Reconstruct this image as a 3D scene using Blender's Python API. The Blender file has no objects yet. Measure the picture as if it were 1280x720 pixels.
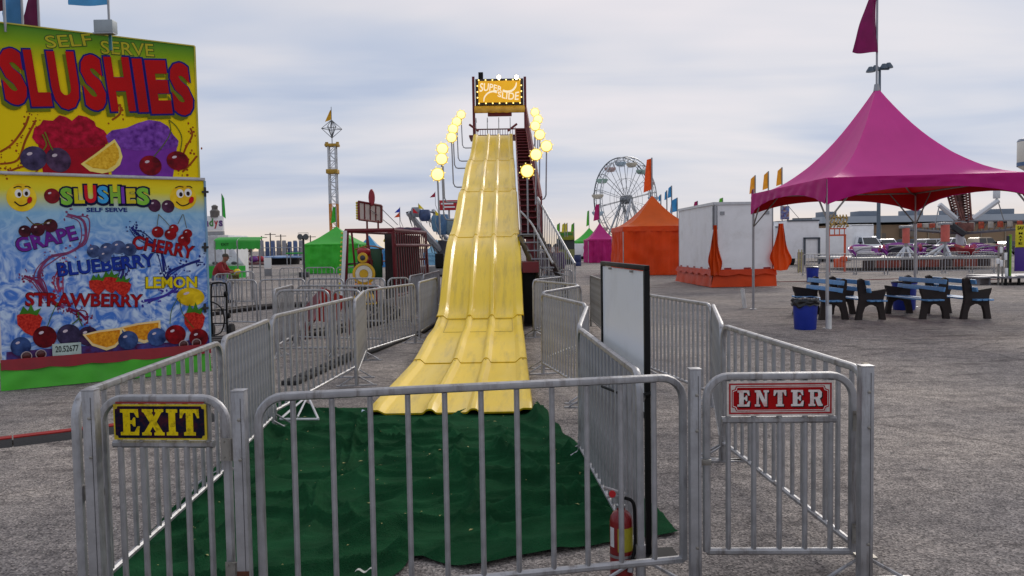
import bpy, bmesh, math, random
from math import radians, sin, cos, pi, sqrt, atan2
from mathutils import Vector, Matrix, noise
from mathutils.geometry import tessellate_polygon
random.seed(7)
S = bpy.context.scene
COL = S.collection
R_ = radians

# ------------------------------------------------------------------ camera
FPX = 1000.0                       # focal length in photo pixels (1280 wide)
CAMZ = 1.7
PITCH = math.atan(0.052)
ROLL = 0.016
cd = bpy.data.cameras.new('camera'); cam = bpy.data.objects.new('camera', cd); COL.objects.link(cam)
cd.sensor_width = 36.0; cd.lens = 36.0*FPX/1280.0; cd.clip_end = 3000; cd.clip_start = 0.05
cam.matrix_world = Matrix.Translation((0, 0, CAMZ)) @ Matrix.Rotation(pi/2-PITCH, 4, 'X') @ Matrix.Rotation(-ROLL, 4, 'Z')
S.camera = cam
CM = cam.matrix_world.to_3x3()
S.render.resolution_x = 1024; S.render.resolution_y = 576
S.view_settings.view_transform = 'Standard'; S.view_settings.look = 'None'
S.view_settings.exposure = 0.0; S.view_settings.gamma = 1.0

def ray(px, py): return CM @ Vector(((px-640)/FPX, -(py-360)/FPX, -1.0))
def P(px, py, Y):
    r = ray(px, py); return Vector((0, 0, CAMZ)) + r*(Y/r.y)
def TP(px, py, z):
    r = ray(px, py); return Vector((0, 0, CAMZ)) + r*((z-CAMZ)/r.z)
def G(px, py): return TP(px, py, 0.0)

# ------------------------------------------------------------------ sky
W = bpy.data.worlds.new('World'); S.world = W; W.use_nodes = True
nt = W.node_tree; N = nt.nodes; L = nt.links; N.clear()
SUN_EL, SUN_AZ = R_(30), R_(28)
out = N.new('ShaderNodeOutputWorld')
sky = N.new('ShaderNodeTexSky'); sky.sky_type = 'NISHITA'; sky.sun_disc = False
sky.sun_elevation = SUN_EL; sky.sun_rotation = SUN_AZ
bg1 = N.new('ShaderNodeBackground'); bg1.inputs[1].default_value = 0.09
L.new(sky.outputs[0], bg1.inputs[0])
tc = N.new('ShaderNodeTexCoord'); sep = N.new('ShaderNodeSeparateXYZ'); L.new(tc.outputs['Generated'], sep.inputs[0])
def wm(op, a, b=None, c=None):
    n = N.new('ShaderNodeMath'); n.operation = op
    for i, v in enumerate((a, b, c)):
        if v is None: continue
        if isinstance(v, (int, float)): n.inputs[i].default_value = v
        else: L.new(v, n.inputs[i])
    return n.outputs[0]
den = wm('ADD', wm('MAXIMUM', sep.outputs[2], 0.0), 0.10)
cx = wm('DIVIDE', sep.outputs[0], den); cy = wm('DIVIDE', sep.outputs[1], den)
cmb = N.new('ShaderNodeCombineXYZ'); L.new(cx, cmb.inputs[0]); L.new(cy, cmb.inputs[1])
def cloud(scale, sx, sy, det, dist, off, rough=0.55):
    m = N.new('ShaderNodeMapping'); m.inputs['Scale'].default_value = (sx, sy, 1); m.inputs['Location'].default_value = off
    m.inputs['Rotation'].default_value = (0, 0, R_(-14))
    L.new(cmb.outputs[0], m.inputs[0])
    n = N.new('ShaderNodeTexNoise'); n.inputs['Scale'].default_value = scale; n.inputs['Detail'].default_value = det
    n.inputs['Distortion'].default_value = dist; n.inputs['Roughness'].default_value = rough
    L.new(m.outputs[0], n.inputs['Vector']); return n.outputs['Fac']
c1 = cloud(0.36, 0.6, 1.0, 4, 0.35, (3.1, 7.7, 0)); c2 = cloud(0.9, 0.5, 1.2, 5, 0.5, (9.3, 1.2, 0), 0.5)
cc = wm('ADD', wm('MULTIPLY', c1, 0.66), wm('MULTIPLY', c2, 0.34))
def ramp(fac, stops):
    r = N.new('ShaderNodeValToRGB'); e = r.color_ramp.elements
    while len(e) < len(stops): e.new(0.5)
    for k, (p, c) in enumerate(stops): e[k].position = p; e[k].color = (*c, 1)
    L.new(fac, r.inputs[0]); return r.outputs[0]
def s2l(c): return tuple(((v/255)/12.92 if v/255 <= .04045 else (((v/255)+.055)/1.055)**2.4) for v in c)
cloudcol = ramp(cc, [(0.38, s2l((160, 176, 206))), (0.46, s2l((190, 198, 216))), (0.54, s2l((214, 214, 222))), (0.63, s2l((230, 224, 228)))])
# towards the horizon: warm break under the cloud sheet
el = wm('MAXIMUM', sep.outputs[2], 0.0)
band = ramp(el, [(0.0, s2l((238, 220, 196))), (0.018, s2l((230, 216, 206))), (0.045, s2l((210, 208, 216))), (0.09, s2l((198, 200, 214)))])
bf = ramp(el, [(0.0, (1, 1, 1)), (0.02, (0.85, 0.85, 0.85)), (0.055, (0.45, 0.45, 0.45)), (0.12, (0, 0, 0))])
mx = N.new('ShaderNodeMix'); mx.data_type = 'RGBA'; L.new(bf, mx.inputs[0]); L.new(cloudcol, mx.inputs[6]); L.new(band, mx.inputs[7])
# below the horizon
gm = N.new('ShaderNodeMix'); gm.data_type = 'RGBA'; L.new(wm('LESS_THAN', sep.outputs[2], -0.002), gm.inputs[0])
L.new(mx.outputs[2], gm.inputs[6]); gm.inputs[7].default_value = (.12, .12, .12, 1)
bg2 = N.new('ShaderNodeBackground'); L.new(gm.outputs[2], bg2.inputs[0]); bg2.inputs[1].default_value = 1.06
ms = N.new('ShaderNodeMixShader'); ms.inputs[0].default_value = 0.93
L.new(bg1.outputs[0], ms.inputs[1]); L.new(bg2.outputs[0], ms.inputs[2]); L.new(ms.outputs[0], out.inputs[0])
sd = bpy.data.lights.new('sun', 'SUN'); sd.energy = 1.1; sd.angle = R_(12); sd.color = (1, .93, .84)
so = bpy.data.objects.new('sun', sd); COL.objects.link(so)
sdir = Vector((sin(SUN_AZ)*cos(SUN_EL), cos(SUN_AZ)*cos(SUN_EL), sin(SUN_EL)))
so.rotation_euler = sdir.to_track_quat('Z', 'Y').to_euler()

# ------------------------------------------------------------------ materials
MC = {}
def M(name, col, rough=0.6, metal=0.0, var=0.12, vscale=6.0, bump=0.0, bscale=40.0, emit=None, estr=0.0, dirt=None, dscale=1.5, damt=0.4, spec=0.5, coat=0.0, col2=None, trans=0.0, dstretch=None):
    if name in MC: return MC[name]
    m = bpy.data.materials.new(name); m.use_nodes = True; n = m.node_tree.nodes; l = m.node_tree.links
    b = n['Principled BSDF']; c = s2l(col) if max(col) > 1.0 else col
    b.inputs['Roughness'].default_value = rough; b.inputs['Metallic'].default_value = metal
    b.inputs['Specular IOR Level'].default_value = spec; b.inputs['Coat Weight'].default_value = coat
    t = n.new('ShaderNodeTexCoord')
    nz = n.new('ShaderNodeTexNoise'); nz.inputs['Scale'].default_value = vscale; nz.inputs['Detail'].default_value = 5
    l.new(t.outputs['Object'], nz.inputs['Vector'])
    rp = n.new('ShaderNodeValToRGB'); rp.color_ramp.elements[0].position = 0.3; rp.color_ramp.elements[1].position = 0.7
    c2 = (s2l(col2) if max(col2) > 1.0 else col2) if col2 else tuple(min(1, v*(1+var)) for v in c)
    rp.color_ramp.elements[0].color = (*[v*(1-var) for v in c], 1); rp.color_ramp.elements[1].color = (*c2, 1)
    l.new(nz.outputs['Fac'], rp.inputs[0]); cur = rp.outputs[0]
    if dirt:
        d = n.new('ShaderNodeTexNoise'); d.inputs['Scale'].default_value = dscale; d.inputs['Detail'].default_value = 8; d.inputs['Roughness'].default_value = 0.7
        if dstretch:
            mp_ = n.new('ShaderNodeMapping'); mp_.inputs['Scale'].default_value = dstretch; l.new(t.outputs['Object'], mp_.inputs[0]); l.new(mp_.outputs[0], d.inputs['Vector'])
        else: l.new(t.outputs['Object'], d.inputs['Vector'])
        dr = n.new('ShaderNodeValToRGB'); dr.color_ramp.elements[0].position = 0.5; dr.color_ramp.elements[1].position = 0.72
        dr.color_ramp.elements[1].color = (damt, damt, damt, 1); l.new(d.outputs['Fac'], dr.inputs[0])
        x = n.new('ShaderNodeMix'); x.data_type = 'RGBA'; l.new(dr.outputs[0], x.inputs[0]); l.new(cur, x.inputs[6]); x.inputs[7].default_value = (*s2l(dirt), 1); cur = x.outputs[2]
    l.new(cur, b.inputs['Base Color'])
    rn = n.new('ShaderNodeMapRange'); rn.inputs[3].default_value = max(0, rough-.08); rn.inputs[4].default_value = min(1, rough+.1)
    l.new(nz.outputs['Fac'], rn.inputs[0]); l.new(rn.outputs[0], b.inputs['Roughness'])
    if bump:
        bz = n.new('ShaderNodeTexNoise'); bz.inputs['Scale'].default_value = bscale; bz.inputs['Detail'].default_value = 4
        l.new(t.outputs['Object'], bz.inputs['Vector'])
        bp = n.new('ShaderNodeBump'); bp.inputs['Strength'].default_value = bump; bp.inputs['Distance'].default_value = 0.02
        l.new(bz.outputs['Fac'], bp.inputs['Height']); l.new(bp.outputs[0], b.inputs['Normal'])
    if emit:
        b.inputs['Emission Color'].default_value = (*s2l(emit), 1); b.inputs['Emission Strength'].default_value = estr
    if trans:
        tr = n.new('ShaderNodeBsdfTranslucent'); l.new(cur, tr.inputs[0]); mm = n.new('ShaderNodeMixShader'); mm.inputs[0].default_value = trans
        l.new(b.outputs[0], mm.inputs[1]); l.new(tr.outputs[0], mm.inputs[2]); l.new(mm.outputs[0], n['Material Output'].inputs[0])
    MC[name] = m; return m

alu = M('aluminium', (168, 169, 172), 0.50, 0.75, .2, 9, dirt=(84, 70, 56), dscale=16, damt=.8, dstretch=(1, 1, .13), bump=.08, bscale=60)
alu_w = M('worn_galvanised', (150, 148, 142), 0.5, 0.7, .2, 12, dirt=(95, 80, 62), dscale=9, damt=.7)
alu_y = M('yellowed_galvanised', (186, 170, 120), 0.45, 0.6, .2, 12, dirt=(120, 100, 60), dscale=7, damt=.5)
steel = M('steel_tube', (150, 152, 155), 0.4, 0.8)
white_p = M('white_paint', (234, 235, 236), 0.45, 0, .04, 2, dirt=(176, 172, 162), dscale=1.3, damt=.3)
black_p = M('black_plastic', (14, 14, 15), 0.55, 0, .2, spec=.2)
dark_r = M('dark_rubber', (36, 36, 38), 0.8, 0, .2, bump=.2)
red_p = M('red_paint', (150, 22, 30), 0.4, 0, .15, 3, dirt=(60, 20, 18), dscale=3, damt=.5)
dred = M('dark_red_paint', (108, 16, 28), 0.45, 0, .2, 3, dirt=(50, 20, 20), dscale=3, damt=.5)
glass = M('tinted_glass', (24, 28, 34), 0.08, 0, .1, spec=.8)
bulb = M('warm_bulb', (255, 230, 150), 0.3, 0, 0, emit=(255, 214, 120), estr=3.0)
spotb = M('floodlight_bulb', (255, 250, 230), 0.3, 0, 0, emit=(255, 240, 205), estr=14.0)

# ------------------------------------------------------------------ mesh builder
ORG = {}
class MB:
    def __init__(s): s.v = []; s.f = []
    def add(s, vs, fs, T=None):
        o = len(s.v)
        s.v += [tuple(T @ Vector(p)) if T is not None else tuple(p) for p in vs]
        s.f += [tuple(o+i for i in f) for f in fs]; return s
    def box(s, c, d, rz=0.0, T=None, bev=0.0):
        x, y, z = (d[0]/2, d[1]/2, d[2]/2)
        M4 = Matrix.Translation(c) @ Matrix.Rotation(rz, 4, 'Z')
        if T is not None: M4 = T @ M4
        if bev <= 0:
            vs = [(-x, -y, -z), (x, -y, -z), (x, y, -z), (-x, y, -z), (-x, -y, z), (x, -y, z), (x, y, z), (-x, y, z)]
            return s.add(vs, [(0, 3, 2, 1), (4, 5, 6, 7), (0, 1, 5, 4), (1, 2, 6, 5), (2, 3, 7, 6), (3, 0, 4, 7)], M4)
        bm = bmesh.new(); bmesh.ops.create_cube(bm, size=1.0)
        for v in bm.verts: v.co = Vector((v.co.x*d[0], v.co.y*d[1], v.co.z*d[2]))
        bmesh.ops.bevel(bm, geom=list(bm.edges), offset=min(bev, min(d)*.45), segments=2, affect='EDGES', profile=.6)
        bm.verts.index_update(); s.add([v.co[:] for v in bm.verts], [tuple(v.index for v in f.verts) for f in bm.faces], M4); bm.free(); return s
    def tube(s, pts, r, n=8, closed=False, sq=2.0, T=None, cap=True, flat=1.0):
        pts = [Vector(p) for p in pts]; m = len(pts)
        rs = r if isinstance(r, (list, tuple)) else [r]*m
        ring = []; prev = None
        for i, p in enumerate(pts):
            if closed: t = pts[(i+1) % m]-pts[i-1]
            else: t = (pts[min(i+1, m-1)]-pts[max(i-1, 0)])
            if t.length < 1e-9: t = Vector((0, 0, 1))
            t.normalize()
            if prev is None:
                up = Vector((0, 1, 0)) if abs(t.y) < .9 else Vector((1, 0, 0))
                a = up.cross(t).normalized()
            else:
                a = (prev - t*prev.dot(t)); a = a.normalized() if a.length > 1e-6 else t.orthogonal().normalized()
            prev = a; b = t.cross(a)
            for k in range(n):
                th = 2*pi*(k+.5)/n; c_, s_ = cos(th), sin(th)
                if sq != 2.0:
                    q = (abs(c_)**sq+abs(s_)**sq)**(-1/sq); c_ *= q; s_ *= q
                ring.append(p + (a*c_ + b*s_*flat)*rs[i])
        fs = []
        for i in range(m if closed else m-1):
            j = (i+1) % m
            for k in range(n): fs.append((i*n+k, i*n+(k+1) % n, j*n+(k+1) % n, j*n+k))
        if not closed and cap: fs.append(tuple(range(n-1, -1, -1))); fs.append(tuple((m-1)*n+k for k in range(n)))
        return s.add(ring, fs, T)
    def lathe(s, prof, c=(0, 0, 0), n=16, T=None, axis='Z', cap=True):
        vs = []; fs = []
        for r, z in prof:
            for k in range(n):
                a = 2*pi*k/n
                if axis == 'Z': vs.append((c[0]+r*cos(a), c[1]+r*sin(a), c[2]+z))
                elif axis == 'Y': vs.append((c[0]+r*cos(a), c[1]-z, c[2]+r*sin(a)))
                else: vs.append((c[0]+z, c[1]+r*cos(a), c[2]+r*sin(a)))
        m = len(prof)
        for i in range(m-1):
            for k in range(n): fs.append((i*n+k, i*n+(k+1) % n, (i+1)*n+(k+1) % n, (i+1)*n+k))
        if cap: fs.append(tuple(range(n-1, -1, -1))); fs.append(tuple((m-1)*n+k for k in range(n)))
        return s.add(vs, fs, T)
    def ball(s, c, r, n=12, sc=(1, 1, 1), T=None):
        prof = [(max(1e-4, r*sin(pi*i/(n//2))), -r*cos(pi*i/(n//2))) for i in range(n//2+1)]
        M4 = Matrix.Translation(c) @ Matrix.Diagonal((*sc, 1))
        return s.lathe(prof, (0, 0, 0), n, (T @ M4) if T is not None else M4)
    def prism(s, loops, z0, z1, T=None):
        """loops of 2D points (first outer, rest holes), extruded z0..z1"""
        if not isinstance(loops[0][0], (list, tuple)): loops = [loops]
        L3 = [[Vector((p[0], p[1], 0)) for p in lp] for lp in loops]
        tr = tessellate_polygon(L3); fl = [p for lp in L3 for p in lp]; n = len(fl)
        vs = [(p.x, p.y, z1) for p in fl]+[(p.x, p.y, z0) for p in fl]; fs = []
        for a, b, c in tr:
            nr = (fl[b]-fl[a]).cross(fl[c]-fl[a]).z
            if nr < 0: a, c = c, a
            fs.append((a, b, c)); fs.append((c+n, b+n, a+n))
        o = 0
        for lp in L3:
            m = len(lp)
            for i in range(m): fs.append((o+i, o+i+n, o+(i+1) % m+n, o+(i+1) % m))
            o += m
        return s.add(vs, fs, T)
    def grid(s, fn, nu, nv, T=None, thick=0.0):
        vs = [fn(i/nu, j/nv) for j in range(nv+1) for i in range(nu+1)]
        fs = [(j*(nu+1)+i, j*(nu+1)+i+1, (j+1)*(nu+1)+i+1, (j+1)*(nu+1)+i) for j in range(nv) for i in range(nu)]
        return s.add(vs, fs, T)
    def build(s, name, mat, parent=None, world=False, smooth=38, kind=None):
        me = bpy.data.meshes.new(name)
        vs = s.v
        if parent is not None and world:
            o = ORG[parent]; vs = [(v[0]-o[0], v[1]-o[1], v[2]-o[2]) for v in vs]
        me.from_pydata(vs, [], s.f); me.update()
        bm = bmesh.new(); bm.from_mesh(me); bmesh.ops.recalc_face_normals(bm, faces=bm.faces); bm.to_mesh(me); bm.free()
        me.materials.append(mat)
        if smooth:
            me.polygons.foreach_set('use_smooth', [True]*len(me.polygons)); me.set_sharp_from_angle(angle=R_(smooth))
        return link(me, name, parent, kind)
def link(me, name, parent=None, kind=None):
    ob = bpy.data.objects.new(name, me); COL.objects.link(ob)
    if parent is not None: ob.parent = parent; ORG[ob] = ORG[parent]
    else: ORG[ob] = (0, 0, 0)
    if kind: ob['kind'] = kind
    return ob
def thing(name, label, cat, loc=(0, 0, 0), rz=0.0, group=None):
    o = bpy.data.objects.new(name, None); COL.objects.link(o); o.empty_display_size = .1
    o.location = loc; o.rotation_euler = (0, 0, rz); o['label'] = label; o['category'] = cat
    if group: o['group'] = group
    ORG[o] = tuple(loc); return o
def tag(o, label, cat, group=None):
    o['label'] = label; o['category'] = cat
    if group: o['group'] = group
    return o
def copy_thing(src, loc, rz, label, name=None):
    r = src.copy(); COL.objects.link(r); r.location = loc; r.rotation_euler = (0, 0, rz); r['label'] = label; ORG[r] = tuple(loc)
    for ch in src.children:
        c = ch.copy(); COL.objects.link(c); c.parent = r
        for g in ch.children: d = g.copy(); COL.objects.link(d); d.parent = c
    return r
_tc = {}
def text_geo(txt, bold=0.0, extr=0.0):
    key = (txt, bold, extr)
    if key in _tc: return _tc[key]
    c = bpy.data.curves.new('t', 'FONT'); c.body = txt; c.size = 1; c.offset = bold; c.extrude = extr; c.resolution_u = 3
    c.align_x = 'CENTER'; c.align_y = 'CENTER'
    o = bpy.data.objects.new('t', c); COL.objects.link(o)
    dg = bpy.context.evaluated_depsgraph_get(); me = bpy.data.meshes.new_from_object(o.evaluated_get(dg))
    vs = [v.co.copy() for v in me.vertices]; fs = [tuple(p.vertices) for p in me.polygons]
    bpy.data.objects.remove(o); bpy.data.curves.remove(c); bpy.data.meshes.remove(me)
    x0 = min(v.x for v in vs); x1 = max(v.x for v in vs); y0 = min(v.y for v in vs); y1 = max(v.y for v in vs)
    vs = [Vector(((v.x-x0)/(x1-x0)-.5, (v.y-y0)/(y1-y0)-.5, v.z)) for v in vs]
    _tc[key] = (vs, fs); return _tc[key]
def add_text(mb, txt, cx, cy, w, h, z, T=None, bold=0.02, rot=0.0, ext=0.003, warp=None, shear=0.0):
    vs, fs = text_geo(txt, bold, 1.0); o = []
    for v in vs:
        x, y = v.x*w + v.y*h*shear, v.y*h
        if warp: x, y = warp(x, y)
        o.append((cx+x*cos(rot)-y*sin(rot), cy+x*sin(rot)+y*cos(rot), z+v.z*ext*.5))
    mb.add(o, fs, T)
def frame_from(o, ux, uz):
    """matrix: local x -> ux, local y -> uz(up), local z -> normal"""
    ux = Vector(ux).normalized(); uz = Vector(uz).normalized(); n = ux.cross(uz).normalized()
    return Matrix(((ux.x, uz.x, n.x, o[0]), (ux.y, uz.y, n.y, o[1]), (ux.z, uz.z, n.z, o[2]), (0, 0, 0, 1)))

# ------------------------------------------------------------------ ground
def ground_mat():
    m = bpy.data.materials.new('gravel_asphalt'); m.use_nodes = True; n = m.node_tree.nodes; l = m.node_tree.links; b = n['Principled BSDF']
    b.inputs['Roughness'].default_value = .9; b.inputs['Specular IOR Level'].default_value = .25
    t = n.new('ShaderNodeTexCoord')
    def nz(sc, det, ro=.6, vec=None):
        x = n.new('ShaderNodeTexNoise'); x.inputs['Scale'].default_value = sc; x.inputs['Detail'].default_value = det; x.inputs['Roughness'].default_value = ro
        l.new(vec or t.outputs['Object'], x.inputs['Vector']); return x.outputs['Fac']
    v = n.new('ShaderNodeTexVoronoi'); v.inputs['Scale'].default_value = 95; l.new(t.outputs['Object'], v.inputs['Vector'])
    vr = n.new('ShaderNodeValToRGB'); e = vr.color_ramp.elements
    e[0].position = 0; e[0].color = (.10, .094, .09, 1); e[1].position = 1; e[1].color = (.52, .48, .44, 1)
    a = e.new(.35); a.color = (.25, .235, .22, 1); a = e.new(.7); a.color = (.335, .318, .298, 1)
    sx = n.new('ShaderNodeSeparateColor'); l.new(v.outputs['Color'], sx.inputs[0]); l.new(sx.outputs[0], vr.inputs[0])
    def mul(a, b_, f=1.0):
        x = n.new('ShaderNodeMix'); x.data_type = 'RGBA'; x.blend_type = 'MULTIPLY'; x.inputs[0].default_value = f; l.new(a, x.inputs[6]); l.new(b_, x.inputs[7]); return x.outputs[2]
    def rp(f, p0, c0, p1, c1):
        r = n.new('ShaderNodeValToRGB'); r.color_ramp.elements[0].position = p0; r.color_ramp.elements[0].color = (*c0, 1); r.color_ramp.elements[1].position = p1; r.color_ramp.elements[1].color = (*c1, 1); l.new(f, r.inputs[0]); return r.outputs[0]
    mp = n.new('ShaderNodeMapping'); mp.inputs['Scale'].default_value = (1, 3.2, 1); l.new(t.outputs['Object'], mp.inputs[0])
    c = mul(vr.outputs[0], rp(nz(.35, 6), .35, (.78, .78, .8), .65, (1.18, 1.15, 1.1)))
    c = mul(c, rp(nz(6, 8, .75), .36, (.66, .65, .66), .62, (1.2, 1.18, 1.16)))
    c = mul(c, rp(nz(1.1, 9, .7, mp.outputs[0]), .30, (.62, .61, .62), .52, (1.07, 1.06, 1.06)))
    c = mul(c, rp(nz(.09, 5), .4, (.84, .84, .86), .6, (1.10, 1.07, 1.04)))
    mp2 = n.new('ShaderNodeMapping'); mp2.inputs['Scale'].default_value = (.55, 1.9, 1); mp2.inputs['Location'].default_value = (4.4, 2.2, 0); l.new(t.outputs['Object'], mp2.inputs[0])
    c = mul(c, rp(nz(1.3, 7, .62, mp2.outputs[0]), .58, (1, 1, 1), .66, (.52, .51, .52)))
    mp3 = n.new('ShaderNodeMapping'); mp3.inputs['Scale'].default_value = (.12, .5, 1); mp3.inputs['Location'].default_value = (1.4, 7.2, 0); l.new(t.outputs['Object'], mp3.inputs[0])
    c = mul(c, rp(nz(1.0, 6, .6, mp3.outputs[0]), .54, (1, 1, 1), .68, (.74, .72, .72)))
    vc = n.new('ShaderNodeTexVoronoi'); vc.feature = 'DISTANCE_TO_EDGE'; vc.inputs['Scale'].default_value = .22
    wr = n.new('ShaderNodeMix'); wr.data_type = 'RGBA'; wr.blend_type = 'ADD'; wr.inputs[0].default_value = .6; l.new(t.outputs['Object'], wr.inputs[6])
    nzc = n.new('ShaderNodeTexNoise'); nzc.inputs['Scale'].default_value = 1.2; nzc.inputs['Detail'].default_value = 7; l.new(t.outputs['Object'], nzc.inputs['Vector']); l.new(nzc.outputs['Color'], wr.inputs[7]); l.new(wr.outputs[2], vc.inputs['Vector'])
    c = mul(c, rp(vc.outputs['Distance'], .0, (.5, .49, .49), .006, (1, 1, 1)), .8)
    l.new(c, b.inputs['Base Color'])
    bp = n.new('ShaderNodeBump'); bp.inputs['Strength'].default_value = .55; bp.inputs['Distance'].default_value = .012
    ad = n.new('ShaderNodeMath'); ad.operation = 'ADD'; l.new(v.outputs['Distance'], ad.inputs[0]); l.new(nz(6, 8, .75), ad.inputs[1]); l.new(ad.outputs[0], bp.inputs['Height']); l.new(bp.outputs[0], b.inputs['Normal'])
    return m
g = MB(); g.grid(lambda u, v: (-900+1800*u, -60+1560*v, 0), 6, 6); g.build('ground', ground_mat(), kind='structure', smooth=0)

# loose stones on the gravel: nobody could count them
b = MB(); rs = random.Random(11)
for i in range(2600):
    Y = 2.6+9*rs.random()**1.5; X = rs.uniform(-1, 1)*(.75*Y+.6); s_ = rs.choice((.003, .004, .005, .006, .008, .011)); a = rs.random()*3
    c_, d_ = cos(a)*s_, sin(a)*s_; h_ = s_*.8
    b.add([(X+c_, Y+d_, 0), (X-d_, Y+c_, 0), (X-c_, Y-d_, 0), (X+d_, Y-c_, 0), (X+c_*.4, Y+d_*.3, h_), (X-c_*.5, Y-d_*.2, h_*.9)], [(0, 1, 4), (1, 5, 4), (1, 2, 5), (2, 3, 5), (3, 4, 5), (3, 0, 4)])
o = b.build('loose_stones', M('stones', (150, 142, 132), .9, 0, .45, 30, col2=(196, 190, 180)), kind='stuff', smooth=0); o['label'] = 'small loose stones scattered over the gravel ground'; o['category'] = 'stones'
# ------------------------------------------------------------------ crowd barriers
BH = 1.08
def hoop(x0, x1, z0, z1, r):
    pts = [(x0, 0, z0)]
    for k in range(7):
        a = pi-k*pi/12; pts.append((x0+r+r*cos(a), 0, z1-r+r*sin(a)))
    for k in range(7):
        a = pi/2-k*pi/12; pts.append((x1-r+r*cos(a), 0, z1-r+r*sin(a)))
    pts.append((x1, 0, z0)); return pts
_bar = {}
def bar_mesh(h, mat, r=.0125):
    k = (round(h, 3), mat.name, r)
    if k not in _bar:
        b = MB(); b.tube([(0, 0, 0), (0, 0, h)], r, 8, sq=3.0); o = b.build('bar', mat); _bar[k] = o.data; bpy.data.objects.remove(o)
    return _bar[k]
def barrier(A, B, label, near=True, mat=None, feet=True, h=BH, nb=None, name='crowd_barrier', lowz=.15, group='grey metal crowd barriers', tall=False):
    mat = mat or alu
    A = Vector((A[0], A[1], 0)); B = Vector((B[0], B[1], 0)); d = B-A; w = d.length
    t = thing(name, label, 'barrier', A, atan2(d.y, d.x), group)
    rr = .019
    f = MB(); f.tube(hoop(rr, w-rr, .05 if feet else lowz, h-rr, .11), rr, 10, sq=3.2)
    f.tube([(rr, 0, lowz), (w-rr, 0, lowz)], rr*.9, 8, sq=3.2); f.build('frame', mat, t)
    n = nb or max(4, int(round(w/.148))-1)
    if near:
        me = bar_mesh(h-rr*2-lowz, mat)
        for i in range(n):
            o = link(me, 'bar', t); o.location = (w*(i+1)/(n+1), 0, lowz)
    else:
        b = MB()
        for i in range(n): b.tube([(w*(i+1)/(n+1), 0, lowz), (w*(i+1)/(n+1), 0, h-rr)], .0115, 6)
        b.build('bars', mat, t)
    if feet:
        for x in (rr, w-rr):
            b = MB(); b.box((x, 0, .006), (.05, .5, .012)); b.tube([(x, 0, 0.012), (x, 0, .2)], .024, 8, sq=3.2)
            b.tube([(x, -.2, .014), (x, 0, .13)], .009, 6); b.tube([(x, .2, .014), (x, 0, .13)], .009, 6); b.build('foot', mat, t)
    return t, w
def bt(px, py): return TP(px, py, BH)
# front panel
FPa, FPb = bt(316, 492), bt(858, 466)
barrier(FPa, FPb, 'long crowd barrier across the front of the green carpet between the two gates', nb=11, feet=False, lowz=.17)
def post(p, label, h=1.11, w=.054, rust=True):
    t = thing('gate_post', label, 'post', (p.x, p.y, 0), group='square gate posts')
    b = MB(); b.box((0, 0, h/2+.012), (w, w, h-.024), bev=.006); b.build('post_tube', alu, t)
    b = MB(); b.box((w*.22, -w/2-.0006, h/2), (.0022, .002, h-.06)); b.build('seam', M('seam_dark', (84, 84, 86), .5, .5), t)
    for z in (.26, .82, .99):
        b = MB(); b.lathe([(.008, 0), (.008, .004), (.004, .006)], (w*.08, -w/2, z), 10, axis='Y'); b.build('rivet', alu_w, t)
    b = MB(); b.box((0, 0, .006), (.16, .3, .012)); b.build('base_plate', alu, t)
    b = MB(); b.box((0, 0, h+.0005), (w+.004, w+.004, .006), bev=.002); b.build('cap', alu, t)
    if rust:
        b = MB()
        for s_ in (-.02, .02): b.lathe([(.007, 0), (.006, .004)], (s_, -w/2-.0, .28), 8, axis='Y')
        b.box((0, -w/2-.0015, .28), (w*.95, .003, .12)); b.build('rusty_bracket', M('rust', (92, 52, 36), .9, .1, .35, 30, dirt=(50, 30, 22), dscale=20, damt=.8), t)
    return t
post(TP(299, 488, 1.11), 'square aluminium post the EXIT gate hinges on')
post(TP(868, 461, 1.11), 'square aluminium post left of the ENTER gate', rust=False)
post(TP(1082, 457, 1.11), 'square aluminium post the ENTER gate hinges on, at the right front corner', w=.06, rust=False)
post(TP(113, 487, 1.11), 'square aluminium post at the left front corner by the EXIT gate latch', w=.055, rust=False)

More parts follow.
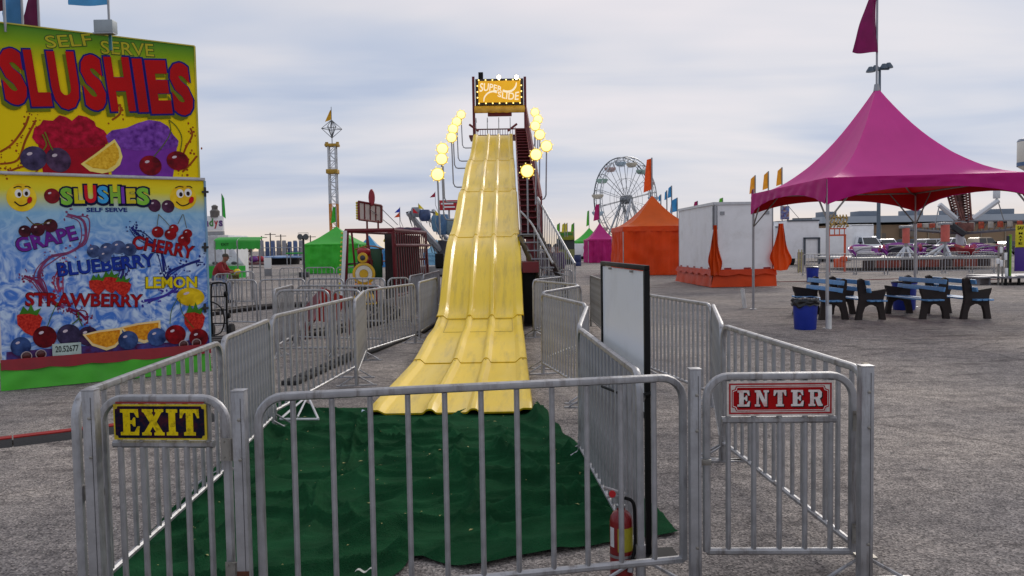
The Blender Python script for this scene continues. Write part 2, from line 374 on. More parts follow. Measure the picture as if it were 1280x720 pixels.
GL = {
 'E': (.86, [[(0,0),(.95,0),(1,.34),(.88,.34),(.72,.13),(.5,.13),(.5,.44),(.6,.44),(.68,.34),(.78,.34),(.78,.68),(.68,.68),(.6,.57),(.5,.57),(.5,.87),(.72,.87),(.86,.68),(.96,.68),(.93,1),(0,1),(0,.88),(.14,.86),(.14,.14),(0,.12)]]),
 'X': (1.0, [[(0,0),(.42,0),(.42,.1),(.35,.13),(.48,.34),(.62,.13),(.55,.1),(.55,0),(1,0),(1,.1),(.92,.13),(.66,.52),(.88,.87),(.98,.9),(.98,1),(.58,1),(.58,.9),(.64,.87),(.55,.7),(.45,.87),(.5,.9),(.5,1),(.02,1),(.02,.9),(.1,.87),(.36,.48),(.1,.13),(0,.1)]]),
 'I': (.5, [[(0,0),(1,0),(1,.12),(.8,.14),(.8,.86),(1,.88),(1,1),(0,1),(0,.88),(.2,.86),(.2,.14),(0,.12)]]),
 'T': (.86, [[(.2,0),(.8,0),(.8,.12),(.68,.14),(.68,.86),(.78,.86),(.9,.66),(1,.66),(.98,1),(.02,1),(0,.66),(.1,.66),(.22,.86),(.32,.86),(.32,.14),(.2,.12)]]),
 'N': (.95, [[(0,0),(.38,0),(.38,.12),(.29,.14),(.29,.66),(.66,0),(.88,0),(.88,.86),(1,.88),(1,1),(.62,1),(.62,.88),(.71,.86),(.71,.42),(.38,1),(0,1),(0,.88),(.12,.86),(.12,.14),(0,.12)]]),
 'R': (.95, [[(0,0),(.48,0),(.48,.12),(.38,.14),(.38,.42),(.48,.42),(.64,.03),(.72,0),(1,0),(1,.12),(.94,.14),(.8,.46),(.94,.58),(.94,.86),(.8,1),(0,1),(0,.88),(.12,.86),(.12,.14),(0,.12)], [(.38,.56),(.62,.56),(.68,.62),(.68,.81),(.62,.87),(.38,.87)]]),
}
def slab(mb, word, x0, x1, y0, y1, z0, z1, T, gap=.16, dx=0, dy=0):
    ws = [GL[c][0] for c in word]; tot = sum(ws)+gap*(len(word)-1); s_ = (x1-x0)/tot; x = x0
    for c, w in zip(word, ws):
        mb.prism([[(x+p[0]*w*s_+dx, y0+p[1]*(y1-y0)+dy) for p in lp] for lp in GL[c][1]], z0, z1, T); x += (w+gap)*s_
def octa(x0, y0, x1, y1, c):
    """rectangle with concave stepped corners"""
    return [(x0+c, y0), (x1-c, y0), (x1-c*.75, y0+c*.75), (x1, y0+c), (x1, y1-c), (x1-c*.75, y1-c*.75), (x1-c, y1), (x0+c, y1), (x0+c*.75, y1-c*.75), (x0, y1-c), (x0, y0+c), (x0+c*.75, y0+c*.75)]
def rect(x0, y0, x1, y1): return [(x0, y0), (x1, y0), (x1, y1), (x0, y1)]
def gate(A, B, word, label, hinge_right, nb=5):
    t, w = barrier(A, B, label, nb=nb, feet=False, h=BH-.02, lowz=.16, name='metal_gate', group='pedestrian gates in the front fence')
    t['category'] = 'gate'
    # sign in gate local frame: x along, z up, faces -y
    T = Matrix(((1, 0, 0, 0), (0, 0, -1, -.022), (0, 1, 0, 0), (0, 0, 0, 1)))
    sx0, sx1 = w/6-.012, w*5/6+.004
    sz1 = BH-.060; sz0 = sz1-(.160 if word == 'EXIT' else .172)
    b = MB(); b.tube([(sx0-.02, -.0, sz0-.025), (sx1+.02, 0, sz0-.025)], .017, 8, sq=3.2); b.build('lower_sign_rail', alu, t)
    sgr = {'EXIT': (206, 184, 20), 'ENTER': (205, 198, 190)}[word]
    b = MB(); b.prism(rect(sx0, sz0, sx1, sz1), 0, .006, T)
    sg = b.build('sign_plate', M('sign_base_'+word.lower(), sgr, .5, 0, .12, 20, dirt=(90, 40, 25), dscale=16, damt=.55), t)
    if word == 'EXIT':
        b = MB(); b.prism(rect(sx0+.01, sz1+.003, sx1-.01, sz1+.011), 0, .005, T); b.build('red_strip', M('faded_red', (140, 40, 34), .6), sg)
        b = MB(); b.prism(octa(sx0+.008, sz0+.008, sx1-.008, sz1-.008, .014), .0062, .0078, T); b.build('blue_panel', M('sign_navy', (8, 12, 40), .5, 0, .2, 30, spec=.15, dirt=(110, 30, 20), dscale=14, damt=.5), sg)
        b = MB(); slab(b, word, sx0+.034, sx1-.030, sz0+.021, sz1-.021, .008, .0098, T, gap=.10); b.build('lettering', M('sign_yellow', (222, 196, 10), .5, 0, .12, 30, spec=.15, dirt=(70, 50, 20), dscale=40, damt=.8), sg)
    else:
        b = MB(); b.prism([rect(sx0+.010, sz0+.010, sx1-.010, sz1-.010), rect(sx0+.018, sz0+.018, sx1-.018, sz1-.018)[::-1]], .0062, .0072, T); b.build('red_outline', M('sign_red2', (160, 16, 24), .4), sg)
        b = MB(); b.prism(octa(sx0+.024, sz0+.024, sx1-.024, sz1-.024, .02), .0062, .0074, T); b.build('red_panel', M('sign_red', (158, 4, 10), .5, 0, .15, 12, spec=.15), sg)
        b = MB(); o1 = octa(sx0+.028, sz0+.028, sx1-.028, sz1-.028, .02); o2 = octa(sx0+.0305, sz0+.0305, sx1-.0305, sz1-.0305, .02)
        b.prism([o1, o2[::-1]], .0076, .0084, T); b.build('white_outline', M('sign_white', (220, 215, 210), .4), sg)
        b = MB(); slab(b, word, sx0+.05, sx1-.055, sz0+.048, sz1-.044, .0078, .0092, T, gap=.32, dx=.006, dy=-.006); b.build('letter_shadow', black_p, sg)
        b = MB(); slab(b, word, sx0+.05, sx1-.055, sz0+.048, sz1-.044, .0095, .0112, T, gap=.32); b.build('lettering', M('sign_letter_white', (214, 210, 206), .4, 0, .08, 40, dirt=(190, 90, 90), dscale=22, damt=.8), sg)
    # mounting uprights
    hx = w+.012 if hinge_right else -.012
    for z in (.82, .26):
        b = MB(); b.box((hx, -.034, z), (.085, .004, .10)); b.lathe([(.008, -.05), (.008, .05)], (hx, -.038, z), 8)
        for dx in (-.03, .03):
            for dz in (-.035, .035): b.ball((hx+dx, -.036, z+dz), .006, 6)
        b.build('hinge', alu_w, t)
    lx = -.01 if hinge_right else w+.01
    b = MB(); b.box((lx, -.034, .62), (.09, .012, .03), bev=.004); b.box((lx-.03, -.038, .62), (.03, .02, .07), bev=.004); b.build('latch', alu_w, t)
    return t
gate(TP(121, 493, BH-.02), TP(287, 493, BH-.02), 'EXIT', 'metal gate with the yellow and navy EXIT sign', True, nb=5)
gate(TP(878, 466, BH-.02), TP(1071, 464, BH-.02), 'ENTER', 'metal gate with the red and white ENTER sign', True, nb=5)

# left run (photo px of the top rail ends)
barrier(bt(91, 491), bt(276, 424), 'nearest left side barrier running back from the EXIT gate corner', near=True, nb=13)
barrier(bt(277, 421), bt(336, 397), 'second left side barrier, seen edge on behind the EXIT gate', nb=14)
barrier(bt(338, 394), bt(443, 370), 'third left side barrier, sloping up towards the slide runout', nb=16)
barrier(bt(443, 374), bt(455, 362), 'short left barrier turned edge on beside the slide runout', nb=12)
barrier(bt(455, 362), bt(518, 353.5), 'left side barrier fourth along, beside the flat slide runout', nb=15)
barrier(bt(523, 352), bt(546, 346), 'left side barrier closest to the foot of the yellow slide', nb=12)
# inner right run beside the slide
barrier(bt(800, 463), bt(724, 408), 'inner barrier with a yellowed top rail that the white board stands against', nb=16)
barrier(bt(724, 406), bt(734, 381), 'short inner barrier seen edge on beyond the white board', nb=12)
barrier(bt(733, 379), bt(677, 366), 'inner barrier right of the slide runout, facing the photo', nb=15)
barrier(bt(677, 364), bt(726, 356), 'inner barrier angled behind the facing one by the slide runout', nb=14)
barrier(bt(724, 355), bt(667, 349.5), 'inner barrier in front of the silver steps', nb=15)
barrier(bt(666, 349), bt(704, 345), 'farthest inner barrier, just at the foot of the silver steps', nb=13)
# outer right run
barrier(bt(1083, 459), bt(903, 404), 'right side barrier running back from the ENTER gate corner', nb=14)
barrier(bt(902, 404), bt(891, 379), 'right side barrier seen edge on, second from the ENTER gate', nb=13)
barrier(bt(890, 379), bt(804, 366), 'right side barrier facing the photo just right of the white board', nb=16)
barrier(bt(801, 366), bt(768, 353.5), 'right side barrier hidden mostly behind the white board', nb=14)
barrier(bt(762, 352), bt(738, 343.5), 'right side barrier seen edge on left of the white board', nb=14, mat=alu_w)
# extra upright seen beyond the corner post
pp = TP(1090, 458, 1.05); t = thing('gate_post', 'tarnished brown post standing just behind the right front corner post', 'post', (pp.x+.02, pp.y+.12, 0)); b = MB(); b.box((0, 0, .525), (.035, .035, 1.05), bev=.004); b.build('post_tube', M('tarnish', (96, 86, 62), .55, .5, .25, 20), t); b = MB(); b.box((0, 0, .006), (.1, .1, .012)); b.build('base_plate', alu_w, t)

# kiddie ride enclosure barriers (left)
far = [((342, 361), (366, 355), 'kiddie ride barrier seen edge on, at the left corner of the enclosure'),
 ((344, 362), (412, 361), 'kiddie ride barrier in front of the dark red folding ramp'),
 ((370, 356), (478, 356), 'kiddie ride barrier with rounded ends behind the dark red folding ramp'),
 ((414, 361), (452, 361), 'kiddie ride barrier right of the dark red folding ramp'),
 ((282, 349), (321, 349), 'round cornered barrier below the green EXIT canopy'),
 ((323, 349), (382, 347.5), 'barrier below the blank white notice board'),
 ((384, 347.5), (430, 347), 'barrier in front of the green tent, left of the train tunnel'),
 ((432, 347), (482, 347), 'barrier directly in front of the toy train engine'),
 ((484, 347), (512, 346), 'barrier beside the slatted side of the train tunnel'),
 ((512, 344.5), (529, 341), 'tall edge on barrier by the far end of the train tunnel'),
 ((529, 343), (549, 337.5), 'edge on barrier between the train tunnel and the slide'),
 ((246, 352), (281, 350.5), 'barrier beside the black hand truck'),
 ((268, 342), (290, 341), 'barrier the person in the red jacket leans over'),
 ((292, 339), (318, 338.5), 'barrier with the small yellow notice under the green canopy'),
 ((349, 334.5), (378, 334), 'far barrier left of the green tent'),
 ((381, 334), (418, 333.5), 'far barrier right across the front of the green tent'),
 ((420, 333.5), (447, 333), 'far barrier between the green tent and the train tunnel')]
for a, b_, lb in far: barrier(bt(*a), bt(*b_), lb, near=False, group='barriers round the toy train ride')
# barriers round the purple ride
fr = [(1003, 321, 1034, 321, 'far barrier behind the small blue litter bin'), (1037, 321, 1068, 321.4, 'far barrier in front of the white box truck'), (1070, 321.4, 1106, 321.5, 'far barrier in front of the left purple ride car'),
 (1109, 321.5, 1143, 321.5, 'far barrier left of the far canopy post'), (1146, 321.5, 1178, 321.5, 'far barrier in front of the white ride struts'), (1181, 321.5, 1212, 321, 'far barrier in front of the red and yellow ride car'), (1215, 321, 1243, 321, 'far barrier nearest the purple stage')]
for x0, y0, x1, y1, lb in fr: barrier(P(x0, 341, 40), P(x1, 341, 40), lb, near=False, group='barriers round the purple ride')
for x0, x1, y, lb in ((676, 694, 333, 'far barrier seen through the picket rail of the silver steps'), (697, 716, 333, 'far barrier beside the picket rail of the silver steps')):
    barrier(P(x0, y, 21), P(x1, y, 21), lb, near=False, group='barriers behind the slide steps')
# ------------------------------------------------------------------ green carpet
def catmull(p, n=8):
    out_ = []; m = len(p)
    for i in range(m-1):
        a, b_, c, d = p[max(i-1, 0)], p[i], p[i+1], p[min(i+2, m-1)]
        for k in range(n):
            t = k/n; out_.append(tuple(.5*((2*b_[j])+(-a[j]+c[j])*t+(2*a[j]-5*b_[j]+4*c[j]-d[j])*t*t+(-a[j]+3*b_[j]-3*c[j]+d[j])*t**3) for j in range(len(b_))))
    out_.append(tuple(p[-1])); return out_
def curve_at(pts):
    q = [Vector(x) for x in catmull([tuple(v) for v in pts], 10)]; ln = [0]
    for i in range(1, len(q)): ln.append(ln[-1]+(q[i]-q[i-1]).length)
    def f(u):
        s_ = u*ln[-1]
        for i in range(1, len(q)):
            if ln[i] >= s_-1e-9:
                t = (s_-ln[i-1])/max(1e-9, ln[i]-ln[i-1]); return q[i-1].lerp(q[i], t)
        return q[-1]
    return f
GP = lambda l: [G(*p) for p in l]
cfar = curve_at(GP([(312, 512), (345, 506), (400, 511), (480, 511), (560, 513), (640, 511), (678, 507)]))
cnear = curve_at(GP([(120, 740), (280, 790), (440, 760), (492, 722), (520, 702), (580, 712), (650, 700), (720, 690), (790, 676), (850, 668)]))
cl = curve_at(GP([(312, 512), (300, 548), (262, 596), (205, 650), (120, 740)]))
cr = curve_at(GP([(678, 507), (700, 536), (735, 572), (785, 612), (850, 668)]))
folds = [((300, 540), (420, 560), .045, .07), ((345, 585), (505, 545), .05, .05), ((505, 545), (585, 517), .035, .05), ((330, 640), (470, 600), .03, .06), ((470, 645), (640, 600), .03, .07),
 ((600, 650), (760, 625), .06, .08), ((760, 625), (840, 640), .05, .07), ((560, 690), (700, 655), .035, .05), ((640, 540), (700, 560), .05, .05), ((600, 590), (680, 575), .02, .05), ((650, 610), (740, 590), .035, .05),
 ((335, 515), (330, 560), .07, .06), ((350, 508), (400, 520), .07, .07), ((400, 515), (460, 530), .045, .05), ((662, 509), (674, 532), .075, .06), ((420, 700), (500, 670), .04, .07), ((250, 640), (340, 590), .05, .08), ((240, 700), (330, 660), .04, .06), ((500, 700), (525, 695), .05, .05),
 ((700, 560), (760, 600), .05, .06), ((380, 620), (390, 680), .02, .05), ((545, 560), (560, 610), .018, .05), ((330, 575), (640, 548), 0.027, 0.024), ((345, 600), (560, 600), 0.030, 0.024), ((420, 560), (650, 575), 0.023, 0.028), ((290, 640), (520, 670), 0.040, 0.035), ((500, 620), (770, 600), 0.037, 0.026), ((480, 660), (780, 650), 0.033, 0.026), ((330, 700), (420, 600), 0.025, 0.024), ((560, 530), (600, 640), 0.026, 0.037), ((620, 560), (720, 640), 0.039, 0.035), ((450, 530), (420, 600), 0.038, 0.025), ((380, 540), (560, 535), 0.028, 0.032), ((700, 620), (810, 655), 0.037, 0.036), ((230, 690), (330, 610), 0.040, 0.023), ((560, 670), (620, 600), 0.034, 0.033), ((610, 530), (660, 600), .025, .06)]
FS = []
for a, b_, h_, w_ in folds: FS.append((G(*a), G(*b_), h_, w_))
def cz(p):
    n1 = noise.noise(Vector((p.x*1.1, p.y*1.6, 3.3))); rx1 = p.x*.94+p.y*.34; ry1 = p.y*.94-p.x*.34
    n2 = noise.noise(Vector((rx1*.8+n1*.6, ry1*3.0+n1*1.3, 7.1))); n4 = noise.noise(Vector((ry1*.9+n1, rx1*2.6+n1*.8, 4.4))); n3 = noise.noise(Vector((p.x*2.2, p.y*7.5+n2*2, 1.7)))
    z = .010+.020*max(0, n1+.3)+.062*(1-abs(n2))**8*max(.1, min(1, .6+n1*2))+.040*(1-abs(n4))**9*max(0, min(1, .5-n1*2))+.010*(1-abs(n3))**5
    if p.y > 7.0: z *= max(.35, 1-(p.y-7.0)*.9)
    wx = p.x+.14*n1; wy = p.y+.07*noise.noise(Vector((p.x*1.6, p.y*1.6, 9)))
    for a, b_, h_, w_ in FS:
        dx, dy = b_.x-a.x, b_.y-a.y; l2 = dx*dx+dy*dy; t = ((wx-a.x)*dx+(wy-a.y)*dy)/l2; tt = min(1, max(0, t))
        q = sqrt((wx-a.x-dx*tt)**2+(wy-a.y-dy*tt)**2); e = h_*math.exp(-(q/(w_*.72))**1.5)*(.55+.45*sin(pi*tt)); z += e*1.45
    return .008+(z-.008)*1.12
def carpet(u, v):
    a = cfar(u)*(1-v)+cnear(u)*v+cl(v)*(1-u)+cr(v)*u-(cfar(0)*(1-u)*(1-v)+cfar(1)*u*(1-v)+cnear(0)*(1-u)*v+cnear(1)*u*v)
    e = min(u, 1-u, v, 1-v); k = min(1, e/.03)
    j = .035*noise.noise(Vector((a.x*3, a.y*3, 0)))*(1-k)
    return (a.x+j, a.y+j, .008+(cz(a)-.008)*(.35+.65*k))
b = MB(); b.grid(carpet, 280, 280)
m_turf = M('green_carpet', (30, 78, 48), 1.0, 0, .3, 3.5, bump=.9, bscale=150, dirt=(52, 84, 60), dscale=60, damt=.5, spec=.05)
ct = b.build('carpet', m_turf, smooth=180); tag(ct, 'rumpled dark green turf carpet spread on the ground at the end of the slide', 'carpet')
q0, q1, q2, q3 = [TP(x_, y_, .07) for x_, y_ in ((350, 524), (398, 524), (385, 505), (340, 545))]
t = thing('barrier_foot', 'white triangular tube foot lying on the far left corner of the green carpet', 'barrier foot', (q0.x, q0.y, 0)); b = MB()
q2.z = .16; b.tube([q0, q1], .012, 6); b.tube([q1, q2], .012, 6); b.tube([q0, q2], .012, 6); b.build('foot_frame', M('foot_white', (205, 206, 208), .4, .2), t, True)
b = MB(); b.tube([q2, TP(372, 521, .08)], .010, 6); b.build('brace', M('foot_white', (0, 0, 0)), t, True)
# leaf crumbs on the carpet: nobody could count them
b = MB()
for i in range(170):
    u, v = random.random()*.96+.02, random.random()*.9+.03; p = carpet(u, v); s_ = random.choice((.006, .008, .012, .02)); a = random.random()*6
    b.add([(p[0]+s_*cos(a), p[1]+s_*sin(a), p[2]+.004), (p[0]+.4*s_*cos(a+1.6), p[1]+.4*s_*sin(a+1.6), p[2]+.009), (p[0]-s_*cos(a), p[1]-s_*sin(a), p[2]+.004), (p[0]-.4*s_*cos(a+1.6), p[1]-.4*s_*sin(a+1.6), p[2]+.006)], [(0, 1, 2, 3)])
o = b.build('leaf_litter', M('dry_leaf', (150, 150, 96), .9, 0, .3, 50), kind='stuff'); tag(o, 'dry leaf crumbs and scraps scattered over the green carpet', 'litter')
p = TP(456, 516, .06); b = MB(); b.grid(lambda u, v: (p.x-.03+.07*u, p.y-.02+.05*v, .07+.02*sin(u*3+v*2)), 4, 4); tag(b.build('paper_scrap', M('paper', (170, 190, 205), .8)), 'pale blue paper scrap at the far edge of the green carpet', 'litter')
p = TP(455, 715, .05); b = MB(); b.grid(lambda u, v: (p.x-.045+.09*u, p.y-.012+.024*v+.02*u, .055+.010*sin(u*9)), 8, 2); tag(b.build('tissue_scrap', M('paper_white', (190, 190, 184), .8)), 'crumpled white tissue at the near edge of the green carpet', 'litter')
p = TP(577, 605, .05); b = MB(); b.ball((p.x, p.y, .055), .028, 8, (1.2, .6, .3)); tag(b.build('dead_leaf', M('brown_leaf', (60, 40, 40), .8)), 'single dark brown leaf on the middle of the green carpet', 'leaf')

# ------------------------------------------------------------------ cable ramp on the ground at left
t = thing('cable_ramp', 'red and black rubber cable ramp lying on the ground left of the EXIT gate', 'cable ramp', G(60, 560))
a, b_ = G(-90, 567), G(268, 523); d = (b_-a).normalized(); n_ = Vector((-d.y, d.x, 0)); ln = (b_-a).length; k = 0; x = 0
bb, bl = MB(), MB()
while x < ln:
    e = min(x+.62, ln); p0 = a+d*(x+.006); p1 = a+d*(e-.006)
    if e-x < .05: break
    bb.add([p0-n_*.17, p1-n_*.17, p1-n_*.06+Vector((0, 0, .05)), p0-n_*.06+Vector((0, 0, .05)), p0+n_*.17, p1+n_*.17, p1+n_*.07+Vector((0, 0, .05)), p0+n_*.07+Vector((0, 0, .05))],
           [(0, 1, 2, 3), (5, 4, 7, 6), (3, 2, 6, 7), (0, 3, 7, 4), (1, 5, 6, 2)])
    if x < ln-.95: bl.add([p0-n_*.045+Vector((0, 0, .051)), p1-n_*.045+Vector((0, 0, .051)), p1+n_*.06+Vector((0, 0, .051)), p0+n_*.06+Vector((0, 0, .051)), p0-n_*.045+Vector((0, 0, .062)), p1-n_*.045+Vector((0, 0, .062)), p1+n_*.06+Vector((0, 0, .062)), p0+n_*.06+Vector((0, 0, .062))], [(4, 5, 6, 7), (0, 1, 5, 4), (2, 3, 7, 6), (1, 2, 6, 5), (3, 0, 4, 7)])
    x += .62
bb.build('ramp_base', dark_r, t, True); bl.build('red_lid', M('red_rubber', (150, 34, 30), .8, 0, .2, 8, dirt=(80, 40, 34), damt=.5), t, True)

# ------------------------------------------------------------------ white board against the inner barrier
def seg_box(mb, a, b_, w, h): # box beam between two points
    a = Vector(a); b_ = Vector(b_); mb.tube([a, b_], max(w, h)/2*1.18, 4, sq=2.0, flat=h/w if w else 1)
t = thing('display_board', 'tall blank white board in a black frame standing against the inner barrier', 'board', (.70, 4.3, 0))
A = P(808, 335, 4.27); B = P(753.5, 333, 5.55); A0 = Vector((A.x, A.y, 0)); B0 = Vector((B.x, B.y, 0)); A1 = Vector((A.x+.03, A.y-.01, 0))
dr = (B0-A0).normalized(); T = frame_from((A0.x, A0.y, 0), -dr*-1, (0, 0, 1)); L_ = (B0-A0).length
nn = Vector((-dr.y, dr.x, 0)); nn = nn if nn.dot(Vector((-1, -.2, 0))) > 0 else -nn
b = MB(); b.add([A0+nn*.004+Vector((0, 0, .78)), B0+nn*.004+Vector((0, 0, .78)), B0+nn*.004+Vector((0, 0, A.z-.02)), A0+nn*.004+Vector((0, 0, A.z-.02)),
  A0-nn*.006+Vector((0, 0, .78)), B0-nn*.006+Vector((0, 0, .78)), B0-nn*.006+Vector((0, 0, A.z-.02)), A0-nn*.006+Vector((0, 0, A.z-.02))], [(0, 1, 2, 3), (4, 5, 6, 7), (0, 1, 5, 4), (2, 3, 7, 6)])
b.build('white_panel', M('whiteboard', (236, 239, 242), .35, 0, .03, 1, dirt=(190, 190, 188), dscale=2, damt=.4), t, True)
fz = A.z
ang = atan2(dr.y, dr.x)
def fbar(c, dims): 
    b = MB(); b.box(c, dims, ang, bev=.004); return b.build('frame_bar', black_p, t, True)
mid = (A0+B0)/2
fbar((mid.x, mid.y, fz), (L_+.03, .03, .028)); fbar((mid.x, mid.y, .77), (L_-.03, .03, .028)); fbar((A0.x, A0.y, (fz-.014)/2), (.035, .03, fz-.014)); fbar((B0.x, B0.y, (fz-.014)/2), (.035, .03, fz-.014))
b = MB()
for k in (.25, .75):
    b = MB(); q = A0+(B0-A0)*k; b.box((q.x, q.y, fz-.028), (.03, .04, .012), ang); b.build('clip', alu_w, t, True)
b = MB(); b.box((A0.x, A0.y, .012), (.14, .30, .024), ang); b.build('foot', black_p, t, True)
q0 = P(752, 483, 4.75); q1 = P(803, 503, 4.05)
b = MB(); b.tube(catmull([tuple(q0), tuple(P(775, 492, 4.5)), tuple(P(800, 503, 4.1)), (A0.x-.02, A0.y-.03, q1.z)], 4), .007, 6); b.tube([(A0.x-.06, A0.y-.03, q1.z-.01), (A0.x+.02, A0.y-.03, q1.z+.012)], .014, 6)
b.build('bungee_strap', black_p, t, True)

# ------------------------------------------------------------------ fire extinguisher
e0 = G(777, 724); t = thing('fire_extinguisher', 'red fire extinguisher with a yellow label standing behind the front barrier', 'fire extinguisher', (e0.x, e0.y, 0))
b = MB(); b.lathe([(.05, .0), (.058, .008), (.058, .30), (.054, .325), (.042, .345), (.022, .36), (.02, .375)], n=20); b.build('cylinder', M('ext_red', (120, 8, 14), .35, 0, .15, 8, coat=.15), t)
b = MB(); 
for k in range(10):
    a0 = R_(-115+k*10); a1 = R_(-115+(k+1)*10); r = .0588
    b.add([(r*cos(a0), r*sin(a0), .16), (r*cos(a1), r*sin(a1), .16), (r*cos(a1), r*sin(a1), .28), (r*cos(a0), r*sin(a0), .28)], [(0, 1, 2, 3)])
b.build('yellow_label', M('ext_label', (180, 170, 30), .5, 0, .2, 60, col2=(150, 140, 30)), t)
b = MB()
for k in range(3):
    a0 = R_(-165+k*10); a1 = R_(-165+(k+1)*10); r = .0588
    b.add([(r*cos(a0), r*sin(a0), .18), (r*cos(a1), r*sin(a1), .18), (r*cos(a1), r*sin(a1), .28), (r*cos(a0), r*sin(a0), .28)], [(0, 1, 2, 3)])
b.build('white_label', M('ext_label2', (200, 200, 200), .5), t)
b = MB(); b.lathe([(.024, .375), (.024, .385), (.017, .39), (.017, .425)], n=12); b.box((-.01, 0, .43), (.05, .025, .02), bev=.004); b.build('valve', steel, t)
b = MB(); b.tube([(.02, 0, .44), (-.03, 0, .455), (-.085, .0, .475)], [.008, .011, .009], 6, flat=.5); b.tube([(.02, 0, .425), (-.04, 0, .43), (-.07, 0, .425)], .008, 6, flat=.5); b.build('handle', M('ext_handle', (175, 172, 172), .35, .6), t)
b = MB(); b.lathe([(.018, -.004), (.018, .004)], (-.045, -.014, .445), 10, axis='Y'); b.build('red_seal', M('seal', (190, 20, 30), .5), t)
b = MB(); b.tube(catmull([(.02, 0, .42), (.06, -.02, .40), (.066, -.03, .3), (.062, -.045, .18), (.045, -.06, .12)], 5), .009, 8); b.build('hose', black_p, t)
b = MB(); b.tube([(.045, -.06, .12), (.035, -.064, .065)], [.011, .016], 8); b.lathe([(.0595, .125), (.0595, .14)], n=20, cap=False); b.build('nozzle', steel, t)
b = MB(); b.lathe([(.0065, -.02), (.0065, .02)], (-.0, -.03, .44), 8); b.tube([( .018+.018*cos(a/6*pi), -.01, .455+.018*sin(a/6*pi)) for a in range(12)], .002, 5, closed=True); b.build('pin_ring', steel, t)

# ------------------------------------------------------------------ super slide
yel = M('yellow_fibreglass', (238, 202, 26), .32, 0, .06, .9, dirt=(150, 124, 52), dscale=2.2, damt=.5, dstretch=(3.2, .35, .35), coat=.08, bump=.012, bscale=2.5)
sx = -.64
SL = thing('super_slide', 'tall wavy yellow three lane slide with a lit sign on its red tower', 'slide', (-.62, 16, 0))
pxd = [(512, 7.95), (505, 8.3), (447, 11.0), (424, 12.8), (412, 14.0), (403, 14.6), (390, 15.5), (362, 16.2), (332, 17.0), (314, 17.6), (302, 18.2), (295, 18.9), (289, 19.6), (275, 20.6), (256, 21.9), (243, 22.8), (238.5, 23.6), (234, 24.3), (222, 25.2), (208, 26.8), (202.5, 27.9), (200.5, 28.9), (196, 29.8), (188, 31.0), (175, 32.6), (170, 33.4), (169.5, 34.2)]
path = []
for y_, d_ in pxd:
    q = P(600, y_, d_); path.append((d_, max(.05, q.z)))
path[0] = (7.95, .05); path[1] = (8.3, .06); path[2] = (11.0, .10)
def slope_x(Y): return -.55-.0040*Y-.055*max(0, (11-Y)/3)
def path_z(Y):
    for i in range(1, len(PC)):
        if PC[i][0] >= Y:
            t_ = (Y-PC[i-1][0])/(PC[i][0]-PC[i-1][0]); return PC[i-1][1]*(1-t_)+PC[i][1]*t_
    return PC[-1][1]
PC = catmull(path, 8)
prof = [(-.785, -.10), (-.785, .035), (-.775, .05), (-.68, .055), (-.655, .045), (-.60, .0), (-.56, -.004), (-.26, -.004), (-.235, .002), (-.205, .05), (-.19, .06), (-.15, .06), (-.135, .05), (-.105, .002), (-.08, -.004)]
prof = prof+[(-x, z) for x, z in prof[::-1]]
# widen middle lane consistently: three lanes between ridges at +-.25
prof = []
def rd(x0): return [(x0-.075, -.004), (x0-.06, .004), (x0-.03, .052), (x0-.012, .06), (x0+.012, .06), (x0+.03, .052), (x0+.06, .004), (x0+.075, -.004)]
prof = [(-.785, -.12), (-.788, .03), (-.775, .05), (-.70, .055), (-.68, .045), (-.635, .004), (-.62, -.004)]+rd(-.2)+rd(.22)+[(.62, -.004), (.635, .004), (.68, .045), (.70, .055), (.775, .05), (.788, .03), (.785, -.12)]
cuts = [7.95, 11.0, 15.0, 18.75, 23.4, 28.6, 34.2]
for i in range(len(cuts)-1):
    y0, y1 = cuts[i], cuts[i+1]; n = max(10, int((y1-y0)*6)); up = i >= 2
    vs = []; fs = []; m = len(prof)
    rows = [y0+(y1-y0)*k/n for k in range(n+1)]
    for Y in rows:
        z = path_z(Y); dz = (path_z(Y+.05)-path_z(Y-.05))/.1 if 8 < Y < 34 else 0
        nl = sqrt(1+dz*dz); ny, nz_ = -dz/nl, 1/nl; lift = .012*(1-(Y-y0)/(y1-y0)) if i else 0
        for x, h in prof:
            xx = x*(1.05 if Y < 23 or abs(x) < .7 else 1.03) if (up and abs(x) > .7) else x*(1+.05*max(0, (11-Y)/3))
            hh = h*(1.1 if up and h > .02 else 1)+lift
            if up and h < -.05: hh = -.30
            if Y < 8.05 and h > -.05: hh = h*.6
            hh = max(hh, -z+.006)
            vs.append((slope_x(Y)+xx, Y+ny*hh, z+nz_*hh))
    for r in range(n):
        for k in range(m-1): fs.append((r*m+k, r*m+k+1, (r+1)*m+k+1, (r+1)*m+k))
    # front lip thickness
    o = len(vs)
    for k in range(m): vs.append((vs[k][0], vs[k][1]+.01, max(.004, vs[k][2]-.02)))
    for k in range(m-1): fs.append((k, o+k, o+k+1, k+1))
    b = MB(); b.add(vs, fs); sc_ = b.build('slide_section', yel, SL, True, smooth=50)
    if i < 5:
        b = MB(); Yb = y1-.12
        for x in (-.73, -.2, .22, .73):
            for dx in (-.0,):
                b.ball((slope_x(Yb)+x, Yb, path_z(Yb)+.062), .012, 8, (1, 1, .4))
        b.build('seam_bolts', M('bolt', (110, 100, 80), .5, .6), sc_, True)
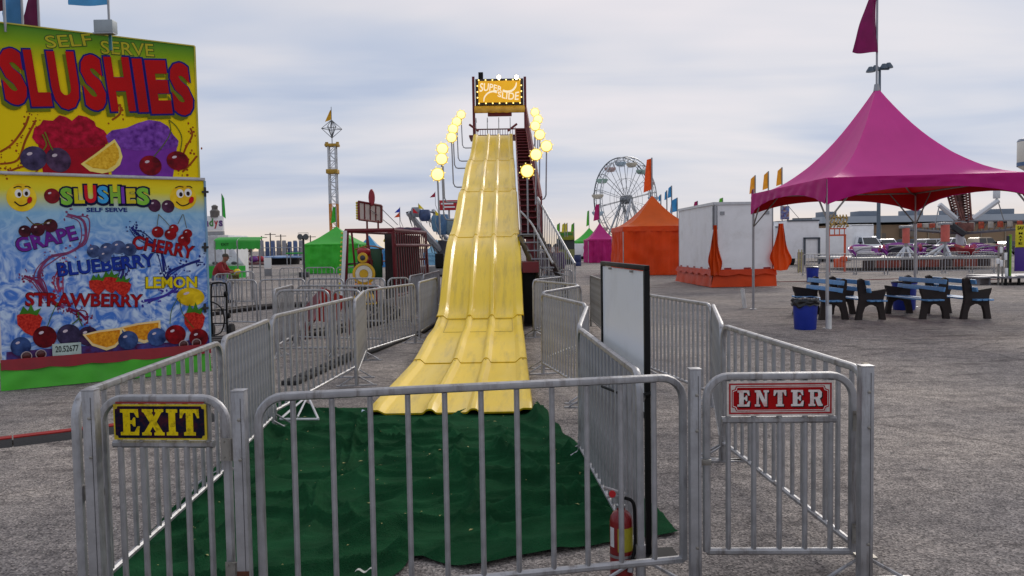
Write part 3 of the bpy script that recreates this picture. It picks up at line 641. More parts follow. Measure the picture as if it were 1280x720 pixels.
# scuffs / repair patches on the lowest bends
b = MB()
for (x, w_) in ((-.41, .36), (.01, .3), (.42, .36)):
    Y0, Y1 = 13.7, 14.9
    for k in range(8):
        ya, yb = Y0+(Y1-Y0)*k/8, Y0+(Y1-Y0)*(k+1)/8
        for yy in (x-w_/2, x+w_/2):
            b.tube([(slope_x(ya)+yy, ya, path_z(ya)+.004), (slope_x(yb)+yy, yb, path_z(yb)+.004)], .0035, 4)
    for ya in (Y0, Y1): b.tube([(slope_x(ya)+x-w_/2, ya, path_z(ya)+.004), (slope_x(ya)+x+w_/2, ya, path_z(ya)+.004)], .0035, 4)
b.build('patch_edge', M('old_sealant', (150, 128, 60), .6), SL, True)
# red chassis under the slide
b = MB(); b.box((-.62, 25.3, .72), (1.3, 16.5, .34)); b.box((-.62, 25.3, .5), (.9, 16.3, .16)); b.build('chassis', dred, SL, True)
for Y in (18.5, 21.5, 24.5, 27.5, 30.5, 33):
    for x in (-1.15, -.1):
        b = MB(); b.tube([(slope_x(Y)+(x+.62), Y, .85), (slope_x(Y)+(x+.62), Y, path_z(Y)-.1)], .05, 6); b.build('support', dred, SL, True)
for Y in (17.3, 32.5):
    for x in (-1.2, -.05):
        b = MB(); b.lathe([(.06, 0), (.05, .5)], (x, Y, .0), 8); b.lathe([(.17, 0), (.15, .05)], (x, Y, 0), 10); b.build('jack', steel, SL, True)
for Y in (26.5, 27.7):
    for x in (-1.0, .0):
        b = MB(); b.lathe([(.2, -.12), (.42, -.11), (.45, -.05), (.45, .05), (.42, .11), (.2, .12)], (x, Y, .45), 18, axis='X'); b.build('wheel', dark_r, SL, True)
# side box dark under landing
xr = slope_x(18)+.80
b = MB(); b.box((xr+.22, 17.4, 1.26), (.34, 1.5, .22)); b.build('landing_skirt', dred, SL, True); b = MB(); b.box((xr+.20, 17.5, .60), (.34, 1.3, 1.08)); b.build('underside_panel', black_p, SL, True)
# red stair flight along the right of the slide
s0 = Vector((xr+.26, 18.2, 1.95)); s1 = Vector((slope_x(33)+1.13, 33.3, 6.55)); n = 26
for k in range(n):
    p = s0.lerp(s1, (k+.5)/n); b = MB(); b.box((p.x, p.y, p.z), (.42, .34, .03)); b.box((p.x, p.y+.165, p.z-.095), (.42, .012, .16)); b.build('stair_tread', dred, SL, True)
for sxx in (-.22, .22):
    b = MB(); q0 = s0+Vector((sxx, 0, -.1)); q1 = s1+Vector((sxx, 0, -.1)); b.add([q0+Vector((0, 0, -.15)), q1+Vector((0, 0, -.15)), q1+Vector((0, 0, .15)), q0+Vector((0, 0, .15)), q0+Vector((.03, 0, -.15)), q1+Vector((.03, 0, -.15)), q1+Vector((.03, 0, .15)), q0+Vector((.03, 0, .15))], [(0, 1, 2, 3), (4, 5, 6, 7), (0, 1, 5, 4), (2, 3, 7, 6), (0, 3, 7, 4), (1, 2, 6, 5)]); b.build('stringer', dred, SL, True)
# right hand guard panel of red stair
b = MB(); q0 = s0+Vector((.26, 0, .0)); q1 = s1+Vector((.26, 0, 0))
b.tube([q0+Vector((0, 0, .85)), q1+Vector((0, 0, .85))], .03, 6); b.tube([q0+Vector((0, 0, .4)), q1+Vector((0, 0, .4))], .02, 6)
for k in range(24): p = q0.lerp(q1, k/23); b.tube([p-Vector((0, 0, .1)), p+Vector((0, 0, .85))], .02, 5)
b.build('stair_handrail', dred, SL, True)
b = MB()
for k in range(12):
    p = s0.lerp(s1, (k+.5)/12); b.tube([(p.x+.2, p.y, .75), (p.x+.2, p.y, p.z-.1)], .035, 5)
    if k < 11:
        p2 = s0.lerp(s1, (k+1.5)/12); b.tube([(p.x+.2, p.y, .8), (p2.x+.2, p2.y, p2.z-.2)], .02, 5)
b.build('stair_support', dred, SL, True)
# tower top: deck, sign
DY = 34.6
b = MB(); b.box((-.55, DY+.5, 6.42), (2.35, 1.5, .08)); b.build('deck', dred, SL, True)
pl, pr = P(591.5, 96, DY), P(656, 96, DY)
for pt in (pl, pr):
    b = MB(); b.box((pt.x, DY, (pt.z)/2), (.11, .11, pt.z)); b.build('tower_post', dred, SL, True)
    b = MB(); b.box((pt.x, DY+1.1, 3.2), (.09, .09, 6.4)); b.build('tower_post', dred, SL, True)
tl, br = P(594, 99, DY-.1), P(654.5, 131, DY-.1)
cxs, czs = (tl.x+br.x)/2, (tl.z+br.z)/2; sw, sh = br.x-tl.x, tl.z-br.z
TS = frame_from((cxs, DY-.16, czs), (1, 0, 0), (0, 0, 1))
b = MB(); b.box((cxs, DY-.06, czs), (sw, .16, sh), bev=.01); sb = b.build('sign_box', M('sign_box_dark', (56, 52, 50), .6, .2, .2, 10), SL, True)
b = MB(); b.prism(rect(-sw/2+.13, -sh/2+.11, sw/2-.13, sh/2-.10), 0, .02, TS); b.build('sign_face', M('lit_sign_face', (232, 170, 20), .5, 0, .1, 1.2, emit=(255, 184, 16), estr=.36, col2=(245, 196, 40)), sb, True)
# curved SUPER SLIDE lettering with a swoosh
lm = M('lit_letters', (245, 235, 205), .5, 0, 0, emit=(255, 240, 205), estr=.55)
b = MB()
def swave(cx, amp, w):
    def f(x, y): return (x, y*(1+.55*abs(x/w*2)**1.3*0)+amp*(x/w)**1)
    return f
b2 = MB()
hw = sw/2-.14; hh = sh/2-.11
def wrapS(x, y):
    u = (x+.36*hw*0)/(.62*hw); return x, y*(1.15-.45*(u+1)/2)+.05-.06*u*u
add_text(b, 'SUPER', -.40*hw, .38*hh, 1.08*hw, .68*hh, .026, TS, bold=.012, rot=-.10, ext=.01, warp=lambda x, y: (x, y*(1.25-.55*(x/(.56*hw)+1)/2)-.06*(x/(.56*hw))**2+.02))
add_text(b, 'SLIDE', .42*hw, -.38*hh, 1.02*hw, .66*hh, .026, TS, bold=.012, rot=-.10, ext=.01, warp=lambda x, y: (x, y*(.7+.55*(x/(.55*hw)+1)/2)+.06*(x/(.55*hw))**2-.02))
sw1 = catmull([(.16, .10, .05), (.38, -.01, .05), (.62, .1, .045), (.78, .45, .04), (.83, .85, .02)], 6)
def ribbon(mb, pts, T, z0, z1):
    up = []; lo = []
    for i, (x, y, w_) in enumerate(pts):
        a = pts[max(0, i-1)]; c = pts[min(len(pts)-1, i+1)]; dx, dy = (c[0]-a[0])*hw, (c[1]-a[1])*hh; l = sqrt(dx*dx+dy*dy)
        nx, ny = -dy/l*w_*hw, dx/l*w_*hw; up.append((x*hw+nx, y*hh+ny)); lo.append((x*hw-nx, y*hh-ny))
    mb.prism(up+lo[::-1], z0, z1, T)
ribbon(b, sw1, TS, .022, .028)
ribbon(b, catmull([(-.12, -.06, .045), (-.32, .03, .04), (-.55, -.12, .035), (-.72, -.5, .03), (-.76, -.92, .018)], 6), TS, .022, .028)
b.build('sign_lettering', lm, sb, True)
for bx_, bz_ in [(-sw/2+.15+k*(sw-.3)/6, z) for k in range(7) for z in (-sh/2+.07, sh/2-.06)]+[(x, -sh/2+.07+k*(sh-.13)/4) for k in range(1, 4) for x in (-sw/2+.09, sw/2-.09)]:
    b = MB(); b.ball((bx_, bz_, .03), .03, 8, T=TS); b.build('marquee_bulb', bulb, sb, True)
for px_ in (623.5, 645.5):
    q = P(px_, 97, DY-.1); b = MB(); b.tube([(q.x, DY-.02, tl.z), (q.x, DY-.08, q.z-.02)], .025, 6); b.lathe([(.07, 0), (.12, .1)], (q.x, DY-.1, q.z), 10, axis='Y'); fl = b.build('floodlight', steel, SL, True)
    b = MB(); b.ball((q.x, DY-.21, q.z), .085, 12, (1, .4, 1)); b.build('bulb', spotb, fl, True)
q = P(601, 97, DY); b = MB(); b.box((q.x, DY, q.z+.03), (.2, .2, .36), bev=.01); b.build('junction_box', black_p, SL, True)
q0 = P(593, 137, DY-.3); q1 = P(656, 137, DY-.3)
b = MB()
def awn(u, v):
    a = -.35+v*2.3; return (q0.x+(q1.x-q0.x)*u, DY-.25-.22*sin(a*1.0)-.0, q0.z+.12*cos(a)+.03*sin(u*37)*(v))
b.grid(lambda u, v: (q0.x+(q1.x-q0.x)*u, DY-.08-.30*sin(v*pi*.62), q0.z+.20-.34*v-.02*abs(sin(u*22))*v), 60, 8)
b.build('rolled_awning', M('awning_yellow', (206, 150, 22), .5, 0, .2, 3, col2=(224, 176, 60)), SL, True)
b = MB(); b.box((cxs, DY-.12, q0.z-.2), (sw*.5, .25, .12), bev=.02); b.box((cxs, DY-.08, q0.z-.08), (sw+.1, .12, .06)); b.build('light_trough', dred, SL, True)
# deck rail & lane hoops
b = MB(); rz = P(620, 161, DY+1.0).z
b.tube([(pl.x, DY+1.1, rz), (pr.x, DY+1.1, rz)], .03, 6); b.tube([(pl.x, DY+1.1, 6.62), (pr.x, DY+1.1, 6.62)], .02, 6)
for k in range(1, 20): x = pl.x+(pr.x-pl.x)*k/20; b.tube([(x, DY+1.1, 6.45), (x, DY+1.1, rz)], .012, 5)
b.build('deck_rail', dred, SL, True)
for k in range(4):
    x = slope_x(34)-.72+k*.48; b = MB(); b.tube(catmull([(x, 33.9, 6.45), (x, 33.85, 6.9), (x, 34.0, 7.12), (x, 34.4, 7.0)], 5), .018, 6); b.build('grab_rail', steel, SL, True)
for sg_ in (-1, 1):
    b = MB(); cx_ = slope_x(34); b.tube([(cx_+sg_*1.0-.1*0, 34.0, 6.85), (cx_+sg_*.62, 33.9, 6.55)], .05, 5); b.build('side_guard', dred, SL, True)
# globe lamps on curved poles, each bracketed to the slide edge
gl_m = M('lamp_globe', (250, 236, 150), .4, 0, 0, emit=(255, 240, 165), estr=1.15)
lamps = [(547, 218, 7.4, 18.6), (552, 198.7, 6.8, 20.8), (553, 186, 6.6, 22.3), (564.4, 171.8, 5.9, 24.5), (566.2, 161.3, 5.7, 26.8), (570.9, 152, 5.3, 29.2), (576.4, 143.3, 5.0, 31.6),
         (659, 213.8, 7.6, 18.2), (670, 193.3, 6.8, 20.8), (683, 182.7, 6.6, 22.4), (674.7, 168.4, 6.0, 24.5), (669, 157.3, 5.6, 27), (672.4, 149.3, 5.2, 29.4), (668.7, 140.4, 5.0, 31.6)]
for i, (x_, y_, r_, d_) in enumerate(lamps):
    c = P(x_, y_, d_); r = r_/FPX*d_*1.0; sgn = -1 if i < 7 else 1
    ex = slope_x(d_)+sgn*.82; zz = path_z(d_)-.05
    base_x = c.x+ (0.05*sgn)
    zb = zz-.0
    b = MB()
    if i == 7: pts = [(c.x, c.y, c.z-r), (c.x, c.y, 1.98)]
    else:
        inx = ex+sgn*.06 if sgn < 0 else max(ex+.5, ex)
        bx = c.x - sgn*.03
        pts = [(c.x, c.y, c.z-r), (bx, c.y, zb+.12), (bx-sgn*.05, c.y, zb+.02), (bx-sgn*.12, c.y, zb), (ex+(.42 if sgn > 0 else 0), c.y, zb)]
    b.tube(pts, .022, 6); lp_ = b.build('lamp_pole', steel, SL, True)
    b = MB(); b.ball((c.x, c.y, c.z), r, 20, (1, .55, 1)); b.build('globe', gl_m, lp_, True)
    for k in range(8): a = k*pi/4+.2; b = MB(); b.ball((c.x+cos(a)*r*1.26, c.y-.02, c.z+sin(a)*r*1.26), r*.11, 8); b.build('rim_bulb', M('ring_bulb', (250, 235, 150), .4, 0, 0, emit=(255, 228, 130), estr=.9), lp_, True)
    b = MB(); b.lathe([(r*.98, -.03), (r*1.13, 0), (r*.98, .03)], (c.x, c.y, c.z), 20, axis='Y', cap=False); b.build('rim', M('lamp_rim', (228, 196, 40), .5, emit=(255, 206, 50), estr=.35), lp_, True)

# silver steps at the right of the slide
ST = thing('access_steps', 'silver metal steps with picket handrails right of the yellow slide', 'steps', (.9, 16.5, 0))
top = P(661, 293, 17.9); bot = Vector((1.14, 15.35, .16)); n = 11
for k in range(n):
    p = top.lerp(bot, k/(n-1)); b = MB(); b.box((p.x, p.y, p.z), (.40, .20, .03), bev=.004); b.build('tread', M('tread_metal', (140, 142, 146), .5, .6, .2, 20), ST, True)
dv = (bot-top).normalized()
for s_ in (-.22, .22):
    b = MB(); a = top+Vector((s_, .15, -.02)); c = bot+Vector((s_, -.05, -.1)); z = Vector((0, 0, .13)); xx = Vector((.03, 0, 0))
    b.add([a-z, c-z*.6, c+z, a+z, a-z+xx, c-z*.6+xx, c+z+xx, a+z+xx], [(0, 1, 2, 3), (4, 5, 6, 7), (0, 1, 5, 4), (2, 3, 7, 6), (0, 3, 7, 4), (1, 2, 6, 5)]); b.build('stringer', M('stringer_metal', (104, 98, 92), .5, .6, .2, 10), ST, True)
b = MB(); b.tube(catmull([tuple(P(650.5, 264, 18.4)), tuple(P(663.5, 278, 18.0)), tuple(P(672, 293, 17.2)), tuple(P(691, 329, 15.9))], 4), .022, 8)
a = P(650.5, 264, 18.4); b.tube([a, (a.x, a.y, 1.95)], .02, 6)
for k in range(1, 6):
    p = P(663.5, 278, 18.0).lerp(P(691, 329, 15.9), k/6); b.tube([p, (p.x, p.y, p.z-.8 if k < 5 else max(.1, p.z-.8))], .012, 5)
b.build('handrail', alu, ST, True)
ra, rb = P(672, 247, 18.6), P(718.5, 330, 15.6)
b = MB(); b.tube([ra, rb], .026, 8); b.tube([ra, (ra.x, ra.y, .1)], .022, 6)
for k in range(1, 20): p = ra.lerp(rb, k/20); b.tube([p, (p.x, p.y, .08)], .009, 5)
b.tube([(ra.x, ra.y, .1), (rb.x, rb.y, .1)], .018, 6); b.tube([(ra.x, ra.y, 1.2), (rb.x-.1, rb.y+.1, 1.1)], .012, 6); b.tube([rb, (rb.x, rb.y, 0.02)], .02, 6)
b.build('picket_rail', alu, ST, True)
b = MB(); b.box((top.x+.0, top.y+.35, top.z-.02), (.5, .7, .05)); b.tube([(top.x+.22, top.y+.6, 0), (top.x+.22, top.y+.6, top.z)], .03, 6); b.tube([(top.x+.22, top.y+.1, 0), (top.x+.22, top.y+.1, top.z)], .03, 6); b.build('landing', alu_w, ST, True)

# ------------------------------------------------------------------ slushie stand
c0 = G(7, 488); c1 = G(265, 463); ux = (c1-c0); ux.z = 0; LW = ux.length; ux.normalize(); nb_ = Vector((ux.y, -ux.x, 0))   # normal to camera
if nb_.y > 0: nb_ = -nb_
SS = thing('slushie_stand', 'bright slushie trailer with fruit artwork and yellow SLUSHIES sign', 'food stand', (c0.x, c0.y, 0))
TB = frame_from((c0.x, c0.y, 0), ux, (0, 0, 1))
TBi = TB.inverted()
def BP(px, py):  # photo pixel -> board plane coordinates
    r = ray(px, py); o = Vector((0, 0, CAMZ)); k = (c0-o).dot(nb_)/r.dot(nb_); q = TBi @ (o+r*k); return (q.x, q.y)
lo_t = (BP(0, 218)[1]+BP(255, 226)[1])/2
up_t = BP(243, 58)[1]; up_b = BP(248, 222)[1]; up_r = BP(246, 140)[0]; lo_r = BP(262, 400)[0]; lo_b = BP(130, 452)[1]; lo_l = -.0
def board_mat(name, stops, noise_amt, y0, y1, c_noise):
    m = bpy.data.materials.new(name); m.use_nodes = True; n = m.node_tree.nodes; l = m.node_tree.links; b = n['Principled BSDF']; b.inputs['Roughness'].default_value = .5; b.inputs['Specular IOR Level'].default_value = .15
    t = n.new('ShaderNodeTexCoord'); sp = n.new('ShaderNodeSeparateXYZ'); l.new(t.outputs['Object'], sp.inputs[0])
    mr = n.new('ShaderNodeMapRange'); mr.inputs[1].default_value = y0; mr.inputs[2].default_value = y1; l.new(sp.outputs[2], mr.inputs[0])
    r = n.new('ShaderNodeValToRGB'); e = r.color_ramp.elements
    while len(e) < len(stops): e.new(.5)
    for k, (p_, c_) in enumerate(stops): e[k].position = p_; e[k].color = (*s2l(c_), 1)
    l.new(mr.outputs[0], r.inputs[0])
    nz = n.new('ShaderNodeTexNoise'); nz.inputs['Scale'].default_value = 4.2; nz.inputs['Detail'].default_value = 3; nz.inputs['Distortion'].default_value = 2.6; l.new(t.outputs['Object'], nz.inputs['Vector'])
    nr = n.new('ShaderNodeValToRGB'); nr.color_ramp.elements[0].position = .38; nr.color_ramp.elements[0].color = (*s2l(c_noise[0]), 1); nr.color_ramp.elements[1].position = .62; nr.color_ramp.elements[1].color = (*s2l(c_noise[1]), 1); l.new(nz.outputs['Fac'], nr.inputs[0])
    mk = n.new('ShaderNodeMapRange'); mk.inputs[1].default_value = noise_amt[0]; mk.inputs[2].default_value = noise_amt[1]; mk.inputs[3].default_value = noise_amt[2]; mk.inputs[4].default_value = 0; l.new(mr.outputs[0], mk.inputs[0])
    x = n.new('ShaderNodeMix'); x.data_type = 'RGBA'; l.new(mk.outputs[0], x.inputs[0]); l.new(r.outputs[0], x.inputs[6]); l.new(nr.outputs[0], x.inputs[7]); l.new(x.outputs[2], b.inputs['Base Color']); return m
Z0 = BP(135, 441)[1]; Z1 = BP(135, 452)[1]
EXT = -1.6   # the stand carries on left of the frame
b = MB(); b.prism(rect(-.02, Z0, lo_r, lo_t), -.02, 0, TB); LB = b.build('lower_panel', board_mat('lower_print', [(0, (60, 110, 190)), (.55, (110, 160, 225)), (.80, (140, 190, 220)), (.92, (226, 214, 50)), (1, (240, 208, 10))], (.45, .86, .85), Z0, lo_t, ((66, 118, 204), (206, 226, 246))), SS, True)
b = MB(); b.prism(rect(EXT*.0-.15, up_b, up_r, up_t), -.02, .0, TB); UB = b.build('upper_sign', board_mat('upper_print', [(0, (236, 206, 0)), (.72, (232, 206, 0)), (.9, (130, 168, 20)), (1, (72, 132, 40))], (0, 1, 0), up_b, up_t, ((200, 200, 0), (200, 200, 0))), SS, True)
# trailer body behind
b = MB(); b.prism(rect(0, Z0-.03, lo_r-.04, lo_t-.02), -2.2, -.022, TB); b.build('trailer_body', M('trailer_white', (200, 200, 200), .5, 0, .05, 2), SS, True)
b = MB(); b.prism(rect(-.15, up_b+.03, up_r-.03, up_t-.03), -.18, -.022, TB); b.build('sign_back', steel, SS, True)
b = MB(); b.prism(rect(-.15, lo_t+.003, lo_r+.0, up_b-.003), -.08, .03, TB); b.prism(rect(-.15, lo_t+.012, lo_r-.05, up_b-.012), .031, .04, TB); b.build('hinge_rail', M('hinge_rail', (190, 190, 195), .4, .4, .1, 4, dirt=(90, 86, 80), damt=.6, dscale=5), SS, True)
b = MB(); b.prism(rect(lo_r-.015, Z0, lo_r+.012, lo_t), -.03, .014, TB); b.build('edge_trim', M('trim_blue', (120, 160, 190), .5), SS, True)
b = MB(); b.prism(rect(up_r-.01, up_b, up_r+.012, up_t), -.03, .014, TB); b.prism(rect(-.15, up_t-.004, up_r, up_t+.012), -.03, .012, TB); b.build('sign_trim', M('trim_yellow', (190, 180, 60), .5), SS, True)
# latches
for py_ in (240, 309, 385):
    u, v = BP(256, py_); b = MB(); b.box((u, v, .014), (.03, .13, .02), T=TB); b.box((u, v, .022), (.09, .03, .02), T=TB); b.build('latch', M('latch_metal', (60, 60, 62), .5, .7), SS, True)
# skirts
b = MB()
NU = 90
sc0 = BP(10, 452)[1]
def skirt(u, v):
    x = -.05+(lo_r+.03)*u; z = (Z0-.02)*(1-v)+.01*v; d_ = .03+.07*v+.010*sin(x*9+v*1.5)*v+.02*noise.noise(Vector((x*4, v*2, 0)))
    q = TB @ Vector((x, z, d_)); return (q.x, q.y, q.z)
b.grid(skirt, NU, 10); b.build('green_skirt', M('lime_vinyl', (66, 170, 34), .6, 0, .12, 3, bump=.15, bscale=8), SS, True)
b = MB()
def scal(u, v):
    x = -.04+(lo_r+.03)*u; zb = Z1+.012-.022*abs(sin(x*6.5)); z = (Z0+.02)*(1-v)+zb*v; q = TB @ Vector((x, z, .05+.02*v+.006*sin(x*20))); return (q.x, q.y, q.z)
b.grid(scal, 160, 4); b.build('red_scallop', M('red_vinyl', (138, 12, 30), .5, 0, .15, 5), SS, True)

PR = {}
def pm(name, c, v=.15, c2=None, vs=8): return M('print_'+name, c, .5, 0, v, vs, col2=c2, spec=.15)
def blob(mb, px, py, rx, ry, z0, rot=0.0, n=28, wob=0.0, seed=0):
    u, v = BP(px, py); s_ = BP(px+1, py)[0]-u; s2 = abs(BP(px, py+1)[1]-v); pts = []
    for k in range(n):
        a = 2*pi*k/n; w_ = 1+wob*noise.noise(Vector((cos(a)*2+seed, sin(a)*2, seed*3.1))); x, y = cos(a)*rx*w_, sin(a)*ry*w_
        x, y = x*cos(rot)-y*sin(rot), x*sin(rot)+y*cos(rot); pts.append((u+x*s_, v+y*s2))
    mb.prism(pts, z0, z0+.0018, TB)
def poly(mb, pts, z0): mb.prism([BP(*p) for p in pts], z0, z0+.0018, TB)
def stroke(mb, pts, w, z0):
    q = [TB @ Vector((*BP(*p), z0)) for p in pts]; q = [Vector(c) for c in catmull([tuple(a) for a in q], 5)]
    up, lo = [], []
    for i, p in enumerate(q):
        d_ = TBi.to_3x3() @ (q[min(i+1, len(q)-1)]-q[max(0, i-1)]); l = max(1e-6, sqrt(d_.x**2+d_.y**2)); n_ = (-d_.y/l*w, d_.x/l*w); loc = TBi @ p
        up.append((loc.x+n_[0], loc.y+n_[1])); lo.append((loc.x-n_[0], loc.y-n_[1]))
    vs = [(a[0], a[1], z0+.0018) for a in up]+[(a[0], a[1], z0+.0018) for a in lo]; n = len(up)
    mb.add(vs, [(i, i+1, n+i+1, n+i) for i in range(n-1)], TB)
def done(mb, name, mat, parent): return mb.build(name, mat, parent, True, smooth=0)
def btext(mb, s, x0, x1, y0, y1, z, rot_px=0.0, bold=.03, shear=0, grow=1.0, warp=None, yoff=0):
    a = BP(x0, (y0+y1)/2); c = BP(x1, (y0+y1)/2+rot_px); u = ((a[0]+c[0])/2, (a[1]+c[1])/2); w_ = sqrt((c[0]-a[0])**2+(c[1]-a[1])**2)
    h_ = abs(BP((x0+x1)/2, y0)[1]-BP((x0+x1)/2, y1)[1]); add_text(mb, s, u[0], u[1]+yoff, w_*grow, h_*grow, z, TB, bold, atan2(c[1]-a[1], c[0]-a[0]), .0024, warp, shear)
# --- upper artwork
for k, (pts, c) in enumerate([(((0, 190), (15, 180), (30, 160), (36, 145)), (150, 70, 10)), (((0, 205), (22, 200), (32, 175), (45, 150)), (150, 60, 10)), (((225, 205), (232, 185), (240, 170), (238, 160)), (160, 80, 10)), (((140, 150), (150, 142), (150, 130)), (150, 40, 10)), (((10, 215), (30, 208), (48, 213)), (140, 60, 10)), (((228, 215), (238, 205), (246, 195)), (160, 80, 10))]):
    b = MB(); stroke(b, pts, .012, .001+.0002*k)
    rr_ = random.Random(k)
    for j in range(16): p_ = pts[rr_.randrange(len(pts))]; blob(b, p_[0]+rr_.uniform(-7, 7), p_[1]+rr_.uniform(-10, 10), rr_.uniform(.5, 1.7), rr_.uniform(.5, 1.7), .001+.0002*k+.0001*j*.1, n=8)
    done(b, 'syrup_splash', pm('syrup', (150, 70, 14), .3), UB)
b = MB(); poly(b, [(44, 160), (130, 170), (136, 218), (54, 217)], .003); done(b, 'red_cup', pm('cupred', (160, 8, 32), .15), UB)
b = MB(); poly(b, [(135, 175), (222, 178), (216, 221), (140, 220)], .0032); done(b, 'purple_cup', pm('cuppur', (120, 50, 160), .15), UB)
b = MB(); poly(b, [(40, 172), (43, 160), (50, 156), (54, 150), (66, 151), (74, 144), (82, 146), (90, 151), (98, 144), (108, 146), (118, 152), (120, 158), (130, 163), (136, 172), (134, 180), (118, 184), (90, 186), (60, 184), (46, 180)], .0052); done(b, 'red_slush', pm('slushred', (150, 0, 28), .35, (200, 20, 60), 14), UB)
b = MB(); poly(b, [(132, 170), (140, 163), (158, 160), (172, 154), (186, 150), (200, 152), (210, 158), (216, 168), (223, 176), (222, 183), (200, 188), (170, 188), (145, 184), (135, 178)], .0054); done(b, 'purple_slush', pm('slushpur', (92, 30, 140), .3, (140, 80, 190), 14), UB)
def fruit(px, py, rx, ry, c, parent, name, z, c2=None, rot=0): b = MB(); blob(b, px, py, rx, ry, z, rot); o = done(b, name, pm(name+str(c[0]), c, .35, c2, 9), parent); b = MB(); blob(b, px-rx*.3, py-ry*.38, rx*.22, ry*.13, z+.002, .3, 12); done(b, 'print_glint', pm('glint', (205, 190, 200), .1), parent); return o
fruit(42, 198, 17, 15, (44, 34, 66), UB, 'plum', .0075, (84, 74, 112), .3); fruit(73, 200, 16, 15, (50, 32, 60), UB, 'plum', .0078, (96, 70, 104), -.5)
b = MB(); stroke(b, [(53, 168), (58, 180), (54, 188)], .008, .0105); stroke(b, [(56, 165), (62, 180), (66, 188)], .008, .0107); done(b, 'stem', pm('stem', (110, 110, 30)), UB)
b = MB(); poly(b, [(101, 205), (118, 193), (143, 174), (150, 185), (153, 196), (150, 206), (141, 214), (128, 217), (112, 214)], .0082); done(b, 'lemon_rind', pm('rind', (240, 220, 120), .1), UB)
b = MB(); poly(b, [(106, 204), (120, 195), (143, 178), (148, 188), (149, 197), (144, 206), (134, 212), (116, 210)], .0104); done(b, 'lemon_flesh', pm('flesh', (232, 170, 16), .25, (245, 200, 60), 30), UB)
fruit(188, 207, 14, 12.5, (90, 6, 20), UB, 'cherry', .0075, (150, 16, 34)); fruit(222, 201, 14, 12, (90, 6, 20), UB, 'cherry', .0078, (150, 16, 34))
b = MB(); stroke(b, [(192, 196), (205, 180), (213, 165), (211, 150)], .006, .0105); stroke(b, [(225, 190), (227, 172), (220, 158), (211, 150)], .006, .0108); done(b, 'stem', pm('stem2', (90, 100, 30)), UB)
# SLUSHIES big letters, drop shadow + blue outline + red fill. letters follow the rising perspective
LET = [('S', 1, 32, 60, 132), ('L', 33, 61, 62, 134), ('U', 62, 98, 64, 138), ('S', 102, 131, 68, 139), ('H', 133, 166, 71, 140), ('I', 168, 182, 73, 141), ('E', 184, 212, 75, 143), ('S', 213, 240, 78, 145)]
def big(off, z, name, mat, dx=0, dy=0):
    b = MB()
    for c, x0, x1, y0, y1 in LET: btext(b, c, x0-off+dx, x1+off+dx, y0-off+dy, y1+off+dy, z, bold=.055 if c != 'I' else .01)
    return done(b, name, mat, UB)
big(0.6, .0105, 'letter_drop_shadow', pm('dropshadow', (110, 118, 10), .1), -4, 5); big(1.3, .0130, 'letter_outline', pm('outline_blue', (26, 24, 120), .1)); big(-.9, .0155, 'letters_slushies', pm('letters_red', (176, 6, 14), .12, (205, 8, 14), 1.2))
b = MB(); btext(b, 'SELF', 56, 115, 44, 61, .002, -6.0+3, bold=.035); btext(b, 'SERVE', 125, 193, 50, 68, .002, -6.0+10, bold=.035); done(b, 'letters_self_serve', pm('selfserve_edge', (58, 92, 40), .1), UB)
b = MB(); btext(b, 'SELF', 57, 114, 45, 60, .0045, -3.0, bold=.008); btext(b, 'SERVE', 126, 192, 51, 67, .0045, 4.0, bold=.008); done(b, 'letters_self_serve', pm('selfserve', (188, 178, 40), .1), UB)
# --- lower artwork
def smiley(px, py, r, flip):
    b = MB(); blob(b, px, py, r, r*.92, .002, n=32); done(b, 'smiley_face', pm('smiley', (240, 190, 20), .12, (250, 220, 50), 6), LB)
    b = MB(); blob(b, px-4, py-5, 4.6, 5.4, .0042, n=16); blob(b, px+6, py-6, 4.6, 5.2, .0042, n=16); done(b, 'smiley_eyes', pm('eyewhite', (235, 235, 230), .05), LB)
    b = MB(); blob(b, px-3, py-4, 2.2, 2.8, .0064, n=12); blob(b, px+6, py-5, 2.2, 2.8, .0064, n=12); stroke(b, [(px-10, py-12), (px-5, py-14), (px, py-13)], .006, .0064); stroke(b, [(px+4, py-14), (px+8, py-14), (px+11, py-12)], .006, .0064); stroke(b, [(px-9, py+5), (px-2, py+10), (px+6, py+8), (px+11, py+2)], .008, .0064); done(b, 'smiley_lines', pm('ink', (40, 24, 20), .05), LB)
    b = MB(); blob(b, px+10, py+3, 3, 4.5, .0086, n=12, rot=-.4); done(b, 'tongue', pm('tongue', (190, 16, 30), .1), LB)
smiley(27, 247, 19, 1); smiley(229, 247, 16.5, 1)
# SLUSHiES colourful heading
L2 = [('S', 75, 91, 234, 257, (126, 190, 60)), ('L', 92, 106, 235, 255, (210, 200, 30)), ('U', 105, 121, 231, 254.5, (200, 20, 40)), ('S', 121, 136, 232, 255, (60, 160, 220)), ('H', 137, 151, 232, 255, (130, 180, 60)), ('I', 151, 156, 233, 255, (120, 60, 180)), ('E', 157, 170, 235, 255, (210, 190, 40)), ('S', 170, 187, 234, 257, (126, 190, 60))]
b = MB()
for c, x0, x1, y0, y1, cc_ in L2: btext(b, c, x0-1.5, x1+2, y0-1.5, y1+2.5, .004, bold=.07 if c != 'I' else .01)
done(b, 'heading_outline', pm('heading_navy', (16, 20, 60), .1), LB)
for c, x0, x1, y0, y1, cc_ in L2:
    b = MB(); btext(b, c, x0+.6, x1-.6, y0+.6, y1-.6, .0068, bold=.045 if c != 'I' else .0); done(b, 'heading_letter', pm('head'+c+str(cc_[0]), cc_, .12), LB)
b = MB(); btext(b, 'SELF SERVE', 108, 159, 259.5, 265, .004, bold=.03); done(b, 'letters_self_serve', pm('navy', (20, 40, 120), .1), LB)
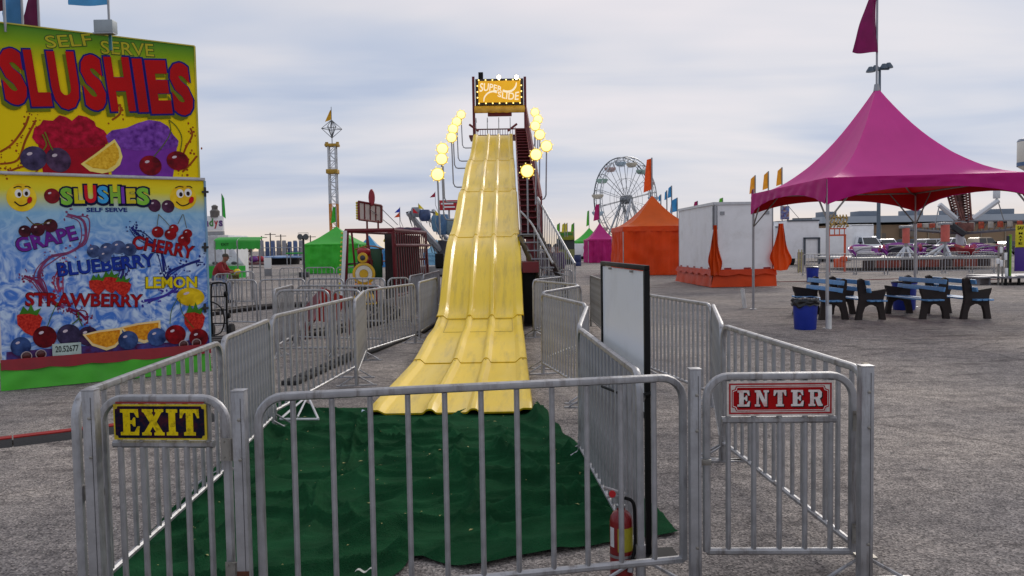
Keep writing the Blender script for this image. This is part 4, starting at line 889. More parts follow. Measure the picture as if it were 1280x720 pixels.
words = [('GRAPE', 20, 95, 290, 308, 17, (104, 34, 140), .03), ('CHERRY', 166, 242, 301, 317, -14, (150, 8, 22), .03), ('BLUEBERRY', 72, 193, 323, 339, 13, (20, 50, 150), .03), ('LEMON', 182, 246, 346, 360, 1, (222, 200, 10), .03), ('STRAWBERRY', 32, 178, 367, 383, -2, (150, 8, 22), .03)]
for s_, x0, x1, y0, y1, rp_, c, bo in words:
    for off, zz, mm in ((.8, .006, pm('w_edge_'+s_, tuple(int(v*.35) for v in c), .05)), (0, .0085, pm('w_'+s_, c, .12))):
        b = MB(); btext(b, s_, x0-off, x1+off, y0-off+rp_*.5, y1+off+rp_*.5, zz, -rp_ if False else -rp_, bold=bo+(.01 if off else 0)); done(b, 'letters_'+s_.lower(), mm, LB)
def clus(lst, c, c2, name, z=.0104):
    for i, (x, y, r) in enumerate(lst): fruit(x, y, r, r*.93, c, LB, name, z+.0004*i, c2)
clus([(31, 289, 8), (47, 287, 9), (63, 282, 9)], (40, 10, 24), (90, 30, 44), 'grape')
clus([(197, 290, 7.5), (213, 293, 7.5), (217, 286, 6), (230, 300, 8), (234, 292, 6)], (120, 6, 16), (170, 20, 30), 'cherry')
clus([(117, 314, 8.5), (134, 312, 9), (148, 309, 9), (162, 312, 8.5), (131, 320, 8)], (36, 54, 100), (90, 110, 160), 'blueberry')
b = MB(); stroke(b, [(33, 271), (42, 280), (52, 280), (64, 276)], .006, .013); stroke(b, [(198, 268), (196, 283)], .004, .013); stroke(b, [(198, 268), (208, 278), (214, 286)], .004, .0132); stroke(b, [(228, 268), (222, 280)], .004, .013); stroke(b, [(229, 268), (233, 285)], .004, .0132); done(b, 'stem', pm('stem3', (90, 80, 30)), LB)
fruit(65, 245, 10, 9.5, (110, 14, 26), LB, 'cherry', .0026, (150, 30, 40)); fruit(193, 257, 8, 8, (60, 24, 50), LB, 'plum', .0026, (90, 50, 80)); fruit(210, 258, 8, 8, (60, 24, 50), LB, 'plum', .003, (90, 50, 80))
def straw(x, y, rx, ry, z, rot=0):
    b = MB(); u = [(x-rx, y-ry*.6), (x-rx*.3, y-ry), (x+rx*.5, y-ry*.95), (x+rx, y-ry*.4), (x+rx*.8, y+ry*.3), (x+rx*.2, y+ry), (x-rx*.4, y+ry*.7), (x-rx*.95, y+ry*.1)]; poly(b, u, z); done(b, 'strawberry', pm('strawb', (180, 16, 14), .3, (215, 60, 44), 40), LB)
    b = MB(); poly(b, [(x-rx*.8, y-ry*.7), (x-rx*.5, y-ry*1.35), (x-rx*.15, y-ry*.95), (x+rx*.1, y-ry*1.5), (x+rx*.35, y-ry*.95), (x+rx*.9, y-ry*1.2), (x+rx*.6, y-ry*.6), (x, y-ry*.75)], z+.0022); done(b, 'strawberry_leaf', pm('leafg', (60, 120, 30), .2), LB)
straw(37, 404, 16, 16, .0104); straw(243, 403, 13, 17, .0104); straw(122, 358, 11, 11, .0112); straw(138, 355, 12, 12, .012); straw(153, 360, 11, 11, .0128)
fruit(238, 371, 17.5, 11.5, (222, 180, 10), LB, 'lemon', .0104, (240, 205, 30), -.1)
for (x, y, r, c, c2, nm) in [(26, 433, 13, (30, 50, 104), (70, 100, 160), 'blueberry'), (86, 419, 15, (26, 20, 44), (70, 60, 96), 'plum'), (110, 420, 13, (36, 20, 44), (76, 50, 86), 'plum'), (56, 421, 15, (60, 4, 14), (120, 12, 26), 'cherry')]: fruit(x, y, r, r*.92, c, LB, nm, .0106+r*.0001, c2)
for x0, x1, dy in ((103, 152, 0), (150, 200, -9)):
    b = MB(); poly(b, [(x0, 418+dy), (x0+20, 413+dy), (x1, 409+dy), (x1+1, 424+dy), (x1-8, 434+dy), (x0+30, 438+dy), (x0+12, 432+dy)], .013); done(b, 'orange_rind', pm('orind', (236, 210, 150), .1), LB)
    b = MB(); poly(b, [(x0+4, 419+dy), (x0+22, 415+dy), (x1-2, 412+dy), (x1-3, 424+dy), (x1-9, 431+dy), (x0+30, 434+dy), (x0+13, 429+dy)], .0152); done(b, 'orange_flesh', pm('oflesh', (224, 130, 14), .3, (240, 170, 40), 30), LB)
for (x, y, r, c, c2, nm) in [(160, 425, 12.5, (26, 46, 96), (70, 96, 150), 'blueberry'), (196, 421, 12, (30, 50, 104), (70, 100, 160), 'blueberry'), (219, 418, 13, (100, 4, 14), (160, 14, 26), 'cherry'), (248, 422, 12, (84, 4, 14), (140, 14, 26), 'cherry')]: fruit(x, y, r, r*.92, c, LB, nm, .018+r*.0001, c2)
b = MB(); stroke(b, [(59, 408), (66, 390), (72, 378)], .005, .0212); stroke(b, [(90, 405), (98, 398), (97, 390)], .008, .0212); stroke(b, [(98, 398), (103, 408)], .007, .0214); stroke(b, [(212, 405), (214, 388), (222, 372)], .005, .0212); stroke(b, [(242, 410), (228, 392), (224, 374)], .005, .0214); done(b, 'stem', pm('stem4', (70, 96, 40)), LB)
# splashes (printed liquid)
for pts, c in [(((84, 268), (104, 276), (106, 300), (88, 315), (62, 322), (48, 345), (62, 372), (80, 385)), (126, 60, 100)), (((30, 345), (46, 352), (60, 372)), (130, 40, 80)), (((75, 365), (72, 350), (80, 330)), (150, 50, 80)), (((164, 284), (176, 296), (200, 312), (205, 340)), (24, 34, 110)), (((250, 325), (230, 332), (212, 340), (208, 352)), (30, 40, 120)), (((180, 376), (205, 370), (222, 358), (215, 345)), (60, 50, 150)), (((150, 326), (154, 340), (148, 352)), (50, 50, 120)), (((85, 385), (100, 392), (108, 400)), (120, 20, 60))]:
    b = MB(); stroke(b, pts, .016, .0018); stroke(b, [(x+4+3*sin(i*2), y+3*cos(i*3)) for i, (x, y) in enumerate(pts)], .007, .0022); stroke(b, [(x-4+2*cos(i*2), y+2) for i, (x, y) in enumerate(pts)], .006, .0026); rr_ = random.Random(int(pts[0][0]))
    for j in range(46): p_ = pts[rr_.randrange(len(pts))]; blob(b, p_[0]+rr_.uniform(-8, 8), p_[1]+rr_.uniform(-8, 8), rr_.uniform(.4, 1.8), rr_.uniform(.4, 1.8), .0018+.00002*j, n=8)
    done(b, 'juice_splash', pm('splash%d' % c[0], c, .3), LB)
b = MB(); poly(b, [(8, 440), (60, 436), (110, 432), (160, 430), (215, 428), (262, 422), (262, 436), (200, 440), (130, 446), (70, 452), (8, 457)], .0016); done(b, 'juice_pool', pm('pool', (110, 14, 60), .5, (70, 80, 160), 9), LB)
# plate and round lights
b = MB(); poly(b, [(65, 430), (101, 427.5), (101.5, 442.5), (65.5, 446)], .022); PLT = done(b, 'number_plate', M('plate', (178, 196, 190), .4, .1), LB)
b = MB(); btext(b, '20.52677', 69, 98, 432.5, 440.5, .0246, bold=.02, rot_px=-2); done(b, 'letters_plate', M('plate_ink', (22, 40, 34), .5), LB)
for x, y in ((33, 445), (51, 442.5), (229, 430.5), (245, 428.5)):
    u, v = BP(x, y); b = MB(); b.lathe([(.05, 0), (.048, .02), (.03, .03)], (0, 0, 0), 16, T=TB @ Matrix.Translation((u, v, .01))); b.build('tail_light', M('tail_red', (70, 8, 8), .25), SS, True); b = MB(); b.lathe([(.052, 0), (.062, .0), (.062, .024), (.052, .024)], (0, 0, 0), 16, T=TB @ Matrix.Translation((u, v, .012)), cap=False); b.build('light_ring', M('ring_pale', (170, 150, 150), .4), SS, True)
# rooftop flags & floodlight
def flag(base, h, fw, fh, col, label, name='feather_flag', group=None, hang=-1, cat='flag', pole_r=.015, seed=0, extra_pole=0.0, depthdir=(1, 0, 0)):
    t = thing(name, label, cat, base, group=group); b = MB(); b.tube([(0, 0, -extra_pole), (0, 0, h)], pole_r, 6); b.build('flagpole', steel, t)
    dd = Vector(depthdir).normalized(); b = MB()
    def f(u, v):
        top_w = .35+.65*min(1, (v*1.4)**.8); x = hang*fw*u*top_w; y_ = .10*fw*sin(u*5+v*3+seed)*u+.05*fw*sin(v*9+seed)*u
        q = dd*x+Vector((-dd.y, dd.x, 0))*y_; return (q.x, q.y, h-.02*h-fh*v-.12*fh*u*(1-v)*0+.06*fh*u*u-(.1*fh*u if v > .8 else 0))
    b.grid(f, 8, 14); b.build('flag_cloth', M('flag_%d_%d_%d' % col, col, .7, 0, .15, 4, trans=.35), t); return t
def trunk_flag(px, y_top, y_bot, Y, wpx, col, label, hang=-1, group=None, base_y=None, seed=0):
    a = P(px, y_top, Y); c = P(px, y_bot, Y); bz = P(px, base_y if base_y else y_bot+8, Y); return flag((a.x, Y, bz.z), a.z-bz.z, wpx*Y/FPX, a.z-c.z, col, label, hang=hang, group=group, seed=seed)
trunk_flag(26, -22, 34, 10.2, 26, (70, 130, 180), 'light blue flag on the slushie stand roof at the left photo edge', base_y=40, group='flags on the slushie stand')
trunk_flag(47, -12, 36, 10.4, 20, (92, 24, 60), 'maroon flag behind the slushie stand sign beside the light blue one', base_y=42, group='flags on the slushie stand', seed=2)
trunk_flag(4, -20, 12, 10.0, 14, (86, 16, 44), 'maroon flag tip at the very top left corner of the photo', base_y=40, seed=1)
trunk_flag(134, -30, 4, 10.4, 46, (70, 140, 190), 'light blue flag above the floodlight on the slushie stand', base_y=52, group='flags on the slushie stand', seed=3)
q = P(132, 34, 10.35); t = thing('floodlight', 'grey box floodlight on a pole over the slushie sign', 'floodlight', (q.x, q.y, q.z)); b = MB(); b.box((0, 0, 0), (.24, .14, .16), bev=.012); b.build('housing', M('flood_grey', (150, 160, 165), .5, .2), t)
b = MB(); b.box((0, -.03, -.09), (.26, .1, .015)); b.build('bracket', steel, t); b = MB(); b.tube([(.03, .05, -.28), (.03, .05, 0)], .02, 6); b.build('stem_pole', M('teal_pole', (30, 110, 120), .5), t)
# ------------------------------------------------------------------ tents
def hz(z0, z1, u, e): return z0+(z1-z0)*u**e
def tent(name, label, C4, ze, zp, val, mt, mv, mu=None, walls=(), mw=None, e=2.2, legs=(0, 1, 2, 3), arch=0.0, group='peaked vinyl tents', flagc=None, fh=1.2, fw=.5, flag_hang=-1, brace=False, cat='tent', leg_r=.03):
    C = [Vector((c[0], c[1], 0)) for c in C4]; cen = sum(C, Vector())/4
    t = thing(name, label, cat, tuple(cen), group=group)
    b = MB(); n = 22
    for k in range(4):
        a, c = C[k], C[(k+1) % 4]
        def f(u, v, a=a, c=c):
            edge = a.lerp(c, u); r = v**.92; p = cen.lerp(edge, r); cor = abs(2*u-1)
            hip = hz(ze, zp, 1-r, e); sag = -.10*(zp-ze)*sin(pi*r)*(1-cor**2)*.6
            wr = .012*(zp-ze)*noise.noise(Vector((u*9+k*3, r*4, ze)))
            return (p.x, p.y, hip+sag+wr*sin(pi*r))
        b.grid(f, n, 18)
    cn = b.build('canopy', mt, t, True, smooth=60)
    for k in range(4):
        a, c = C[k], C[(k+1) % 4]; nrm = (a+c)/2-cen; nrm.normalize()
        b = MB()
        def f(u, v, a=a, c=c, nrm=nrm):
            p = a.lerp(c, u); top = ze; bot = ze-val-arch*0+arch*(1-abs(2*u-1)**2.2)-0
            lo = ze-val; hi = lo+arch*(1-abs(2*u-1)**2.6)
            z = top*(1-v)+hi*v; w_ = .012*sin(u*60+v*3)*v+.02*noise.noise(Vector((u*14, v*3, k)))
            q = p+nrm*(.012+w_+.015*v); return (q.x, q.y, z)
        b.grid(f, 60, 6); b.build('valance', mv, t, True, smooth=60)
        if k in walls:
            b = MB()
            def f(u, v, a=a, c=c, nrm=nrm):
                p = a.lerp(c, .01+.98*u); z = (ze-val*.6)*(1-v)+.03*v; w_ = .09*sin(u*23+sin(v*3)*1.2)*(.3+.7*v)+.03*sin(u*61+v*2)+.09*noise.noise(Vector((u*6, v*5, k*7+ze))); q = p-nrm*(.05-w_); return (q.x, q.y, z)
            b.grid(f, 60, 14); b.build('side_wall', mw or mv, t, True, smooth=60)
    for k in legs:
        a = C[k]; a = a.lerp(cen, .012); b = MB(); b.tube([(a.x, a.y, 0), (a.x, a.y, ze-.03)], leg_r, 8); b.lathe([(.09, 0), (.09, .015)], (a.x, a.y, 0), 10); b.build('leg', MC['leg_white'] if 'leg_white' in MC else steel, t, True)
    if brace:
        for k in range(4):
            a = C[k].lerp(cen, .012)
            for o_ in (C[(k+1) % 4], C[k-1]):
                q = a.lerp(o_, .16); b = MB(); b.tube([(a.x, a.y, ze-val-.32), (q.x, q.y, ze-.06)], .018, 6); b.build('brace', alu_w, t, True)
            a2, c2 = C[k].lerp(cen, .02), C[(k+1) % 4].lerp(cen, .02); b = MB(); b.tube([(a2.x, a2.y, ze-.06), (c2.x, c2.y, ze-.06)], .025, 6); b.build('eave_beam', alu_w, t, True)
            b = MB(); m_ = (a2+c2)/2; pts = []
            for i in range(9): p = a2.lerp(cen, 1-(1-i/8*.86)); r_ = (1-i/8*.86)**(1/.92) if False else 1-i/8*.86; pts.append((p.x, p.y, hz(ze, zp, 1-min(1, r_), e)-.11))
            b.tube(pts, .02, 6); b.build('hip_rafter', alu_w, t, True)
    if flagc:
        b = MB(); b.tube([(cen.x, cen.y, zp-.25), (cen.x, cen.y, zp+fh+.35)], .02 if cen.length < 30 else .045, 6); b.lathe([(.05, -.05), (.03, .08)], (cen.x, cen.y, zp-.03), 8); b.build('flagpole', steel, t, True)
        b = MB()
        def f(u, v):
            x = flag_hang*fw*u*(.6+.4*v); return (cen.x+x, cen.y+.12*fw*sin(u*6+v*3), zp+fh+.32-fh*v-.10*fh*u*(v if v > .5 else .5)+.0)
        b.grid(f, 8, 14); b.build('flag', M('flagc_%d_%d_%d' % flagc, flagc, .7, 0, .15, 4, trans=.35), t, True)
    return t
M('leg_white', (176, 176, 178), .4, .5, .08, 4)
def vin(name, c, tr=.25, v=.10, bump=.12): return M(name, c, .5, 0, v, .8, trans=tr, bump=bump, bscale=4, spec=.25)
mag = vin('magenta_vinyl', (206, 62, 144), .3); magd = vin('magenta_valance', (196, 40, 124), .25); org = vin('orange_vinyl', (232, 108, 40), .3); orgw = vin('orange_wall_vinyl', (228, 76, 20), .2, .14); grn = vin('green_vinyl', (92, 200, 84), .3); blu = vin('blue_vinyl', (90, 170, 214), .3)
# big magenta canopy
A = TP(1033, 411, 0); CA = (A.x, A.y); CBp = tuple(G(940, 386.5))[:2]; CC = tuple(G(1144, 384))[:2]; CDp = tuple(G(1298, 411))[:2]
zA = P(1030, 222, A.y).z
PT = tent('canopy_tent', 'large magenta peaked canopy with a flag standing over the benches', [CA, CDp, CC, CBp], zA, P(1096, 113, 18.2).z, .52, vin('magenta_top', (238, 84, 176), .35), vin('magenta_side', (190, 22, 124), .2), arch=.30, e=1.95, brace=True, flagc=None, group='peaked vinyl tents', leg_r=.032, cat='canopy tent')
cen = Vector(((CA[0]+CBp[0]+CC[0]+CDp[0])/4, (CA[1]+CBp[1]+CC[1]+CDp[1])/4, 0)); zpk = P(1096, 113, 18.2).z
rl = M('red_lit_underside', (190, 16, 26), .5, 0, .1, 1, trans=.45)  # red light through the vinyl, put into the colour of added inner sheets
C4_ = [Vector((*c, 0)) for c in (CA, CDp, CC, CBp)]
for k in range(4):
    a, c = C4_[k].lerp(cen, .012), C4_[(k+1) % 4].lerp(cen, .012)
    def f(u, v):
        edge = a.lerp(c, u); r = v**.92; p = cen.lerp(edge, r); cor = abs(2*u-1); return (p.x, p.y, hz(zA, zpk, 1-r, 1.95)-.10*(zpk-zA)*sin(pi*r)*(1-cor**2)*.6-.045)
    b = MB(); b.grid(f, 20, 16); b.build('canopy_red_glow', rl, PT, True, smooth=60)
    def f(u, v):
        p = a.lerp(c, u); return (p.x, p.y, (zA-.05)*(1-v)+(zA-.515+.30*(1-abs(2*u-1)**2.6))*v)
    b = MB(); b.grid(f, 50, 4); b.build('valance_red_glow', rl, PT, True, smooth=60)
b = MB(); b.tube([(cen.x, cen.y, zpk-.3), (cen.x, cen.y, zpk+2.2)], .022, 6); b.lathe([(.07, -.1), (.05, .05)], (cen.x, cen.y, zpk), 10); b.build('flagpole', steel, PT, True)
b = MB()
fz0 = P(1096, -8, 18.2).z; fz1 = P(1096, 72, 18.2).z
def f(u, v):
    x = -.56*u*(.12+.88*v**.9); return (cen.x+x, cen.y+.08*sin(u*6+v*4), fz0+(fz1-fz0)*v-.0*u+(.06*sin(v*14)*u*.2))
b.grid(f, 10, 20); b.build('flag', M('flag_wine', (120, 24, 84), .7, 0, .15, 4, trans=.4), PT, True)
# sand sleeves at the leg bases
for px_, y0, y1, X, lb in ((1036, 382, 411, CA, 'white plastic sleeve standing at the foot of the nearest canopy leg'), (931, 362, 385, CBp, 'white plastic sleeve leaning by the left canopy leg')):
    p = G(px_, y1); h_ = P(px_, y0, p.y).z; t = thing('leg_weight', lb, 'tube', (p.x+(.0 if px_ > 1000 else 0), p.y, 0), group='white sleeves at the canopy legs'); b = MB(); lx = 0 if px_ > 1000 else -.06
    b.tube([(0, 0, 0), (lx, 0, h_)], .055, 12); b.build('tube', M('white_tube', (222, 222, 218), .5), t); b = MB(); b.tube([(lx, 0, h_+.001), (lx, 0, h_+.02)], .05, 12); b.build('end_cap', M('white_tube2', (190, 190, 188), .5), t)
# orange tent
p1 = P(779, 345, 43.5); p0 = P(765, 330, 47.6); ax = Vector((4.0, -.3, 0)); q1 = Vector((p1.x, p1.y, 0)); q0 = Vector((p0.x, p0.y, 0))
ze = P(779, 285, 43.5).z
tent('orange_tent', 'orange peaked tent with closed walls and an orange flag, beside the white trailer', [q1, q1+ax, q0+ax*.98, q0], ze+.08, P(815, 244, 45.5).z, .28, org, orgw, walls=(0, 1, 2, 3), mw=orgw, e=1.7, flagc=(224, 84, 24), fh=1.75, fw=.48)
# pink tent
p1 = P(735.5, 331, 76); p0 = P(730, 328, 79.5); q1 = Vector((p1.x, p1.y, 0)); q0 = Vector((p0.x, p0.y, 0)); ax = Vector((2.7, 0, 0)); zt = 1.7+(308-299)/1000*76
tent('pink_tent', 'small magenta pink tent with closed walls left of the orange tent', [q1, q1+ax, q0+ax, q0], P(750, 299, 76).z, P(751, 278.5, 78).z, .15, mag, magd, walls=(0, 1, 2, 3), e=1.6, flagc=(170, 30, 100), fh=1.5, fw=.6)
# green tents
p1 = P(719, 331, 98); q1 = Vector((p1.x, 98, 0)); ax = Vector((3.9, 0, 0)); ay = Vector((0, 4, 0))
tent('green_tent', 'distant green peaked tent just left of the pink tent', [q1, q1+ax, q1+ax+ay, q1+ay], P(737, 301, 98).z, P(738, 284.5, 100).z, .2, grn, grn, walls=(1, 2), e=1.5, flagc=(80, 170, 50), fh=1.8, fw=.35)
p1 = P(379.5, 341, 56); q1 = Vector((p1.x, 56, 0)); ax = Vector((3.9, 0, 0)); ay = Vector((0, 4, 0))
tent('green_tent', 'lime green peaked tent with closed walls left of the toy train tunnel', [q1, q1+ax, q1+ax+ay, q1+ay], P(400, 305, 56).z, P(412, 283, 58).z, .08, grn, vin('green_wall', (70, 190, 60), .2), walls=(0, 1, 2, 3), e=1.35, flagc=(60, 160, 50), fh=1.1, fw=.4)
p1 = P(442, 325, 70); q1 = Vector((p1.x, 70, 0)); ax = Vector((2.4, 0, 0)); ay = Vector((0, 2.4, 0))
tent('blue_tent', 'blue peaked tent seen through the toy train tunnel frame', [q1, q1+ax, q1+ax+ay, q1+ay], P(450, 311, 70).z, P(456, 294, 71).z, .2, blu, vin('blue_wall', (60, 140, 200), .2), walls=(0, 1, 3), e=1.5)
p1 = P(529, 328, 62); q1 = Vector((p1.x, 62, 0)); ax = Vector((1.9, 0, 0)); ay = Vector((0, 2.4, 0))
tent('pale_blue_tent', 'pale blue peaked tent between the toy train tunnel and the slide', [q1, q1+ax, q1+ax+ay, q1+ay], P(540, 316, 62).z, P(541, 299, 63).z, .2, vin('pale_blue', (150, 200, 226), .3), vin('pale_blue_wall', (140, 190, 220), .2), walls=(0, 1, 3), e=1.3)

# ------------------------------------------------------------------ white trailer with orange skirts
n0 = P(893, 362, 30.6); l0 = P(849, 354, 36.2); r0 = P(969, 362, 30.8)
n0.z = l0.z = r0.z = 0
ux = (r0-n0); wd = ux.length; ux.normalize(); uy = (l0-n0); ln = uy.length; uy.normalize()
TR = thing('concession_trailer', 'white box trailer with orange skirts and folded orange curtains beside the orange tent', 'trailer', tuple(n0))
zt = P(893, 254, 30.6).z; zb = P(893, 338, 30.6).z
b = MB(); vs = []
for z in (zb, zt):
    for q in (n0, n0+ux*wd*.965, n0+ux*wd*.965+uy*ln, n0+uy*ln): vs.append((q.x, q.y, z))
b.add(vs, [(0, 1, 2, 3), (4, 5, 6, 7), (0, 1, 5, 4), (1, 2, 6, 5), (2, 3, 7, 6), (3, 0, 4, 7)]); b.build('body', white_p, TR, True, smooth=0)
def strip(mb, a, c, z0, z1, off, th=.02):
    d = (c-a).normalized(); n_ = Vector((d.y, -d.x, 0)); 
    if n_.dot(Vector((0, 0, 0))-a) < 0: n_ = -n_
    for_ = [a+n_*off, c+n_*off, c+n_*(off+th), a+n_*(off+th)]; vs = [(q.x, q.y, z) for z in (z0, z1) for q in for_]
    mb.add(vs, [(0, 3, 2, 1), (4, 5, 6, 7), (0, 1, 5, 4), (1, 2, 6, 5), (2, 3, 7, 6), (3, 0, 4, 7)])
E1 = n0+ux*wd*.965
b = MB(); strip(b, n0-ux*.02, E1+ux*.02, zt-.06, zt+.04, .0, .05); strip(b, n0+uy*ln, n0-uy*.03, zt-.06, zt+.04, .0, .05)
b.build('roof_rail', M('roof_rail', (196, 198, 200), .4, .4), TR, True)
for a, c in ((n0, E1), (n0, n0+uy*ln)):
    d = (c-a)
    for k in range(3 if d.length < 4 else 5):
        b = MB(); q = a+d*((k+.5)/(3 if d.length < 4 else 5)); dd = d.normalized(); strip(b, q, q+dd*.28, zb+.03, zb+.09, .0, .012); b.build('reflector_strip', M('reflector', (150, 30, 30), .3), TR, True)
for a, c in ((n0, E1), (n0, n0+uy*ln)):
    b = MB(); dd = (c-a).normalized(); strip(b, a, a+dd*.045, zb, zt-.06, .0, .012); strip(b, c-dd*.045, c, zb, zt-.06, .0, .012); strip(b, a+dd*.08, a+dd*.12, zt-1.0, zt-.1, 0, .04); b.build('corner_post', steel, TR, True)
b = MB(); strip(b, n0.lerp(E1, .1), n0.lerp(E1, .17), zt-.45, zt-.32, .0, .03); strip(b, n0.lerp(E1, .86), n0.lerp(E1, .93), zt-.45, zt-.32, .0, .03); b.build('door_handle', steel, TR, True)
for a, c in ((n0+uy*ln, n0), (n0, r0)):
    b = MB(); d = (c-a).normalized(); L0 = (c-a).length; n_ = Vector((d.y, -d.x, 0)); n_ = n_ if n_.dot(-a) > 0 else -n_
    def f(u, v):
        q = a+d*(L0*u+(.19*v*u if c is n0 else -.19*v*(1-u)))+n_*(.03+.14*v+.02*sin(u*L0*7+v)*v+.03*noise.noise(Vector((u*L0*2, v*2, a.x)))); return (q.x, q.y, (zb+.02)*(1-v)+.02*v)
    b.grid(f, 60, 8); b.build('orange_skirt', vin('orange_skirt', (206, 66, 12), .1, .15, .25), TR, True)
    b = MB()
    def f(u, v):
        q = a+d*(L0*u+(.12*u if c is n0 else -.12*(1-u)))+n_*(.07+.09*v+.01*sin(u*40)); return (q.x, q.y, (zb+.03)*(1-v)+(zb-.14-.07*abs(sin(u*L0*3.2)))*v)
    b.grid(f, 120, 3); b.build('scalloped_trim', vin('orange_trim', (190, 56, 10), .1, .15), TR, True)
def curtain(base, nd, w0, w1, z0, z1, dirv):
    b = MB()
    def f(u, v):
        w_ = (w0+(w1-w0)*min(1, v/.72)**1.3*(1-.32*max(0, (v-.75)/.25)))*(1+.10*sin(v*11+u*5)); a = (u-.5)*pi*1.0; q = base+dirv*(sin(a)*w_/2+.03*sin(v*9+u*8))+nd*(.06+.10*cos(a)+.05*sin(u*26+v*4+2*sin(v*5))); return (q.x, q.y, z1+(z0-z1)*v+.12*abs(u-.5)*(1 if v > .9 else 0))
    b.grid(f, 26, 22); return b
nd = Vector((-.35, -1, 0)).normalized()
curtain(n0+ux*.03, nd, .12, .50, zb-.2, zb+1.72, ux).build('folded_curtain', vin('curtain_orange', (214, 76, 20), .15, .2, .3), TR, True)
curtain(E1+ux*.26-uy*.1, nd, .18, .80, zb-.05, zb+1.75, ux).build('folded_curtain', vin('curtain_orange', (214, 76, 20), .15, .2, .3), TR, True)
for k in (.2, .75):
    for s_ in (.25, wd-.35):
        b = MB(); q = n0+ux*s_+uy*ln*k; b.lathe([(.3, -.1), (.3, .1)], (q.x, q.y, .32), 14, axis='X'); b.build('wheel', dark_r, TR, True)
# small flags on trailer roof
def sflag(px, y0, y1, Y, wpx, col, label, base_y, hang=-1, group=None, seed=0, tri=False, r=.02):
    a = P(px, y0, Y); c = P(px, y1, Y); bz = P(px, base_y, Y); t = thing('flag', label, 'flag', (a.x, Y, bz.z), group=group)
    b = MB(); b.tube([(0, 0, 0), (0, 0, a.z-bz.z)], r, 5); b.build('flagpole', steel, t); fh_ = a.z-c.z; fw_ = wpx*Y/FPX; b = MB()
    def f(u, v):
        if tri: return (hang*fw_*u, .1*fw_*sin(u*5), a.z-bz.z-fh_*(v*(1-u)+.5*u)-.1*fh_*u)
        return (hang*fw_*u*(.82+.18*v), .12*fw_*sin(u*5+v*3+seed), a.z-bz.z-fh_*v*(1-.1*u)-.22*fh_*u)
    b.grid(f, 6, 8); b.build('flag_cloth', M('flag_%d_%d_%d' % col, col, .7, 0, .15, 4, trans=.35), t)
sflag(872, 251, 258, 40, 5, (150, 30, 90), 'tiny magenta flag rising behind the white trailer roof', 263, group='small flags behind the white trailer')
sflag(903.5, 247, 253, 40, 5, (90, 170, 50), 'tiny green flag rising behind the white trailer roof', 262)
for x, y0, lb in ((944, 219, 'first of the three orange flags left of the magenta canopy, the lowest'), (960.5, 214, 'second of the three orange flags left of the magenta canopy'), (977.5, 209, 'third of the three orange flags, the highest, against the magenta canopy')):
    sflag(x, y0, y0+21, 34, 7, (222, 150, 40), lb, 262, group='orange flags beside the magenta canopy', r=.03)
sflag(942, 236, 243, 20.6, 3, (120, 24, 80), 'tiny wine red pennant at the left corner of the magenta canopy', 246)
for x, y0, h_, w_, hg, lb in ((839.5, 232, 14, 5, -1, 'upper light blue flag right of the orange flag'), (846.5, 247, 17, 9, -1, 'lower broad light blue flag right of the orange tent'), (833.5, 238, 11, 3, -1, 'narrow blue flag between the orange tent and the other blue flags'), (826, 243, 8, 3, -1, 'dark blue flag nearest the ferris wheel')):
    sflag(x, y0, y0+h_, 60, w_, (60, 140, 196), lb, 275, group='blue flags behind the orange tent', r=.05)
for x, c, lb in ((699.5, (90, 160, 40), 'left green flag of the row over the small green stand'), (706, (200, 190, 50), 'yellow flag, left one, over the small green stand'), (709, (206, 190, 50), 'yellow flag, right one, over the small green stand'), (717.5, (90, 160, 40), 'right green flag of the row over the small green stand')):
    sflag(x, 278.5, 289, 70, 4, c, lb, 296, group='flags over the small green stand', r=.04)
# leftover sign behind pink canopy: colourful panel
q = P(981, 266, 60); t = thing('game_sign', 'small colourful patterned sign above the far white trailer', 'sign', (q.x, 60, 0)); b = MB(); b.box((0, 0, q.z), (.65, .1, 1.0), bev=.01); b.build('panel', M('confetti', (170, 70, 150), .6, 0, .8, 8, col2=(90, 130, 190), dirt=(220, 170, 50), dscale=9, damt=.9), t); b = MB(); b.tube([(-.2, 0, 0), (-.2, 0, q.z-.5)], .04, 6); b.tube([(.2, 0, 0), (.2, 0, q.z-.5)], .04, 6); b.build('sign_posts', steel, t)
# small green stand
q = P(708, 320, 72); t = thing('game_stand', 'small green and yellow game stand behind the slide steps', 'stall', (q.x, 72, 0)); gz = P(708, 301, 72).z
b = MB(); b.box((0, .8, gz/2+.1), (1.5, 1.4, gz+.2), bev=.02); b.build('booth', M('booth_dark', (50, 54, 56), .6), t); b = MB(); b.box((0, .0, gz+.45), (1.5, .12, .75), bev=.02); sg_ = b.build('sign_board', M('stand_sign', (190, 180, 40), .5, 0, .4, 3, col2=(90, 130, 40)), t)
b = MB(); b.box((0, -.08, gz+.6), (1.1, .04, .2)); b.build('green_band', M('stand_green', (60, 130, 40), .5), sg_); b = MB(); b.box((0, -.05, .9), (1.5, .1, .9), bev=.02); b.build('counter', M('stand_counter', (120, 122, 70), .5, 0, .4, 4), t)
q = P(731, 322, 90); t = thing('drinks_trailer', 'low pale trailer under the distant green tent', 'trailer', (q.x+.4, 90, 0)); b = MB(); b.box((0, 1, 1.15), (3.2, 2, 1.5), bev=.05); b.build('body', white_p, t); b = MB(); b.box((0, 0, .3), (3.0, 1.6, .35)); b.build('undercarriage', black_p, t)
